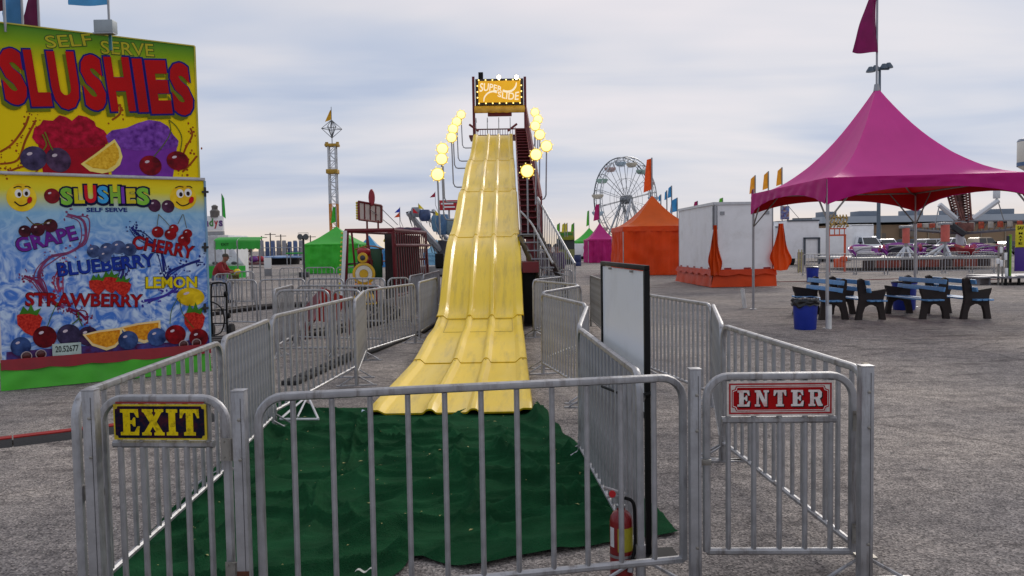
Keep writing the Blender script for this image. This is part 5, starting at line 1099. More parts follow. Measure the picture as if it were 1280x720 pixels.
q = P(722, 325, 66); t = thing('oil_drum', 'dark blue drum standing left of the pink tent', 'drum', (q.x, 66, 0)); b = MB(); b.lathe([(.29, 0), (.3, .02), (.3, .3), (.285, .32), (.3, .34), (.3, .86), (.28, .9)], n=18); b.build('shell', M('drum_blue', (24, 40, 88), .4, 0, .2, 5), t); b = MB(); b.lathe([(.29, .9), (.29, .92)], n=18); b.build('lid', black_p, t)

# ------------------------------------------------------------------ ferris wheel
FY = 170.0; fc = P(783, 249.5, FY); FW = thing('ferris_wheel', 'white ferris wheel with coloured tubs behind the orange tent', 'ferris wheel', (fc.x, FY, 0))
RR = 8.9; th = R_(40); ax_ = Vector((cos(th), sin(th), 0)); nx_ = Vector((-sin(th), cos(th), 0)); wc = Vector((fc.x, FY, fc.z))
def wp(a, r, off): return wc+ax_*(r*cos(a))+Vector((0, 0, r*sin(a)))+nx_*off
fm = M('wheel_white', (186, 190, 194), .4, .3, .12, 1); fd = M('wheel_grey', (90, 96, 102), .4, .5, .2, 1)
SEP = .85
for off in (-SEP, SEP):
    b = MB(); b.tube([wp(2*pi*k/64, RR, off) for k in range(64)], .13, 6, closed=True); b.tube([wp(2*pi*k/64, RR*.93, off) for k in range(64)], .06, 5, closed=True)
    for k in range(64): b.tube([wp(2*pi*k/64, RR, off), wp(2*pi*(k+.5)/64, RR*.93, off)], .04, 4)
    b.build('rim', fm if off < 0 else fd, FW, True)
    b = MB(); b.tube([wp(2*pi*k/48, RR*.5, off*.7) for k in range(48)], .035, 5, closed=True); b.tube([wp(2*pi*k/48, RR*.28, off*.6) for k in range(48)], .03, 5, closed=True); b.build('inner_ring', fd, FW, True)
    for k in range(16):
        a = 2*pi*(k+.5)/16; b = MB(); b.tube([wp(a, .5, off*.5), wp(a, RR, off)], .06, 5); b.build('spoke', fm if k % 2 else fd, FW, True)
b = MB()
for k in range(16): a = 2*pi*(k+.5)/16; b.tube([wp(a, RR, -SEP), wp(a, RR, SEP)], .05, 5); b.tube([wp(a, RR*.78, -SEP), wp(a, RR*.78, SEP)], .035, 5)
b.build('cross_bars', fd, FW, True)
b = MB(); b.tube([wc-nx_*1.1, wc+nx_*1.1], .9, 16); b.build('hub', M('hub', (130, 134, 138), .4, .5, .4, 2), FW, True)
for k in range(16):
    a = 2*pi*(k+.5)/16; p = wp(a, RR, 0); col = [(176, 200, 216), (200, 176, 176), (166, 200, 188), (212, 206, 188)][k % 4]
    b = MB(); T = Matrix.Translation((p.x, p.y, p.z-1.35)); b.lathe([(.2, -.5), (.8, -.42), (1.15, .0), (1.25, .38), (1.18, .4), (1.0, .1), (.6, -.2)], n=16, T=T); c_ = b.build('gondola', M('tub%d' % (k % 4), col, .4, 0, .25, 1.5), FW, True)
    b = MB(); 
    for s_ in (-1, 1): b.tube([(p.x+s_*.95, p.y, p.z-1.0), (p.x+s_*.6, p.y, p.z-.1), (p.x, p.y, p.z)], .05, 5)
    b.build('hanger', fd, c_, True)
for s_ in (-1, 1):
    for off in (-1.3, 1.3):
        b = MB(); b.tube([wc+nx_*off, (wc.x+ax_.x*s_*5.6+nx_.x*off*1.5, wc.y+ax_.y*s_*5.6+nx_.y*off*1.5, 0)], .22, 6); b.tube([wc+nx_*off, (wc.x+ax_.x*s_*3.2+nx_.x*off*1.4, wc.y+ax_.y*s_*3.2+nx_.y*off*1.4, 0)], .14, 6); b.build('support_leg', fm, FW, True)
b = MB(); b.box((wc.x, wc.y, .5), (12, 2.6, .9), th); b.build('base_trailer', M('base_grey', (120, 122, 128), .5), FW, True)

# ------------------------------------------------------------------ drop tower
TY = 150.0; tb = P(418.5, 300, TY); tw = thing('drop_tower', 'tall white lattice drop tower with an orange base and yellow flag', 'ride tower', (tb.x, TY, 0))
x_ = tb.x; zt = P(414.5, 183, TY).z; zo = P(417, 255, TY).z; hw_ = .66
def lattice(z0, z1, mat, nm):
    b = MB()
    for sx_ in (-1, 1):
        for sy_ in (-1, 1): b.tube([(x_+sx_*hw_, TY+sy_*hw_, z0), (x_+sx_*hw_, TY+sy_*hw_, z1)], .15, 5)
    n = max(2, int((z1-z0)/1.3))
    for k in range(n):
        a, c = z0+(z1-z0)*k/n, z0+(z1-z0)*(k+1)/n; s_ = 1 if k % 2 else -1
        for sy_ in (-1, 1): b.tube([(x_-s_*hw_, TY+sy_*hw_, a), (x_+s_*hw_, TY+sy_*hw_, c)], .07, 4); b.tube([(x_-hw_, TY+sy_*hw_, c), (x_+hw_, TY+sy_*hw_, c)], .06, 4)
        for sx_ in (-1, 1): b.tube([(x_+sx_*hw_, TY-s_*hw_, a), (x_+sx_*hw_, TY+s_*hw_, c)], .07, 4)
    b.build(nm, mat, tw, True)
lattice(0, zo, M('tower_orange', (196, 128, 40), .5, .1, .2, 1), 'lower_mast'); lattice(zo, zt, fm, 'upper_mast')
b = MB(); b.box((x_, TY, zt+.2), (2.5, 1.9, .5), bev=.1); b.box((x_-1.0, TY, zt+.35), (.5, .5, .9)); b.box((x_+1.0, TY, zt+.35), (.5, .5, .9)); b.build('crown_block', M('tower_gold', (176, 140, 50), .5, .3, .3, 2), tw, True)
zc = P(414, 161, TY).z; rd_ = 1.9; b = MB()
for k in range(4):
    a = k*pi/2+.4; p = (x_+rd_*cos(a), TY+rd_*sin(a), zc)
    b.tube([(x_, TY, zc+1.6), p, (x_, TY, zc-1.7)], .07, 5); b.tube([p, (x_+rd_*cos(a+pi/2), TY+rd_*sin(a+pi/2), zc)], .06, 5)
    p = (x_+rd_*.55*cos(a+.7), TY+rd_*.55*sin(a+.7), zc+.5); b.tube([(x_, TY, zc+1.6), p, (x_, TY, zc-1.7)], .06, 5)
b.tube([(x_, TY, zt), (x_, TY, zc+1.6)], .08, 5); b.build('star_ornament', fd, tw, True)
zf = P(413, 133.5, TY).z; b = MB(); b.tube([(x_, TY, zc+1.6), (x_, TY, zf)], .06, 5); b.build('flagpole', fd, tw, True)
b = MB(); b.grid(lambda u, v: (x_-1.2*u*(.2+.8*v), TY+.2*sin(u*5), zf-.3-2.0*v-.5*u), 6, 6); b.build('flag', M('flag_gold', (206, 160, 50), .7, trans=.35), tw, True)
b = MB(); b.box((x_, TY-.2, zo+(zt-zo)*.56), (2.1, 2.1, .8), bev=.1); b.build('gold_band', M('tower_gold', (0, 0, 0)), tw, True)

# ------------------------------------------------------------------ benches, bins
def bench(loc, rz, label):
    t = thing('park_bench', label, 'bench', loc, rz, group='blue slatted benches under the magenta canopy')
    br_ = M('bench_brown', (38, 28, 25), .7, 0, .25, 12, bump=.2, bscale=20); bs = M('bench_blue', (96, 150, 200), .5, 0, .15, 10, bump=.1)
    # local: seat faces +x, length along y
    fr_ = [(-.30, 0), (-.17, 0), (-.155, .14), (-.11, .27), (-.02, .32), (.08, .32), (.17, .27), (.21, .14), (.225, 0), (.35, 0), (.31, .22), (.29, .42), (.30, .50), (.33, .56), (.35, .66), (.22, .64), (.0, .61), (-.06, .60), (-.09, .72), (-.13, .86), (-.19, .89), (-.25, .86), (-.25, .70), (-.22, .48), (-.23, .36), (-.27, .18)]
    for s_ in (-1, 1):
        b = MB(); T = Matrix(((1, 0, 0, 0), (0, 0, 1, s_*.72), (0, 1, 0, 0), (0, 0, 0, 1))); b.prism(fr_, -.045, .045, T); b.build('end_frame', br_, t, smooth=30)
    for x, z, tl_ in ((-.145, .80, .25), (-.115, .64, .2)):
        b = MB(); T = Matrix.Translation((x+.045, 0, z)) @ Matrix.Rotation(-tl_, 4, 'Y'); b.box((0, 0, 0), (.035, 1.86, .10), T=T, bev=.008); b.build('back_slat', bs, t)
    for x in (-.02, .11, .24):
        b = MB(); b.box((x, 0, .415), (.11, 1.86, .035), bev=.008); b.build('seat_slat', bs, t)
    return t
bench(tuple(G(1025.6, 396)), pi+.04, 'left bench of the left back to back pair, beside the bagged bin')
bench(tuple(G(1067.7, 396)), .02, 'right bench of the left back to back pair under the canopy')
bench(tuple(G(1146, 395)), pi+.05, 'left bench of the right back to back pair, its seat facing the bins')
bench(tuple(G(1193, 395)), .03, 'rightmost bench under the magenta canopy')
def bin_(px, ytop, ybot, label, bag=False, lid=False):
    p = G(px, ybot); s_ = P(px, ytop, p.y).z; t = thing('litter_bin', label, 'bin', (p.x, p.y+.0, 0), group='blue litter bins')
    r = s_*.42; b = MB(); b.lathe([(r*.82, 0), (r*.86, .02), (r*.97, s_*.92), (r*1.03, s_*.93), (r*1.03, s_), (r*.95, s_), (r*.93, s_*.9)], n=24); b.build('drum', M('bin_blue', (18, 46, 150), .4, 0, .12, 5), t)
    if bag:
        b = MB()
        def f(u, v):
            a = u*2*pi; rr_ = r*(1.09+.10*noise.noise(Vector((cos(a)*3, sin(a)*3, v*3)))-.0*v); z = s_*1.03-v*s_*(.22+.16*noise.noise(Vector((cos(a)*2, sin(a)*2, 5)))); 
            if v < .15: rr_ *= .96; z = s_*(1.06+.05*noise.noise(Vector((cos(a)*4, sin(a)*4, 9))))
            return (rr_*cos(a), rr_*sin(a), z)
        b.grid(f, 40, 10); b.lathe([(.001, s_*.96), (r*.6, s_*1.03), (r*1.05, s_*1.05)], n=24, cap=False); b.build('black_bag', M('bin_bag', (16, 16, 18), .25, 0, .3, 6, bump=.5, bscale=9), t)
    else:
        b = MB(); b.lathe([(r*1.04, s_*.97), (r*1.06, s_*1.0), (r*.9, s_*1.05), (.01, s_*1.06)], n=24); b.build('rim_bag', M('bin_bag', (16, 16, 18), .25), t)
    return t
bin_(1006.5, 375, 411.5, 'blue bin lined with a black bag at the nearest canopy leg', bag=True)
bin_(1015.5, 334, 352.5, 'small blue bin standing far behind the benches')
bin_(1130, 352, 387, 'blue bin half hidden behind the right pair of benches')

# ------------------------------------------------------------------ red cable on the ground at right
b = MB(); b.tube([tuple(G(x, y)+Vector((0, 0, .012))) for x, y in ((955, 353), (1040, 351.5), (1120, 349), (1185, 348.5), (1250, 350))], .02, 6); tag(b.build('hose', M('red_hose', (120, 60, 56), .7)), 'thin red hose lying across the ground behind the benches', 'hose')

# ------------------------------------------------------------------ far building
BY = 100.0; b0 = P(1030, 300, BY); b1x = 130.0
BD = thing('warehouse', 'long low tan warehouse with a pale roof band behind the parked trucks', 'building', (b0.x, BY, 0))
ztw = P(1200, 279.5, BY).z; ztr = P(1200, 271.5, BY).z
b = MB(); b.box(((b0.x+b1x)/2, BY+15, ztw/2), (b1x-b0.x, 30, ztw)); b.build('wall', M('tan_wall', (146, 122, 96), .8, 0, .08, .4, dirt=(120, 100, 80), dscale=.3, damt=.4), BD, True)
b = MB(); b.box(((b0.x+b1x)/2, BY+14.8, (ztw+ztr)/2+.3), (b1x-b0.x+1, 31, ztr-ztw+.0)); b.build('roof_band', M('roof_band', (168, 178, 188), .5, .2, .06, .3), BD, True)
zr = ztr+.35
for x0, x1 in ((1090, 1117), (1154, 1172), (1208, 1227), (1262, 1290), (1044, 1060)):
    p0, p1 = P(x0, 269, BY), P(x1, 269, BY); b = MB(); b.box(((p0.x+p1.x)/2, BY+5, zr+.3), (p1.x-p0.x, 3, .9), bev=.05); b.build('roof_unit', M('roof_unit', (112, 122, 134), .5, .3), BD, True)
for x0, x1, y0, y1 in ((1124, 1139, 284, 296),):
    p0, p1 = P(x0, y0, BY), P(x1, y1, BY); b = MB(); b.box(((p0.x+p1.x)/2, BY-.6, (p0.z+p1.z)/2), (p1.x-p0.x, 1.2, p0.z-p1.z), bev=.05); b.build('awning', M('awning_grey', (120, 112, 100), .6), BD, True)
for x in (1160, 1226, 1256, 1101): p = P(x, 300, BY); b = MB(); b.box((p.x, BY-.06, ztw/2), (.12, .12, ztw)); b.build('downpipe', M('downpipe', (150, 136, 116), .6), BD, True)
for x in (1095, 1187): p = P(x, 300, BY); b = MB(); b.box((p.x, BY-.04, 1.3), (2.4, .08, 2.6)); b.build('door', M('bdoor', (110, 100, 88), .5), BD, True)

# light pole & water tank
q = P(1101, 262, 88); t = thing('stadium_light', 'tall grey light mast with two heads behind the magenta canopy', 'light pole', (P(1098, 300, 88).x, 88, 0)); zt = P(1098, 84, 88).z
b = MB(); b.tube([(0, 0, 0), (0, 0, zt)], [.22, .13], 10); b.build('pole', M('pole_grey', (96, 108, 120), .5, .5), t)
b = MB(); b.box((0, 0, zt-.2), (2.0, .25, .2)); b.build('crossarm', M('pole_grey', (0, 0, 0)), t)
for sx_, dz in ((-1.0, -.25), (-.45, -.1), (.45, .05), (.95, .15)): b = MB(); b.lathe([(.2, .3), (.45, -.1), (.48, -.25)], (sx_, 0, zt+dz), 12); b.build('lamp_head', M('lamp_head', (80, 92, 104), .4, .5), t)
q = P(1301, 190, 260); t = thing('water_tower', 'pale water tower cut by the right photo edge above the magenta canopy', 'water tower', (q.x, 260, 0)); 
z0, z1 = P(1290, 206, 260).z, P(1290, 172, 260).z; rt = (P(1301, 200, 260).x-P(1275.5, 200, 260).x)
b = MB(); b.lathe([(rt*.5, z0-2.5), (rt*.93, z0-.6), (rt, z0+.6), (rt, z1-.8), (rt*.95, z1-.3), (.1, z1+1.5)], n=40); tk = b.build('tank', M('tank_cream', (214, 208, 196), .5, 0, .05, .3), t)
b = MB(); b.lathe([(rt*1.004, z0-.3), (rt*1.008, z0+.9)], n=40, cap=False); b.lathe([(rt*.96, z1-.35), (rt*1.006, z1-.9), (rt*1.006, z1-1.1)], n=40, cap=False); b.build('blue_band', M('tank_blue', (70, 100, 140), .5), tk)
b = MB(); b.lathe([(3, 0), (1.8, 4), (1.8, z0-2)], n=20); b.build('stem', M('tank_cream', (0, 0, 0)), t)

# ------------------------------------------------------------------ vehicles
def wheel(t, x, y, r, w=.22):
    b = MB(); b.lathe([(r*.6, -w/2), (r*.95, -w/2), (r, -w*.35), (r, w*.35), (r*.95, w/2), (r*.6, w/2)], (x, y, r), 20, axis='Y'); o = b.build('wheel', dark_r, t)
    b = MB(); b.lathe([(r*.2, -w/2-.01), (r*.6, -w*.45), (r*.6, w*.45), (r*.2, w/2+.01)], (x, y, r), 16, axis='Y'); b.build('rim', steel, o)
def vehicle(name, label, cat, loc, rz, kind, col, group='vehicles parked before the warehouse'):
    """x forward, y sideways; built at real size"""
    t = thing(name, label, cat, loc, rz, group); W_ = 1.86
    mat = M('car_%d_%d_%d' % col, col, .3, .1, .05, 1, coat=.4)
    T = lambda: Matrix(((1, 0, 0, 0), (0, 0, -1, 0), (0, 1, 0, 0), (0, 0, 0, 1)))
    if kind == 'pickup':
        body = [(-2.7, .5), (2.5, .45), (2.75, .6), (2.75, .95), (2.6, 1.1), (1.3, 1.2), (-2.7, 1.22)]; cab = [(-.75, 1.2), (-.7, 1.75), (-.45, 1.86), (.55, 1.86), (.75, 1.8), (1.35, 1.2)]; ws = (-1.75, 1.75); r = .4
    elif kind == 'sedan':
        body = [(-2.3, .35), (2.25, .3), (2.35, .6), (2.2, .78), (1.2, .92), (-1.6, 1.0), (-2.25, .98), (-2.35, .6)]; cab = [(-1.7, .98), (-1.0, 1.36), (-.5, 1.44), (.3, 1.42), (1.2, .92)]; ws = (-1.4, 1.45); r = .32
    elif kind == 'suv':
        body = [(-2.4, .42), (2.3, .4), (2.45, .6), (2.4, .98), (1.3, 1.12), (-2.4, 1.15)]; cab = [(-2.35, 1.12), (-2.2, 1.72), (-1.9, 1.8), (.5, 1.8), (.75, 1.72), (1.35, 1.1)]; ws = (-1.45, 1.5); r = .37
    else:
        body = [(.2, .45), (2.6, .42), (2.75, .6), (2.75, .95), (2.6, 1.12), (1.8, 1.28), (.2, 1.4)]; cab = [(.2, 1.38), (.2, 2.05), (.35, 2.12), (1.0, 2.12), (1.2, 2.05), (1.85, 1.28)]; ws = (-2.3, 1.75); r = .38
    b = MB(); b.prism(body, -W_/2, W_/2, T()); o = b.build('body', mat, t, smooth=30)
    m_ = o.modifiers.new('b', 'BEVEL'); m_.width = .07; m_.segments = 3; m_.limit_method = 'ANGLE'
    n = len(cab); cxm = sum(p[0] for p in cab)/n; vs = []
    for s_ in (-1, 1):
        for x, z in cab:
            k = (z-cab[0][1])/(max(p[1] for p in cab)-cab[0][1]); vs.append((x, s_*(W_/2-.06-.17*k), z))
    fs = [tuple(range(n-1, -1, -1)), tuple(range(n, 2*n))]+[(i, (i+1) % n, (i+1) % n+n, i+n) for i in range(n)]
    b = MB(); b.add(vs, fs); b.build('cab', mat, t, smooth=30)
    zt_ = max(p[1] for p in cab); zb_ = cab[0][1]
    def side(x0, x1, xa, xb):
        for s_ in (-1, 1):
            q = []
            for x, k in ((x0, .12), (x1, .12), (xb, .86), (xa, .86)): z = zb_+(zt_-zb_)*k; q.append((x, s_*(W_/2-.06-.17*k+.006), z))
            b = MB(); b.add(q, [(0, 1, 2, 3)]); b.build('side_window', glass, t)
    fx = cab[-1][0]; tx = cab[-2][0]
    if kind in ('sedan', 'suv'): side(-1.5 if kind == 'sedan' else -2.2, -.35, -.95 if kind == 'sedan' else -2.1, -.35); side(-.28, fx-.2, -.28, tx+.12)
    elif kind == 'pickup': side(-.62, .15, -.55, .15); side(.22, fx-.18, .22, tx+.05)
    else: side(.75, fx-.2, .75, tx+.05)
    # windscreen along the last slope
    (xa, za), (xb, zb2) = cab[-2], cab[-1]; sl = Vector((xb-xa, 0, zb2-za)); nn_ = Vector((-sl.z, 0, sl.x)).normalized(); nn_ = nn_ if nn_.z > 0 else -nn_
    q = []
    for k, yy in ((.08, 1), (.9, 1), (.9, -1), (.08, -1)): p = Vector((xa, 0, za))+sl*k+nn_*.008; w_ = W_/2-.06-.17*(p.z-zb_)/(zt_-zb_)-.08; q.append((p.x, yy*w_, p.z))
    b = MB(); b.add(q, [(0, 1, 2, 3)]); b.build('windscreen', glass, t)
    xf = max(p[0] for p in body)
    for s_ in (-1, 1):
        b = MB(); b.box((xf-.03, s_*.68, .82), (.1, .32, .17), bev=.03); b.build('headlight', M('headlight', (200, 205, 210), .15, .3), t)
        b = MB(); b.box((fx-.35, s_*(W_/2+.08), zb_+.12), (.12, .2, .2), bev=.03); b.build('mirror', black_p, t)
    b = MB(); b.box((xf-.0, 0, .8), (.06, .85, .2), bev=.01); b.build('grille', M('grille_dark', (44, 46, 50), .4, .3), t)
    b = MB(); b.box((xf+.0, 0, .53), (.14, W_-.05, .18), bev=.04); b.build('bumper', M('bumper', (130, 132, 136), .4, .5) if kind != 'sedan' else mat, t)
    if kind == 'truck':
        b = MB(); b.box((-1.75, 0, 2.0), (3.8, 2.25, 2.5), bev=.03); bx_ = b.build('cargo_box', white_p, t)
        b = MB(); b.box((-1.4, 0, .62), (4.2, .9, .22)); b.build('chassis', black_p, t)
        b = MB(); b.box((-1.75+1.9+.01, 0, 3.17), (.04, 2.2, .06)); b.build('box_rail', steel, bx_)
    for x in ws:
        for s_ in (-1, 1): wheel(t, x, s_*(W_/2-.08 if kind != 'truck' or x > 0 else .95), r)
    return t
face = -pi/2
def park(name, px, Y, rz, kind, col, label, cat): q = P(px, 320, Y); return vehicle(name, label, cat, (q.x, Y, 0), rz, kind, col)
park('box_truck', 1077, 76, face+.12, 'truck', (226, 228, 230), 'white box truck facing the photo behind the purple ride car', 'truck')
park('pickup_truck', 1106, 84, face-.1, 'pickup', (220, 222, 226), 'white pickup truck parked just right of the box truck, nose to the photo', 'pickup')
park('parked_car', 1119, 76, face+.5, 'sedan', (170, 176, 184), 'silver grey car parked between the white pickup and the dark van', 'car')
park('parked_car', 1128, 70, pi-.25, 'sedan', (200, 204, 210), 'pale silver car behind the left purple ride car', 'car')
park('parked_van', 1146, 88, face+.3, 'suv', (60, 66, 74), 'dark grey van parked left of the far canopy post', 'van')
park('pickup_truck', 1160, 82, pi+.3, 'suv', (214, 216, 220), 'white sport utility vehicle right of the far canopy post', 'car')
park('pickup_truck', 1192, 80, pi+.25, 'pickup', (222, 224, 228), 'white pickup truck seen behind the white ride struts', 'pickup')
park('pickup_truck', 1224, 78, .12, 'pickup', (184, 170, 148), 'tan pickup truck seen behind the red and yellow ride car', 'pickup')
park('parked_car', 1262, 82, .2, 'sedan', (50, 52, 58), 'dark car parked behind the purple stage', 'car')

# white semi trailers behind the far fence
q = P(1002, 326, 58); T0 = thing('cargo_trailer', 'white cargo trailer with a dark framed doorway behind the small blue bin', 'trailer', (q.x+.1, 58, 0))
zt = P(1002, 276, 58).z; w_ = P(1024, 300, 58).x-P(984.5, 300, 58).x
b = MB(); b.box((0, 1.5, (zt+.5)/2), (w_, 3, zt-.5), bev=.02); b.build('body', white_p, T0)
b = MB()
for x in (w_*.04, w_*.5): b.box((x, -.04, 1.0), (.14, .1, 1.9))
b.box((w_*.27, -.04, 1.95), (w_*.46+.14, .1, .12)); b.build('door_frame', M('dframe', (84, 90, 98), .5, .4), T0)
b = MB(); b.box((0, -.02, zt+.02), (w_+.05, .1, .1)); b.box((.0, .2, zt+.15), (w_*.6, .15, .1)); b.tube([(-w_*.52, .2, zt+1.3), (-.2, .2, zt+.15)], .02, 5); b.build('roof_gear', M('dframe', (0, 0, 0)), T0)
for x in (-w_*.35,): b = MB(); b.lathe([(.4, -.3), (.42, 0), (.4, .3)], (x, .6, .42), 16, axis='X'); b.build('wheel', dark_r, T0)
q = P(1042, 326, 66); T1 = thing('cargo_trailer', 'plain white cargo trailer seen through the orange entrance frame', 'trailer', (q.x+.1, 66, 0)); zt = P(1040, 285, 66).z
b = MB(); b.box((0, 2, (zt+.4)/2), (2.9, 4, zt-.4), bev=.02); b.build('body', white_p, T1); b = MB(); b.box((0, .1, .25), (2.6, .5, .35)); b.build('underside', black_p, T1)
q = P(977, 326, 60); T2 = thing('cargo_trailer', 'white trailer end with grey rails right of the folded orange curtain', 'trailer', (q.x, 60, 0)); zt = P(977, 282, 60).z
b = MB(); b.box((0, 1.2, (zt+.4)/2), (1.0, 2.4, zt-.4), bev=.02); b.build('body', white_p, T2)
b = MB(); b.tube([(.45, -.1, 0), (.45, -.1, zt+.5)], .05, 6); b.tube([(-.5, -.1, zt-.1), (.5, -.1, zt-.1)], .04, 6); b.tube([(-.5, -.1, zt+.3), (.5, -.1, zt+.3)], .03, 6); b.build('rail', M('dframe', (0, 0, 0)), T2)

# ------------------------------------------------------------------ purple ride
RY = 50.0
RD = thing('spinning_ride', 'large spinning ride with a white mast, red cylinders and an orange striped truss', 'ride', (P(1195, 330, RY).x, RY, 0))
def rp(px, py, Y=RY): return P(px, py, Y)
wr = M('ride_white', (206, 210, 214), .4, .2, .06, 2); sal = M('salmon', (200, 96, 84), .4, 0, .12, 4); lat = M('dark_lattice', (84, 34, 30), .5, .2, .5, 2, col2=(140, 90, 80))
b = MB(); m0, m1 = rp(1200, 329), rp(1200, 288); b.tube([(m0.x, RY, .2), (m1.x, RY, m1.z)], .24, 14); b.build('centre_post', wr, RD, True)
b = MB(); a, c = rp(1204, 277), rp(1197, 238)
for sx_ in (-.38, .38):
    for sy_ in (-.38, .38): b.tube([(a.x+sx_*.75, RY+sy_, a.z), (c.x+sx_*1.3, RY+sy_, c.z)], .07, 5)
for k in range(12):
    p0, p1 = a.lerp(c, k/12), a.lerp(c, (k+1)/12); w0 = .38*(.75+.55*k/12)
    for sy_ in (-.38, .38): b.tube([(p0.x-w0, RY+sy_, p0.z), (p1.x+w0, RY+sy_, p1.z)], .05, 4); b.tube([(p0.x+w0, RY+sy_, p0.z), (p1.x-w0, RY+sy_, p1.z)], .05, 4)
    b.box(((p0.x+p1.x)/2, RY, (p0.z+p1.z)/2), (w0*1.7, .5, .12))
b.build('mast', lat, RD, True)
for pts in (((1171, 256), (1192, 274)), ((1212, 274), (1244, 251))):
    b = MB(); p0, p1 = rp(*pts[0]), rp(*pts[1]); b.tube([(p0.x, RY-.3, p0.z), (p1.x, RY-.3, p1.z)], .15, 6, sq=3); b.build('upper_arm', wr, RD, True)
    p = rp(pts[0][0] if pts[0][0] < 1200 else pts[1][0], 258 if pts[0][0] < 1200 else 251); 
b = MB(); p = rp(1242, 249); b.box((p.x, RY-.3, p.z+.3), (.3, .3, .55), bev=.03); b.build('arm_tip', wr, RD, True)
for x0, y0, x1, y1 in ((1171, 257, 1163, 292), (1244, 252, 1251, 275), (1195, 250, 1193, 276)):
    b = MB(); p0, p1 = rp(x0, y0), rp(x1, y1); b.tube([(p0.x, RY-.3, p0.z), (p1.x, RY-.3, p1.z)], .035, 5); b.build('cable', steel, RD, True)
# truss ring (horizontal arms reaching both sides)
for x1, y1t, y1b in ((1140, 281, 287), (1300, 276, 284)):
    b = MB(); p0t, p0b = rp(1204, 277), rp(1204, 292); pt, pb = rp(x1, y1t, RY-2), rp(x1, y1b, RY-2)
    for s_ in (-.3, .3): b.tube([(p0t.x, RY+s_, p0t.z), (pt.x, RY-2+s_, pt.z)], .07, 5); b.tube([(p0b.x, RY+s_, p0b.z), (pb.x, RY-2+s_, pb.z)], .08, 5)
    for k in range(14):
        u0, u1 = k/14, (k+1)/14; q0, q1 = p0b.lerp(pb, u0), p0t.lerp(pt, u1); b.tube([(q0.x, RY-2*u0-.3, q0.z), (q1.x, RY-2*u1-.3, q1.z)], .035, 4)
    b.build('sweep_arm', M('sweep_grey', (120, 120, 124), .5, .4), RD, True)
    for k in range(8):
        u = (k+.5)/8; b = MB(); c0_, c1_ = p0b.lerp(pb, u), p0t.lerp(pt, u); h_ = (c1_.z-c0_.z)*.62; b.box((c0_.x, RY-2*u-.42, (c0_.z+c1_.z)/2+.1), (.34, .04, max(.25, h_)), bev=.01); b.build('light_panel', M('panel_orange', (176, 74, 46), .5, 0, .4, 6) if k % 2 else M('panel_pale', (176, 170, 160), .5, 0, .2, 6), RD, True)
b = MB(); p0, p1 = rp(1186, 276), rp(1208, 292); b.box((rp(1197, 284).x, RY-.5, (p0.z+p1.z)/2), (1.0, .8, .5), bev=.03); b.build('centre_box', lat, RD, True)
b = MB(); p0, p1 = rp(1186, 279, RY-1), rp(1206, 293, RY-1.2); b.tube([p0, p1], .2, 5, sq=3); b.build('dark_arm', M('dark_arm', (60, 62, 66), .5, .4), RD, True)
for px_, y0, y1, yb in ((1132.5, 285, 304, 312), (1181.5, 281, 302, 312)):
    b = MB(); p0, p1 = rp(px_, y0, RY-4), rp(px_, y1, RY-4); b.tube([p0, p1], .20 if px_ < 1150 else .24, 12); b.build('red_cylinder', sal, RD, True)
    b = MB(); p2 = rp(px_, 327, RY-4); b.tube([p1, p2], .10, 8)
    b.box((p0.x, RY-4, p0.z+.06), (.7, .3, .16), bev=.02); b.build('column', steel, RD, True)
    sp_ = (1148, 1163, 1186, 1191) if px_ > 1150 else (1118, 1126, 1140, 1150)
    for x in sp_:
        b = MB(); p3 = rp(x, 325, RY-4.4+.3*(x % 3)); b.tube([(p1.x, p1.y, p1.z-.15), p3], .07, 6); b.build('strut', wr, RD, True)
b = MB(); p0, p1 = rp(1070, 329, RY-5), rp(1245, 329, RY-5); 
b.box(((p0.x+p1.x)/2, RY-2, .68), (p1.x-p0.x, 6.5, .14), bev=.02); b.build('deck', M('deck_grey', (168, 168, 166), .5, .3, .1, 1), RD, True)
x = p0.x+.3
k = 0
while x < p1.x-.5:
    b = MB(); b.box((x+.35, RY-5.15, .38), (.66, .1, .42), bev=.01); b.build('deck_skirt', M('skirt_rust', (120, 48, 32), .6, 0, .3, 4) if k % 3 else M('skirt_dark', (54, 40, 38), .6), RD, True); x += .72; k += 1
def tub(px, Y, rz, c1, c2, label, s=1.0):
    q = P(px, 325, Y); t = thing('ride_car', label, 'ride car', (q.x, Y, .76), rz, group='cars of the purple spinning ride'); b = MB()
    def f(u, v):
        a = -pi*.62+u*pi*1.24; r = (.75+.28*v)*s*(1+.05*cos(a*3)); z = (.04+v*(.38+.32*cos(a)**2*(1 if abs(a) < pi/2 else .4)))*s; return (r*cos(a+pi/2)*1.15, r*sin(a+pi/2), z)
    b.grid(f, 30, 8); o = b.build('shell', c1, t); m_ = o.modifiers.new('s', 'SOLIDIFY'); m_.thickness = .08
    b = MB(); b.box((0, .28*s, .22*s), (1.2*s, .5*s, .18*s), bev=.06); b.box((0, .52*s, .42*s), (1.2*s, .16*s, .4*s), bev=.06); b.build('seat', c2, t)
    b = MB(); b.lathe([(.75*s, -.05), (.85*s, .02), (.8*s, .1)], n=24); b.build('base', M('tub_base', (110, 110, 116), .5, .3), t)
    b = MB(); b.tube(catmull([(-.8*s, -.1, .3*s), (-.6*s, -.6*s, .5*s), (0, -.75*s, .55*s), (.6*s, -.6*s, .5*s), (.8*s, -.1, .3*s)], 4), .035, 6); b.build('lap_bar', steel, t)
    for s_ in (-1, 1): b = MB(); b.ball((s_*.95*s, .1, .45*s), .18*s, 10, (.5, 1, 1.3)); b.build('side_wing', M('wing_mix', (176, 60, 90), .4, 0, .3, 5), t)
    return t
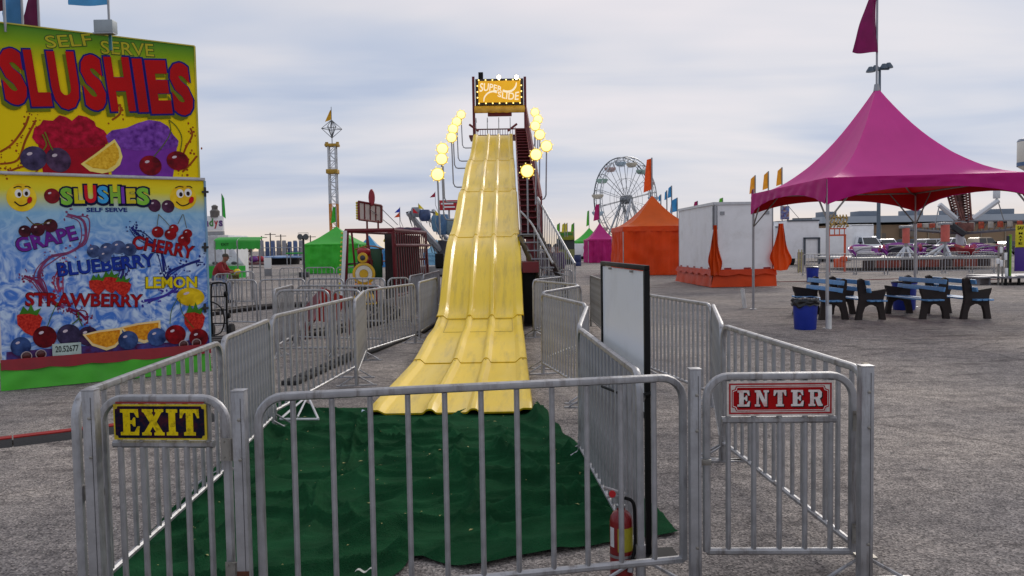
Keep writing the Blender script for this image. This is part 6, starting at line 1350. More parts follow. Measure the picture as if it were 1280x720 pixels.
pu = M('tub_purple', (130, 36, 140), .35, 0, .25, 4, coat=.3); rdm = M('tub_red', (150, 24, 36), .35, 0, .2, 4); yl = M('tub_yellow', (200, 150, 20), .4)
tub(1083, 47.5, .1, pu, M('seat_wht', (190, 190, 194), .5), 'purple ride car in front of the white box truck', .95)
tub(1128, 47, -.2, pu, M('seat_drk', (40, 40, 50), .5), 'purple ride car left of the far canopy post', 1.05)
tub(1165, 49.5, .4, pu, M('seat_drk', (0, 0, 0)), 'purple ride car half hidden by the white struts', 1.0)
tub(1196, 49.5, -.3, pu, rdm, 'purple ride car just right of the white struts', .95)
tub(1214, 47.2, .9, rdm, yl, 'red ride car with a yellow seat tilted towards the purple ones', .85)
tub(1234, 48.5, .3, pu, pu, 'rightmost purple ride car beside the stage', .95)
# orange entrance frame
q = P(1045, 335, 44); t = thing('entrance_arch', 'orange entrance frame topped with yellow and orange light lettering', 'entrance arch', (q.x, 44, 0))
om = M('arch_orange', (200, 76, 30), .5); z1 = P(1045, 294, 44).z; z2 = P(1045, 272, 44).z
for x in (-.42, .48): b = MB(); b.box((x, 0, z1/2), (.09, .09, z1)); b.build('post', om, t)
b = MB(); b.box((.03, 0, z1), (1.0, .1, .09)); b.box((.03, 0, z1+.36), (1.0, .1, .07)); b.build('beam', om, t)
for k in range(4): b = MB(); b.box((-.36+k*.27, 0, z1+.18), (.035, .05, .3)); b.build('spindle', om, t)
b = MB(); rr_ = random.Random(5)
for k in range(7):
    x = -.5+k*.17
    for j in range(5): z = z1+.42+j*.14; b.tube([(x+.06*sin(j*2.2), -.06, z), (x+.06*sin((j+1)*2.2)+.05, -.06, z+.14)], .038, 6)
    b.ball((x+.09, -.08, z1+.5+.1*(k % 3)), .07, 8); b.ball((x, -.07, z1+.95+.05*(k % 2)), .08, 8)
b.build('light_lettering', M('arch_lights', (196, 140, 50), .4, 0, .7, 9, col2=(226, 196, 120), dirt=(70, 44, 28), dscale=14, damt=.9), t)
b = MB(); b.box((.2, .05, .5), (.6, .2, .5), bev=.08); b.box((.42, 0, .72), (.35, .3, .3), bev=.1); b.build('orange_cover', M('cover_orange', (206, 84, 44), .6), t)
# leaning ladder boards
q = G(1000, 341); t = thing('folded_ladder', 'narrow yellowish ladder standing by the far white trailer', 'ladder', (q.x-.0, q.y, 0)); zz = P(998, 312, q.y).z; b = MB()
for s_ in (-.08, .08): b.tube([(s_, 0, 0), (s_+.05, .1, zz)], .03, 6)
b.build('rails', M('ladder_y', (170, 160, 110), .5, .2, .2, 8), t); b = MB()
for k in range(6): z = zz*(k+.7)/6.5; b.tube([(-.08+.05*z/zz, .1*z/zz, z), (.08+.05*z/zz, .1*z/zz, z)], .015, 5)
b.build('rungs', M('ladder_y', (0, 0, 0)), t)
q = G(992, 340); t = thing('stacked_board', 'grey board leaning on edge beside the narrow ladder', 'board', (q.x+.5, q.y+.3, 0)); b = MB(); b.box((0, 0, .55), (.35, .05, 1.1), bev=.005); b.build('panel', M('board_grey', (140, 128, 122), .7), t); b = MB(); b.box((0, -.03, 1.1), (.37, .03, .03)); b.build('edge', steel, t)

# ------------------------------------------------------------------ purple stage at right edge
q = G(1262, 357); YS = q.y; STG = thing('ride_platform', 'grey platform with a purple panel and yellow sign at the right photo edge', 'platform', (q.x, YS, 0))
x0 = P(1255, 350, YS).x; zD = P(1262, 347, YS).z
b = MB(); b.box((x0+1.6, YS+1.2, zD), (3.2, 2.4, .07), bev=.01); b.build('deck', M('deck2', (120, 120, 126), .5, .4, .1, 2), STG, True)
for dx in (.12, .6, 1.6, 3.0):
    for dy in (.1, 2.2): b = MB(); b.box((x0+dx, YS+dy, zD/2-.02), (.07, .07, zD-.04)); b.build('leg', black_p, STG, True)
za, zb_ = P(1275, 339, YS+1).z, P(1275, 309, YS+1).z; xa = P(1268.5, 320, YS+1).x
b = MB(); b.box((xa+.18, YS+1, (za+zb_)/2), (.36, .06, zb_-za), bev=.01); b.build('purple_panel', M('purple_panel', (66, 30, 130), .45, 0, .1, 2), STG, True)
zc2 = P(1275, 281, YS+1).z; b = MB(); b.box((xa+.16, YS+.96, (zb_+zc2)/2), (.33, .05, zc2-zb_), bev=.008); ys = b.build('yellow_sign', M('ysign', (214, 200, 20), .5), STG, True)
TY_ = frame_from((xa+.16, YS+.93, (zb_+zc2)/2), (1, 0, 0), (0, 0, 1)); hh_ = (zc2-zb_)
b = MB()
for k, (c_, yy, hz_) in enumerate((('SAV', .36, .16), ('M', .12, .10), ('A', -.03, .10), ('T', -.18, .10), ('E', -.33, .10))): add_text(b, c_, 0, yy*hh_, .24 if k == 0 else .14, hz_*hh_, .003, TY_, .02)
b.build('sign_lettering', black_p, ys, True)
for px_, y0, y1, c in ((1263, 293, 342, (120, 170, 30)), (1260, 295, 345, (40, 46, 60))):
    p0, p1 = P(px_, y0, YS+.6), P(px_, y1, YS+.6); b = MB(); b.tube([p0, (p0.x, p0.y, zD)], .05, 8); b.build('tall_post', M('post_%d' % c[0], c, .5), STG, True)
for px_, y0, y1 in ((1251.5, 309, 316), (1257, 316, 325), (1247.5, 323, 330), (1251.5, 325, 333), (1258, 335, 345)):
    p0, p1 = P(px_, y0, YS+.4), P(px_, y1, YS+.4); b = MB(); b.box((p0.x, YS+.4, (p0.z+p1.z)/2), (.10, .05, p0.z-p1.z), bev=.008); b.build('white_tag', white_p, STG, True)
for px_ in (1248.5, 1253.5, 1258):
    p0 = P(px_, 308 if px_ < 1256 else 315, YS+.45); b = MB(); b.tube([(p0.x, YS+.45, 0), (p0.x, YS+.45, p0.z)], .035, 6); b.build('rail_post', alu_w, STG, True)
b = MB(); b.box((x0-.35, YS+.9, .28), (.6, .8, .05)); b.box((x0-.55, YS+.9, .13), (.06, .6, .26)); b.box((x0-.15, YS+.9, .13), (.06, .6, .26)); b.build('step', M('deck2', (0, 0, 0)), STG, True)
# ------------------------------------------------------------------ toy train ride
TN = thing('train_tunnel', 'dark red slatted tunnel frame of the toy train ride with yellow bulbs', 'tunnel', (P(460, 380, 24).x, 24, 0))
fA = P(432, 330, 23.6); fB = P(492, 330, 23.6); rB = P(532.5, 330, 28.6); fA.z = fB.z = rB.z = 0; dl = (rB-fB); rA = fA+dl
zt = P(460, 288, 23.6).z
ti = .16
def post_(p, q, r=.045, m=dred, nm='post'): b = MB(); b.tube([p, q], r, 6, sq=3); return b.build(nm, m, TN, True)
V = lambda p, z, dx=0: Vector((p.x+dx, p.y, z))
fbm = V(fB, 0, ti*0)
post_(V(fA, 0, -.04), V(fA, zt, .08)); post_(V(fB, 0, .05), V(fB, zt, -.0)); post_(V(rA, 0, -.04), V(rA, zt, .08)); post_(V(rB, 0, .1), V(rB, zt, 0))
for a, c in ((fA, fB), (fA, rA), (rA, rB), (fB, rB)): post_(V(a, zt, .04 if a is fA or a is rA else 0), V(c, zt, .04 if c is rA else 0), .06, nm='beam')
post_(V(fA, 0, .35), V(fA, zt, .2), .03, nm='brace'); post_(V(fA.lerp(fB, .55), 1.1), V(fA.lerp(fB, .45), zt), .03, nm='brace'); post_(V(fA.lerp(rA, .5), 0), V(fA.lerp(rA, .5), zt), .04); post_(V(fA, 1.25), V(rA, 1.25), .03, nm='beam'); post_(V(rA, 1.3), V(rB, 1.3), .035, nm='beam')
for k in range(15):
    p = fB.lerp(rB, (k+.6)/15.2); p2 = p+Vector((.10*(k/15)+.05, 0, 0)); b = MB(); T = None
    a_, c_ = V(p2, .30), V(p, zt-.03); b.add([a_+Vector((0, -.05, 0)), a_+Vector((0, .05, 0)), c_+Vector((0, .05, 0)), c_+Vector((0, -.05, 0)), a_+Vector((.03, -.05, 0)), a_+Vector((.03, .05, 0)), c_+Vector((.03, .05, 0)), c_+Vector((.03, -.05, 0))], [(0, 1, 2, 3), (4, 5, 6, 7), (0, 1, 5, 4), (2, 3, 7, 6), (0, 3, 7, 4), (1, 2, 6, 5)]); b.build('slat', dred, TN, True)
post_(V(fB, .30, .05), V(rB, .30, .1), .05, nm='beam'); post_(V(fB, zt-.45, .05), V(rB, zt-.45, .12), .05, nm='beam')
b = MB(); b.add([V(fB, .2, -.25), V(rB, .2, -.25), V(rB, zt-.1, -.25), V(fB, zt-.1, -.25), V(fB, .2, -.22), V(rB, .2, -.22), V(rB, zt-.1, -.22), V(fB, zt-.1, -.22)], [(0, 1, 2, 3), (4, 5, 6, 7), (0, 1, 5, 4), (2, 3, 7, 6), (0, 3, 7, 4), (1, 2, 6, 5)]); b.build('gap_darkening', M('gap_black', (20, 18, 20), .8), TN, True)  # added black sheet, coloured so the gaps between the slats read dark
q0, q1 = V(fA, .35, -.12), V(fA, zt, .02)
b = MB(); b.add([q0+Vector((-.05, -.06, 0)), q0+Vector((.06, -.06, 0)), q1+Vector((.06, -.06, 0)), q1+Vector((-.05, -.06, 0)), q0+Vector((-.05, 0, 0)), q0+Vector((.06, 0, 0)), q1+Vector((.06, 0, 0)), q1+Vector((-.05, 0, 0))], [(0, 1, 2, 3), (4, 5, 6, 7), (0, 1, 5, 4), (2, 3, 7, 6), (0, 3, 7, 4), (1, 2, 6, 5)]); b.build('white_edge', white_p, TN, True)
for k in range(14): p = q0.lerp(q1, (k+.5)/14); b = MB(); b.ball((p.x-.09, p.y-.03, p.z), .032, 8); b.build('bulb', M('unlit_bulb', (220, 196, 60), .4), TN, True)
# yellow ornament inside
b = MB(); p = P(486, 298, 24.6); b.tube(catmull([(p.x-.15, p.y, p.z-.1), (p.x-.02, p.y, p.z+.1), (p.x+.12, p.y, p.z+.05), (p.x+.1, p.y, p.z-.1)], 4), .035, 6); b.build('yellow_ornament', M('orn', (200, 180, 40), .5), TN, True)
# marquee on top
ma, mc = P(449.5, 252, 23.9), P(477.5, 257, 24.9); mb0, mb1 = P(450, 274.5, 23.9), P(477.5, 278, 24.9)
b = MB(); n_ = Vector((-.02, -.05, 0)); b.add([ma, mc, mb1, mb0, ma-n_, mc-n_, mb1-n_, mb0-n_], [(0, 1, 2, 3), (4, 5, 6, 7), (0, 1, 5, 4), (2, 3, 7, 6), (0, 3, 7, 4), (1, 2, 6, 5)]); mq = b.build('marquee_board', M('marq_pale', (196, 186, 180), .5, 0, .08, 3), TN, True)
for a, c in ((ma, mc), (mb0, mb1), (ma, mb0), (mc, mb1)): b = MB(); b.tube([a+n_, c+n_], .035, 6); b.build('marquee_frame', dred, mq, True)
for k in (1, 2, 3): b = MB(); a = ma.lerp(mc, k/4.0); c = mb0.lerp(mb1, k/4.0); b.tube([a+n_, c+n_], .025, 6); b.build('divider', dred, mq, True)
for k in range(7): p = ma.lerp(mb0, (k+.5)/7); b = MB(); b.ball((p.x-.08, p.y-.02, p.z), .04, 8); b.build('bulb', M('unlit_bulb', (0, 0, 0)), mq, True)
p = P(464, 246, 24.3); b = MB(); b.lathe([(.01, -.05), (.09, -.045), (.1, 0), (.09, .045), (.01, .05)], (0, 0, 0), 20, axis='Y', T=Matrix.Translation((p.x, p.y+.08, p.z-.02)) @ Matrix.Diagonal((1.0, 1, 2.6, 1))); b.build('red_oval', M('oval_red', (150, 40, 50), .5), TN, True)
for a in (ma.lerp(mc, .3), ma.lerp(mc, .8)): b = MB(); b.tube([(a.x, a.y, zt), (a.x, a.y, mb0.z)], .03, 6); b.build('marquee_post', dred, TN, True)
for a, c in ((P(463, 262, 24.2), P(493, 286, 26)), (P(478, 262, 24.9), P(497, 281, 27))): b = MB(); b.tube([a, c], .012, 5); b.build('stay_wire', steel, TN, True)

# locomotive
lx = P(455, 350, 23.0).x; LC = thing('toy_locomotive', 'green, red and yellow toy steam engine facing the photo inside the dark red tunnel', 'train engine', (lx, 23.0, 0), R_(8))
gm_, rm_, ym_, wm_ = M('loco_green', (30, 84, 44), .4, 0, .15, 4), M('loco_red', (150, 20, 30), .4), M('loco_yellow', (214, 170, 30), .4), M('loco_white', (220, 216, 200), .4)
zc = .98
b = MB(); b.lathe([(.30, 0), (.30, -1.5)], (0, 0, zc), 24, axis='Y'); b.build('boiler', gm_, LC)
b = MB(); b.lathe([(.02, .06), (.12, .06), (.125, .03), (.125, 0)], (0, 0, zc), 20, axis='Y'); b.build('hub_plate', ym_, LC)
b = MB(); b.lathe([(.125, .02), (.13, .045), (.24, .045), (.245, .0)], (0, 0, zc), 28, axis='Y', cap=False); b.build('white_ring', wm_, LC)
b = MB(); b.lathe([(.245, -.02), (.25, .05), (.32, .04), (.325, -.05)], (0, 0, zc), 28, axis='Y', cap=False); b.build('yellow_ring', ym_, LC)
b = MB(); b.lathe([(.10, 1.15), (.10, 1.45), (.16, 1.50), (.20, 1.60), (.19, 1.66), (.12, 1.72), (.01, 1.73)], (0, .3, 0), 18); b.build('chimney', rm_, LC)
b = MB(); b.lathe([(.02, .13), (.14, .12), (.15, .05), (.13, -.04)], (-.02, .05, 1.44), 18, axis='Y'); hd = b.build('headlamp', ym_, LC)
b = MB(); b.lathe([(.01, .15), (.07, .145), (.08, .12)], (-.02, .05, 1.44), 14, axis='Y'); b.build('lens', M('lens', (60, 60, 66), .15), hd)
b = MB(); b.lathe([(.11, 1.2), (.12, 1.36), (.02, 1.46)], (.12, .75, 0), 14); b.build('dome', rm_, LC)
b = MB(); b.box((.14, 1.35, 1.25), (.72, .95, .9), bev=.03); cb = b.build('cab', gm_, LC)
for y_ in (1.15, 1.55): b = MB(); b.tube([(.505, y_+.13*cos(a*pi/6), 1.36+.17*sin(a*pi/6)) for a in range(12)], .02, 6, closed=True); b.lathe([(.125, -.01), (.125, .01)], (.505, y_, 1.36), 14, axis='X'); b.build('cab_window', M('cab_win', (176, 60, 40), .4), cb)
b = MB(); b.grid(lambda u, v: (.14-.42+.84*u, .82+1.06*v, 1.70+.10*sin(pi*u)), 12, 2); o = b.build('cab_roof', M('cab_roof', (176, 120, 60), .5), LC); o.modifiers.new('s', 'SOLIDIFY').thickness = .04
b = MB(); b.box((0, -.12, .56), (.76, .1, .2), bev=.02); b.build('buffer_beam', rm_, LC)
b = MB()
for k in range(7): x = -.3+k*.1; b.tube([(x*.6, -.16, .52), (x*1.15, -.42, .14)], .022, 5)
b.tube([(-.36, -.42, .14), (.36, -.42, .14)], .025, 6); b.build('cowcatcher', ym_, LC)
b = MB(); b.box((0, .8, .5), (.6, 2.0, .22), bev=.02); b.build('underframe', M('loco_black', (24, 24, 26), .5), LC)
for x in (-.34, .34):
    for y_, r in ((.25, .17), (.75, .24), (1.35, .24)): b = MB(); b.lathe([(r*.2, -.05), (r, -.04), (r, .04), (r*.2, .05)], (x, y_, r+.08), 18, axis='X'); b.build('wheel', rm_, LC)
b = MB(); b.ball((.16, -.18, .66), .07, 10); b.ball((-.2, -.18, .66), .07, 10); b.build('side_lamps', M('lamp_or', (220, 130, 40), .4), LC)

# rails
TK = thing('toy_train_track', 'oval toy train track with dark sleepers lying on the ground', 'track', (-5.8, 19.4, 0))
cxk, cyk, rx_, ry_ = -5.75, 19.3, 2.6, 4.9
slp = M('sleeper', (34, 30, 30), .8); rail_m = M('rail', (96, 92, 90), .5, .6)
for s_ in (-.22, .22):
    b = MB(); b.tube([(cxk+(rx_+s_)*cos(2*pi*k/90), cyk+(ry_+s_)*sin(2*pi*k/90), .10) for k in range(90)], .022, 6, closed=True); b.build('rail', rail_m, TK, True)
NS = 88; bm_ = MB(); bm_.box((0, 0, .045), (.72, .16, .085), bev=.008); sm = bm_.build('sleeper', slp); smd = sm.data; bpy.data.objects.remove(sm)
for k in range(NS):
    a = 2*pi*k/NS; o = link(smd, 'sleeper', TK); o.location = (cxk+rx_*cos(a)+5.8, cyk+ry_*sin(a)-19.4, 0); o.rotation_euler = (0, 0, atan2(ry_*cos(a), -rx_*sin(a))+pi/2)
# red folding ramp
q = G(404, 424); RP = thing('folding_ramp', 'dark red metal ramp tipped up on thin legs beside the train track', 'ramp', (q.x, q.y, 0))
Y_ = q.y
def qq(px, py, dy=0): return P(px, py, Y_+dy)
f1 = [qq(402, 359), qq(432, 372, .5), qq(418, 405, .3), qq(392, 400, -.1)]
b = MB(); nn2 = Vector((.03, -.05, .0)); b.add(f1+[p+nn2 for p in f1], [(0, 1, 2, 3), (4, 5, 6, 7), (0, 1, 5, 4), (1, 2, 6, 5), (2, 3, 7, 6), (3, 0, 4, 7)]); b.build('ramp_plate', red_p, RP, True)
f1 = [qq(402, 359), qq(392, 400, -.1), qq(384, 403, .3), qq(382, 383, .35)]
b = MB(); b.add(f1+[p+Vector((-.02, .04, 0)) for p in f1], [(0, 1, 2, 3), (4, 5, 6, 7), (0, 1, 5, 4), (1, 2, 6, 5), (2, 3, 7, 6), (3, 0, 4, 7)]); b.build('side_plate', dred, RP, True)
for a, c in ((qq(384, 400, .2), qq(377, 423, 0)), (qq(393, 400, -.1), qq(378, 424, 0)), (qq(430, 373, .5), qq(438, 408, .6)), (qq(418, 404, .3), qq(420, 423, .1))): b = MB(); b.tube([a, (c.x, c.y, .01)], .025, 6); b.build('leg', dred, RP, True)
b = MB(); a, c = qq(377, 423, 0), qq(420, 423, .1); b.tube([(a.x, a.y, .03), (c.x, c.y, .03)], .02, 6); b.build('spreader', dred, RP, True)
# low black cable ramp behind the left barriers
t = thing('cable_ramp', 'black segmented cable ramp lying behind the third left side barrier', 'cable ramp', tuple(G(400, 462)))
a, c = G(368, 479), G(446, 444); d = (c-a).normalized(); ln_ = (c-a).length; k = 0
while k*.42 < ln_: p = a+d*(k*.42); b = MB(); b.box((p.x, p.y, .03), (.34, .22, .06), atan2(d.y, d.x), bev=.02); b.build('segment', dark_r, t, True); k += 1
t = thing('cable_bundle', 'black cable bundle running along the foot of the fourth left barrier', 'cable', tuple(G(480, 435))); b = MB(); b.tube([tuple(G(x, y)+Vector((0, 0, .03))) for x, y in ((452, 446), (470, 440), (500, 428), (530, 416), (548, 404))], .035, 8); b.build('thick_cable', dark_r, t, True); b = MB(); b.tube([tuple(G(x, y)+Vector((0, 0, .02))) for x, y in ((440, 445), (470, 437), (500, 425), (530, 413), (549, 401))], .02, 6); b.build('thin_cable', black_p, t, True)

# ------------------------------------------------------------------ green exit canopy + notice boards + hand truck
q = G(296, 377); YC = q.y; EC = thing('exit_canopy', 'small green awning marked EXIT on thin posts at the toy train ride', 'awning', (q.x, YC, 0))
xa, xb, xm = P(267.5, 310, YC).x, P(325.5, 310, YC+.9).x, P(296.5, 310, YC).x; zt_, zb_ = P(280, 300, YC).z, P(280, 311, YC).z
gv = vin('awn_green', (64, 178, 72), .25, .15)
for X0, X1, Ya, Yb in ((xa, xm, YC, YC), (xm+.01, xb, YC, YC+.9)):
    b = MB()
    def f(u, v):
        x = X0+(X1-X0)*u; yy = Ya+(Yb-Ya)*u; a = v*pi*.55
        if v < .6: return (x, yy+.5-.5*sin(v/.6*pi/2), zt_-.0+(.10)*(1-v/.6)-.06*(v/.6)**3)
        w_ = (v-.6)/.4; return (x, yy-.02*w_+.015*sin(u*17)*w_, zt_-.06+(zb_-zt_+.06-.03*abs(sin(u*16)))*w_)
    b.grid(f, 48, 12); b.build('awning_cloth', gv, EC, True, smooth=60)
b = MB(); add_text(b, 'EXIT', (xa+xm)/2, P(282, 305.5, YC).z, .26, .085, 0, Matrix(((1, 0, 0, 0), (0, 0, -1, YC-.045), (0, 1, 0, 0), (0, 0, 0, 1))), .01); b.build('lettering', black_p, EC, True)
for x, y_ in ((xa+.03, YC), (xm, YC), (xb-.03, YC+.9), (xm+.15, YC+1.0), (xa+.05, YC+.9)): b = MB(); b.tube([(x, y_, 0), (x, y_, zt_-.02)], .025, 6); b.build('post', steel, EC, True)
q = P(318, 345, 25.8); t = thing('entrance_notice', 'small dark yellow notice hanging on the barrier under the green canopy', 'notice', (P(314, 340, 25.8).x, bt(305, 339).y-.06, .9)); b = MB(); b.box((0, 0, .02), (.34, .012, .14), bev=.003); b.build('board', M('notice_y', (96, 88, 16), .5), t)
b = MB(); add_text(b, 'ENTRANCE', 0, .02, .28, .07, .008, Matrix(((1, 0, 0, 0), (0, 0, -1, 0), (0, 1, 0, 0), (0, 0, 0, 1))), .01); b.build('lettering', black_p, t)
q = G(336, 372); t = thing('notice_board', 'blank white notice board on a stand behind the barrier beside the green canopy', 'notice board', (q.x, q.y, 0)); z0, z1, z2 = P(336, 322, q.y).z, P(336, 335.5, q.y).z, P(336, 345, q.y).z
b = MB(); b.box((0, 0, (z0+z1)/2), (.26, .03, z0-z1), bev=.004); b.build('white_sheet', white_p, t); b = MB(); b.box((0, .01, (z1+z2)/2-.01), (.26, .025, z1-z2-.02), bev=.004); b.build('grey_sheet', M('grey_sheet', (130, 130, 134), .5), t)
for x in (-.12, .12): b = MB(); b.tube([(x, .03, 0), (x, .03, z0)], .014, 6); b.build('post', steel, t)
q = G(275, 421); HT = thing('hand_truck', 'black two wheeled hand truck parked at the right side of the slushie stand', 'hand truck', (q.x, q.y, 0)); hz_ = P(275, 354, q.y).z; wq = .30
b = MB(); b.tube(catmull([(-wq/2, 0, .05), (-wq/2, 0, hz_*.5), (-wq/2, .03, hz_*.93), (-wq*.3, .04, hz_), (wq*.3, .04, hz_), (wq/2, .03, hz_*.93), (wq/2, 0, hz_*.5), (wq/2, 0, .05)], 5), .018, 8)
for z in (.25, .5, .75): b.tube([(-wq/2, 0, hz_*z), (wq/2, 0, hz_*z)], .014, 6)
b.build('frame', black_p, HT)
b = MB(); b.box((0, -.14, .015), (.36, .28, .02), bev=.005); b.build('toe_plate', black_p, HT)
for x in (-.2, .2):
    b = MB(); b.lathe([(.03, -.04), (.12, -.035), (.13, 0), (.12, .035), (.03, .04)], (x, .1, .13), 18, axis='X'); b.build('wheel', dark_r, HT)
b = MB(); b.lathe([(.05, -.03), (.06, 0), (.05, .03)], (wq/2+.04, -.02, .42), 14, axis='X'); b.lathe([(.05, -.03), (.06, 0), (.05, .03)], (wq/2+.0, -.02, .85), 14, axis='X'); b.build('strap_reel', black_p, HT)
b = MB(); b.tube(catmull([(-.16, -.05, .72), (.05, -.06, .6), (.12, -.06, .35), (.05, -.06, .1), (-.1, -.06, .04)], 5), .014, 6); b.build('hose_loop', black_p, HT)

# trailer with lettering sign behind exit canopy, white tent and lime skirts
q = P(262, 330, 40); KT = thing('food_trailer', 'white food trailer with a colourful lettered roof sign right behind the slushie stand', 'trailer', (q.x, 40, 0))
x0, x1 = P(240, 300, 40).x, P(280, 300, 40).x; z0, z1 = P(270, 288.5, 40).z, P(270, 270, 40).z
b = MB(); b.box(((x0+x1)/2, 40, (z0+z1)/2), (x1-x0, .2, z1-z0), bev=.01); sg_ = b.build('roof_sign', white_p, KT, True)
cols = [(196, 120, 30), (110, 60, 130), (60, 130, 60), (180, 40, 50), (90, 60, 120)]
for k, c_ in enumerate('undys'):
    b = MB(); add_text(b, c_, P(252+k*6, 279, 39.88).x, P(258, 279.5-(1.5 if c_ == 'd' else -1.5 if c_ == 'y' else 0), 39.88).z, .20, .40 if c_ in 'dy' else .30, 0, Matrix(((1, 0, 0, 0), (0, 0, -1, 39.88), (0, 1, 0, 0), (0, 0, 0, 1))), .035); b.build('sign_letter', M('kl%d' % k, cols[k], .5), sg_, True)
b = MB(); b.box(((x0+x1)/2, 40, z0-.12), (x1-x0, .22, .2)); b.build('sign_rail', steel, KT, True)
b = MB()
def f(u, v):  # sloping white cover
    xa_, xb_ = P(238, 300, 40.5).x, P(284+20*v**1.4, 300, 40.5).x; z = (z0-.2)*(1-v)+.95*v; return (xa_+(xb_-xa_)*u, 40.3+.8*v*0+.3*u, z)
b.grid(f, 14, 10); o = b.build('white_cover', M('white_cover', (214, 218, 224), .6, trans=.2), KT, True); o.modifiers.new('s', 'SOLIDIFY').thickness = .02
b = MB(); b.grid(lambda u, v: (P(238, 300, 40.2).x+(P(306, 300, 40.2).x-P(238, 300, 40.2).x)*u, 40.15+.03*sin(u*40), .95-.6*v), 50, 3); b.build('lime_skirt', gv, KT, True)
b = MB(); b.box((P(258, 300, 41).x, 42, 1.4), (2.6, 3, 2.2), bev=.03); b.build('body', white_p, KT, True)
p = P(268.5, 264, 40); b = MB(); b.lathe([(.22, -.3), (.24, 0), (.14, .1), (.16, .25), (.05, .32)], (p.x, p.y, p.z), 12); b.build('roof_figure', M('roof_fig', (104, 100, 96), .7, 0, .3, 4), KT, True)
for x in (266, 290):
    p = P(x, 329, 39.9); b = MB(); b.ball((p.x, 40.2, p.z), .12, 10, (1.3, .5, .7)); b.build('side_lamp', M('lamp_dark', (60, 66, 66), .5), KT, True)
sflag(277, 242, 270, 40, 4, (50, 160, 60), 'narrow bright green flag beside the food trailer roof sign', 288, hang=1)

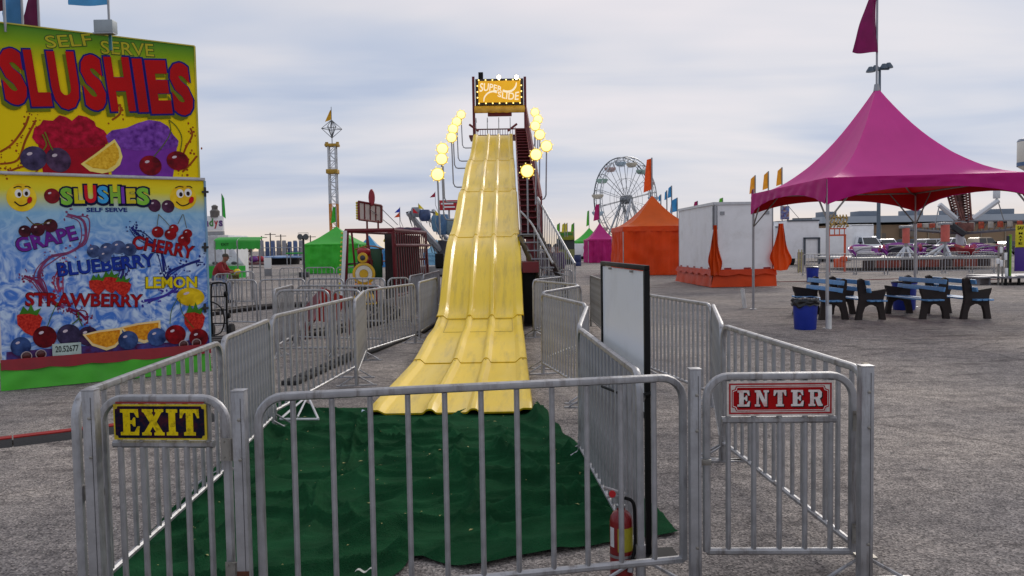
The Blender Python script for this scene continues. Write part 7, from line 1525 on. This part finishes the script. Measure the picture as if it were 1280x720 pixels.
# ------------------------------------------------------------------ person (red jacket)
def skin_body(name, joints, edges, mat, parent, sub=2):
    me = bpy.data.meshes.new(name); me.from_pydata([j[0] for j in joints], edges, []); o = bpy.data.objects.new(name, me); COL.objects.link(o)
    sk = o.modifiers.new('skin', 'SKIN'); 
    for v, j in zip(me.skin_vertices[0].data, joints): v.radius = (j[1], j[2] if len(j) > 2 else j[1])
    me.skin_vertices[0].data[0].use_root = True
    ss = o.modifiers.new('sub', 'SUBSURF'); ss.levels = sub; ss.render_levels = sub
    dg = bpy.context.evaluated_depsgraph_get(); dg.update(); m2 = bpy.data.meshes.new_from_object(o.evaluated_get(dg)); bpy.data.objects.remove(o)
    m2.materials.clear(); m2.materials.append(mat); m2.polygons.foreach_set('use_smooth', [True]*len(m2.polygons)); return link(m2, name, parent)
skin_m = M('skin', (150, 104, 84), .6)
def person(loc, rz, label, jacket, trousers, cap, pose):
    t = thing('person', label, 'person', loc, rz)
    if pose == 'perch':   # faces +x, seated on the stool edge, leaning forward, forearms ahead
        hip = (0, 0, .80); ch = (.16, 0, 1.18); nk = (.24, 0, 1.34); hd = (.32, 0, 1.47)
        J = [(hip, .15, .17), ((.07, 0, 1.0), .15, .17), (ch, .14, .19), (nk, .06), (hd, .075),
             ((.17, .17, 1.24), .08), ((.30, .23, 1.02), .06), ((.52, .15, 1.00), .045), ((.60, .12, 1.0), .035),
             ((.17, -.17, 1.24), .08), ((.30, -.23, 1.02), .06), ((.52, -.12, 1.00), .045), ((.60, -.09, 1.0), .035),
             ((.05, .09, .76), .10), ((.36, .12, .62), .08), ((.30, .12, .30), .055), ((.28, .12, .06), .045), ((.42, .12, .04), .04),
             ((.05, -.09, .76), .10), ((.38, -.12, .60), .08), ((.34, -.12, .30), .055), ((.32, -.12, .06), .045), ((.46, -.12, .04), .04)]
    else:
        J = [((0, 0, .93), .13, .16), ((0, 0, 1.12), .12, .15), ((0, 0, 1.36), .13, .18), ((0, 0, 1.5), .055), ((0.01, 0, 1.62), .075),
             ((0, .18, 1.42), .07), ((.02, .24, 1.15), .05), ((.12, .22, .92), .04), ((.15, .21, .85), .03),
             ((0, -.18, 1.42), .07), ((.02, -.24, 1.15), .05), ((.12, -.22, .92), .04), ((.15, -.21, .85), .03),
             ((0, .09, .88), .095), ((.02, .1, .5), .07), ((0, .1, .25), .055), ((0, .1, .07), .045), ((.14, .1, .04), .04),
             ((0, -.09, .88), .095), ((.02, -.1, .5), .07), ((0, -.1, .25), .055), ((0, -.1, .07), .045), ((.14, -.1, .04), .04)]
    E = [(0, 1), (1, 2), (2, 3), (3, 4), (2, 5), (5, 6), (6, 7), (7, 8), (2, 9), (9, 10), (10, 11), (11, 12), (0, 13), (13, 14), (14, 15), (15, 16), (16, 17), (0, 18), (18, 19), (19, 20), (20, 21), (21, 22)]
    skin_body('body', J, E, skin_m, t)
    up = [0, 1, 2, 3, 5, 6, 7, 9, 10, 11]; mp = {k: i for i, k in enumerate(up)}
    JJ = [(J[k][0], J[k][1]*1.16+.012, (J[k][2] if len(J[k]) > 2 else J[k][1])*1.16+.012) for k in up]; EE = [(mp[a], mp[c]) for a, c in E if a in mp and c in mp]; JJ[3] = (JJ[3][0], .075, .075)
    skin_body('jacket', JJ, EE, jacket, t)
    lo = [0, 13, 14, 15, 16, 18, 19, 20, 21]; mp = {k: i for i, k in enumerate(lo)}
    JJ = [(J[k][0], J[k][1]*1.12+.012, (J[k][2] if len(J[k]) > 2 else J[k][1])*1.1+.01) for k in lo]; EE = [(mp[a], mp[c]) for a, c in E if a in mp and c in mp]
    skin_body('trousers', JJ, EE, trousers, t)
    h = J[4][0]
    # face: head volume, nose, ears, eyes
    b = MB(); b.ball((h[0], h[1], h[2]+.01), .1, 14, (1.0, .78, 1.18)); b.ball((h[0]+.10, h[1], h[2]), .018, 8, (1.2, .8, 1.4)); b.ball((h[0], h[1]+.078, h[2]), .022, 8, (1, .5, 1.4)); b.ball((h[0], h[1]-.078, h[2]), .022, 8, (1, .5, 1.4)); b.build('head', skin_m, t)
    b = MB(); b.ball((h[0]+.088, h[1]+.03, h[2]+.02), .010, 8); b.ball((h[0]+.088, h[1]-.03, h[2]+.02), .010, 8); b.build('eyes', black_p, t)
    b = MB(); b.lathe([(.102, .045), (.105, .075), (.085, .125), (.03, .15), (.001, .152)], (h[0]-.01, h[1], h[2]), 18, cap=False)
    if cap: b.box((h[0]+.13, h[1], h[2]+.055), (.12, .13, .014), bev=.005)
    b.build('cap' if cap else 'hair', cap or M('hair', (30, 24, 22), .8), t)
    for k in (8, 12):
        q = J[k][0]; b = MB(); b.ball(q, .036, 8, (1.1, .8, .6))
        for j in range(4): b.tube([(q[0]+.02, q[1]-.024+.016*j, q[2]), (q[0]+.055, q[1]-.024+.016*j, q[2]-.01), (q[0]+.075, q[1]-.022+.015*j, q[2]-.03)], .0085, 6)
        b.tube([(q[0], q[1]+.03, q[2]), (q[0]+.04, q[1]+.045, q[2]+.005)], .010, 6); b.build('hand', skin_m, t)
    for k in (17, 22):
        q = J[k][0]; b = MB(); b.ball((q[0]-.05, q[1], .05), .07, 10, (1.9, .7, .72)); b.build('shoe', black_p, t)
    return t
YP = 26.2
p = P(272, 350, YP); person((p.x-.02, YP, 0), R_(-4), 'person in a dark red jacket and cap on a stool holding a yellow ball', M('jacket_red', (134, 22, 30), .8, 0, .25, 6), M('jeans', (120, 134, 160), .8, 0, .2, 10), M('cap_olive', (70, 66, 56), .8), 'perch')
t = thing('yellow_ball', 'bright yellow ball in the hands of the person in the red jacket', 'ball', (p.x+.66, YP-.02, 1.02)); b = MB(); b.ball((0, 0, 0), .105, 14, (1.1, .9, .9)); b.build('ball_body', M('ball_yellow', (230, 200, 20), .5), t); b = MB(); b.lathe([(.012, 0), (.02, .02)], (0, 0, .09), 8); b.build('valve', black_p, t)
t = thing('bar_stool', 'grey metal stool under the person in the red jacket', 'stool', (p.x-.04, YP, 0)); b = MB(); b.lathe([(.17, .62), (.18, .64), (.17, .67), (.02, .675)], n=18); b.build('seat', steel, t)
for k in range(4): a = k*pi/2+.7; b = MB(); b.tube([(.1*cos(a), .1*sin(a), .63), (.2*cos(a), .2*sin(a), 0)], .014, 6); b.build('leg', steel, t)
p = P(686, 325, 25.5); person((p.x, 25.5, 0), -pi/2+.3, 'dark haired person standing behind the silver steps, the left one of two', M('hoodie_dark', (70, 56, 70), .9), M('trous_dark', (40, 40, 48), .9), None, 'stand')
p = P(696, 325, 26.2); person((p.x, 26.2, 0), -pi/2-.2, 'dark haired person in violet standing behind the silver steps, the right one of two', M('hoodie_violet', (84, 62, 104), .9), M('trous_dark', (0, 0, 0)), None, 'stand')

# ------------------------------------------------------------------ far left: kiddie rides, tubs, light tower
for k in range(11):
    px_ = 327+k*4.7; Y = 125; q = P(px_, 306, Y); t = thing('ride_drum', 'one of the upright %s drums in the far row left of the green tent, number %d of the row from the left' % (('grey', 'blue')[k % 2], k+1), 'drum', (q.x, Y+(k % 3), 0), group='upright drums in the far row')
    t['label'] = ('tall %s drum, %s in the far row left of the green tent' % (('grey', 'blue')[k % 2], ['first from the left', 'second from the left', 'third from the left', 'fourth from the left', 'fifth from the left', 'in the middle', 'fifth from the right', 'fourth from the right', 'third from the right', 'second from the right', 'last on the right'][k]))
    zt = P(px_, 300.5+(k % 2)*1.2, Y).z; b = MB(); b.lathe([(.30, .3), (.32, .4), (.32, zt-.1), (.26, zt)], n=14); b.build('drum', M('drum_b', (70, 90, 130), .5) if k % 2 else M('drum_g', (130, 130, 136), .5), t); b = MB(); b.lathe([(.2, 0), (.2, .3)], n=8); b.build('stand', black_p, t)
q = P(350, 318, 95); t = thing('kiddie_ride', 'low blue and white roundabout with thin posts far left of the green tent', 'ride', (q.x, 95, 0)); b = MB(); b.lathe([(2.6, .75), (2.7, .8), (2.7, .95), (.2, 1.05)], n=24); b.build('floor', M('ride_blue', (120, 150, 190), .5, 0, .4, 2), t); b = MB(); b.lathe([(2.2, .0), (2.3, .7)], n=24); b.build('base', black_p, t)
for k in range(8): a = k*pi/4; b = MB(); b.tube([(2.5*cos(a), 2.5*sin(a), .9), (2.5*cos(a), 2.5*sin(a), 2.0)], .04, 5); b.build('post', steel, t)
b = MB(); b.tube([(2.5*cos(k*pi/16), 2.5*sin(k*pi/16), 2.0) for k in range(32)], .04, 5, closed=True); b.build('top_ring', steel, t)
q = P(303, 325, 80); t = thing('kiddie_ride', 'colourful low children\'s ride with small cars behind the green awning', 'ride', (q.x, 80, 0)); b = MB(); b.lathe([(2.2, .3), (2.3, .35), (2.3, .5), (.2, .6)], n=24); b.build('floor', M('ride_floor', (100, 60, 60), .5, 0, .4, 2), t); b = MB(); b.lathe([(.12, .5), (.1, 1.9), (1.7, 1.95), (1.8, 2.05), (.1, 2.5)], n=24); b.build('parasol', M('ride_par', (196, 200, 120), .5, 0, .3, 2), t)
for k in range(8):
    a = k*pi/4+.2; b = MB(); b.ball((1.7*cos(a), 1.7*sin(a), .85), .4, 10, (1.2, .8, .8)); b.build('small_car', M('scar%d' % (k % 4), [(170, 40, 60), (60, 90, 170), (200, 170, 50), (110, 50, 130)][k % 4], .4), t)
q = P(367, 320, 90); t = thing('flat_canopy', 'low bright green flat canopy on posts left of the green tent', 'canopy', (q.x+.3, 90, 0)); zz = P(367, 316.5, 90).z; b = MB(); b.box((0, 0, zz), (1.9, 1.6, .16), bev=.03); b.build('canopy', gv, t)
for sx_ in (-.85, .85):
    for sy_ in (-.7, .7): b = MB(); b.tube([(sx_, sy_, 0), (sx_, sy_, zz)], .05, 6); b.build('post', steel, t)
q = G(380.5, 346); q = P(380.5, 345, 45); t = thing('light_tower', 'portable light tower with two round lamps left of the green tent', 'light tower', (q.x, 45, 0)); zt = P(380, 296, 45).z
b = MB(); b.tube([(0, 0, 0), (0, 0, zt)], .06, 8); b.build('mast', M('mast_dark', (60, 62, 64), .5, .4), t)
b = MB(); b.tube([(-.28, 0, zt-.18), (.28, 0, zt-.18), (.28, 0, zt+.22), (-.28, 0, zt+.22)], .015, 5, closed=True); b.build('cage', M('mast_dark', (0, 0, 0)), t)
for x in (-.15, .17): b = MB(); b.lathe([(.02, -.08), (.14, -.06), (.17, .04), (.16, .08)], (x, -.05, zt), 14, axis='Y'); b.build('lamp', M('lampg', (84, 86, 88), .4, .4), t)
b = MB(); b.box((0, 0, .3), (.5, .5, .3), bev=.03); b.build('base', M('mast_dark', (0, 0, 0)), t)
# distant bare trees and poles
def tree(px, Y, h, label, seed):
    q = P(px, 306, Y); t = thing('bare_tree', label, 'tree', (q.x, Y, 0), group='distant trees on the left horizon'); rr_ = random.Random(seed)
    b = MB(); b.tube([(0, 0, 0), (.1, 0, h*.3), (0, 0, h*.5)], [.25, .2, .12], 7)
    for k in range(9): a = rr_.random()*6.3; z = h*(.25+.3*rr_.random()); b.tube([(0, 0, z), (h*.2*cos(a), h*.2*sin(a), z+h*.2), (h*.35*cos(a), h*.35*sin(a), z+h*(.3+.1*rr_.random()))], [.1, .06, .02], 5)
    b.build('trunk', M('bark', (70, 60, 54), .9), t); b = MB()
    for k in range(900):
        a = rr_.random()*6.3; e_ = rr_.random()*pi; r = h*.42*(rr_.random()**.4)*(1+.25*noise.noise(Vector((cos(a)*2, sin(e_)*2, seed)))); p_ = Vector((r*cos(a)*sin(e_), r*sin(a)*sin(e_), h*.62+r*.75*cos(e_))); s_ = .18
        b.add([p_+Vector((rr_.uniform(-s_, s_), rr_.uniform(-s_, s_), rr_.uniform(-s_, s_))) for _ in range(3)], [(0, 1, 2)])
    b.build('crown', M('far_leaf', (72, 68, 56), .9, 0, .3, 1), t)
tree(289, 260, 3.6+1, 'low round tree on the horizon above the green awning', 1); tree(297, 270, 4.2, 'small tree on the horizon just right of the green awning top', 2); tree(358, 300, 4.5, 'small dark tree on the horizon behind the drums', 3); tree(312, 280, 3.8, 'small tree on the horizon between the green awning and the drums', 4)
for x, y0, lb in ((327, 295, 'leftmost thin utility pole on the left horizon'), (351, 293, 'thin utility pole on the left horizon behind the drums'), (338, 291, 'tallest thin utility pole on the left horizon'), (388, 294, 'utility pole with two cross arms beside the light tower')):
    Y = 190; q = P(x, 300, Y); zt = P(x, y0, Y).z; t = thing('utility_pole', lb, 'pole', (q.x, Y, 0), group='utility poles on the left horizon'); b = MB(); b.tube([(0, 0, 0), (0, 0, zt)], .14, 6); b.build('pole', M('polewood', (84, 74, 66), .9), t); b = MB(); b.box((0, 0, zt-.4), (2.6, .15, .15)); b.build('crossarm', M('polewood', (0, 0, 0)), t)

# ------------------------------------------------------------------ ride with metal arms behind the tunnel, pennants, red sign
q = P(545, 330, 48); AR = thing('octopus_ride', 'grey armed thrill ride with blue tubs between the train tunnel and the slide', 'ride', (q.x, 48, 0))
def ap(x, y, Y=48): return P(x, y, Y)
for k, ((x0, y0), (x1, y1), w_) in enumerate([((510, 266), (556, 318), .16), ((512, 270), (552, 322), .08), ((527, 262), (560, 300), .12), ((541, 262), (562, 308), .10), ((556, 268), (575, 300), .1)]):
    b = MB(); p0, p1 = ap(x0, y0, 47+k*.6), ap(x1, y1, 48.5); b.tube([p0, p1], w_, 5, sq=3); c_ = b.build('arm', M('arm_grey', (166, 170, 176), .4, .5, .2, 2), AR, True)
    b = MB(); 
    for j in range(8): a = p0.lerp(p1, j/8); c = p0.lerp(p1, (j+.6)/8); b.tube([a+Vector((0, 0, -.1)), c+Vector((0, 0, -.45))], .03, 4)
    b.build('arm_lattice', M('arm_dark', (70, 72, 78), .5, .4), c_, True)
for (x, y, w_, h_, c_) in [(553, 280, .42, .62, (70, 110, 150)), (545.5, 279, .3, .5, (96, 140, 170)), (531, 269, .35, .35, (60, 80, 120)), (520, 265, .3, .3, (130, 140, 150)), (564, 283, .4, .5, (110, 130, 140))]:
    p = ap(x, y, 47); b = MB(); b.lathe([(w_*.6, -h_), (w_*.9, -h_*.6), (w_, 0), (w_*.95, h_*.6), (w_*.8, h_*.9)], (p.x, p.y, p.z), 16); b.build('tub', M('tubx_%d' % c_[0], c_, .4, 0, .25, 5), AR, True)
p0, p1 = ap(508, 267, 47), ap(560, 262, 49)
b = MB(); b.tube(catmull([tuple(ap(508, 266, 47)), tuple(ap(520, 263, 47.5)), tuple(ap(534, 264, 48)), tuple(ap(550, 268, 48))], 4), .05, 5); b.build('top_frame', M('arm_dark', (0, 0, 0)), AR, True)
b = MB(); p = ap(555, 330, 48.5); b.tube([(p.x, 48.5, 0), (p.x, 48.5, ap(555, 300).z)], .35, 12); b.build('centre_column', M('arm_dark', (0, 0, 0)), AR, True)
b = MB(); p = ap(549, 318, 46.5); b.box((p.x, 46.8, .9), (.5, .6, .9), bev=.03); b.build('control_box', black_p, AR, True)
b = MB(); p = ap(548, 326, 48); b.box((p.x, 48.5, .35), (5, 4, .5), bev=.04); b.build('platform', M('plat_grey', (126, 124, 122), .5, .2, .2, 1), AR, True)
for j in range(3):
    p = ap(500+j*9, 287, 46); b = MB(); b.ball((p.x, 46, p.z), .28, 10, (1.5, .5, .5)); b.build('spider_ornament', M('orn_%d' % (j % 2), ((90, 30, 70), (40, 30, 60))[j % 2], .4), AR, True)
for x, y, c_, hg, lb in ((500, 262, (40, 60, 170), -1, 'blue pennant, leftmost, above the train tunnel'), (499.5, 268, (206, 80, 40), -1, 'orange red pennant under the blue one above the tunnel'), (516, 263, (190, 30, 40), 1, 'small red pennant right of the blue one'), (523, 257.5, (220, 200, 40), 1, 'upper yellow pennant above the armed ride'), (544, 266, (220, 200, 40), 1, 'lower yellow pennant beside the slide'), (544, 243, (150, 30, 60), -1, 'wine red pennant close to the left lamp poles')):
    p = ap(x, y, 46); t = thing('pennant', lb, 'flag', tuple(p), group='pennants above the armed ride'); b = MB(); s_ = .32; b.grid(lambda u, v: (hg*s_*u, .04*sin(u*6), s_*.45*(1-u)*(1-2*v)-.18*u), 5, 4); b.build('cloth', M('pen_%d' % c_[0], c_, .6, trans=.35), t); b = MB(); b.tube([(0, 0, -.6), (0, 0, .16)], .015, 5); b.tube([(0, 0, -.6), (.25, .1, -1.3)], .015, 5); b.build('stick', steel, t)
q = ap(561, 256.5, 52); t = thing('ride_sign', 'red sign with white lettering just left of the slide', 'sign', (q.x, 52, 0)); b = MB(); b.box((0, 0, q.z), (1.3, .1, .65), bev=.02); sg_ = b.build('board', M('rs_red', (176, 24, 36), .5), t); b = MB(); b.box((-.1, -.06, q.z+.1), (.8, .02, .1), .0); b.box((.05, -.06, q.z-.12), (.7, .02, .09)); b.build('white_bars', white_p, sg_); b = MB(); b.tube([(0, .1, 0), (0, .1, q.z)], .07, 6); b.build('post', steel, t)
b = MB(); b.tube([tuple(ap(495, 262, 40)), tuple(ap(520, 290, 30))], .012, 5)
# ferris-side boom at left of flags: far skyline strip
for k, (x0, x1, h_, c_) in enumerate([(660, 672, 3.2, (120, 112, 110)), (575, 600, 3.0, (110, 108, 112))]):
    pass
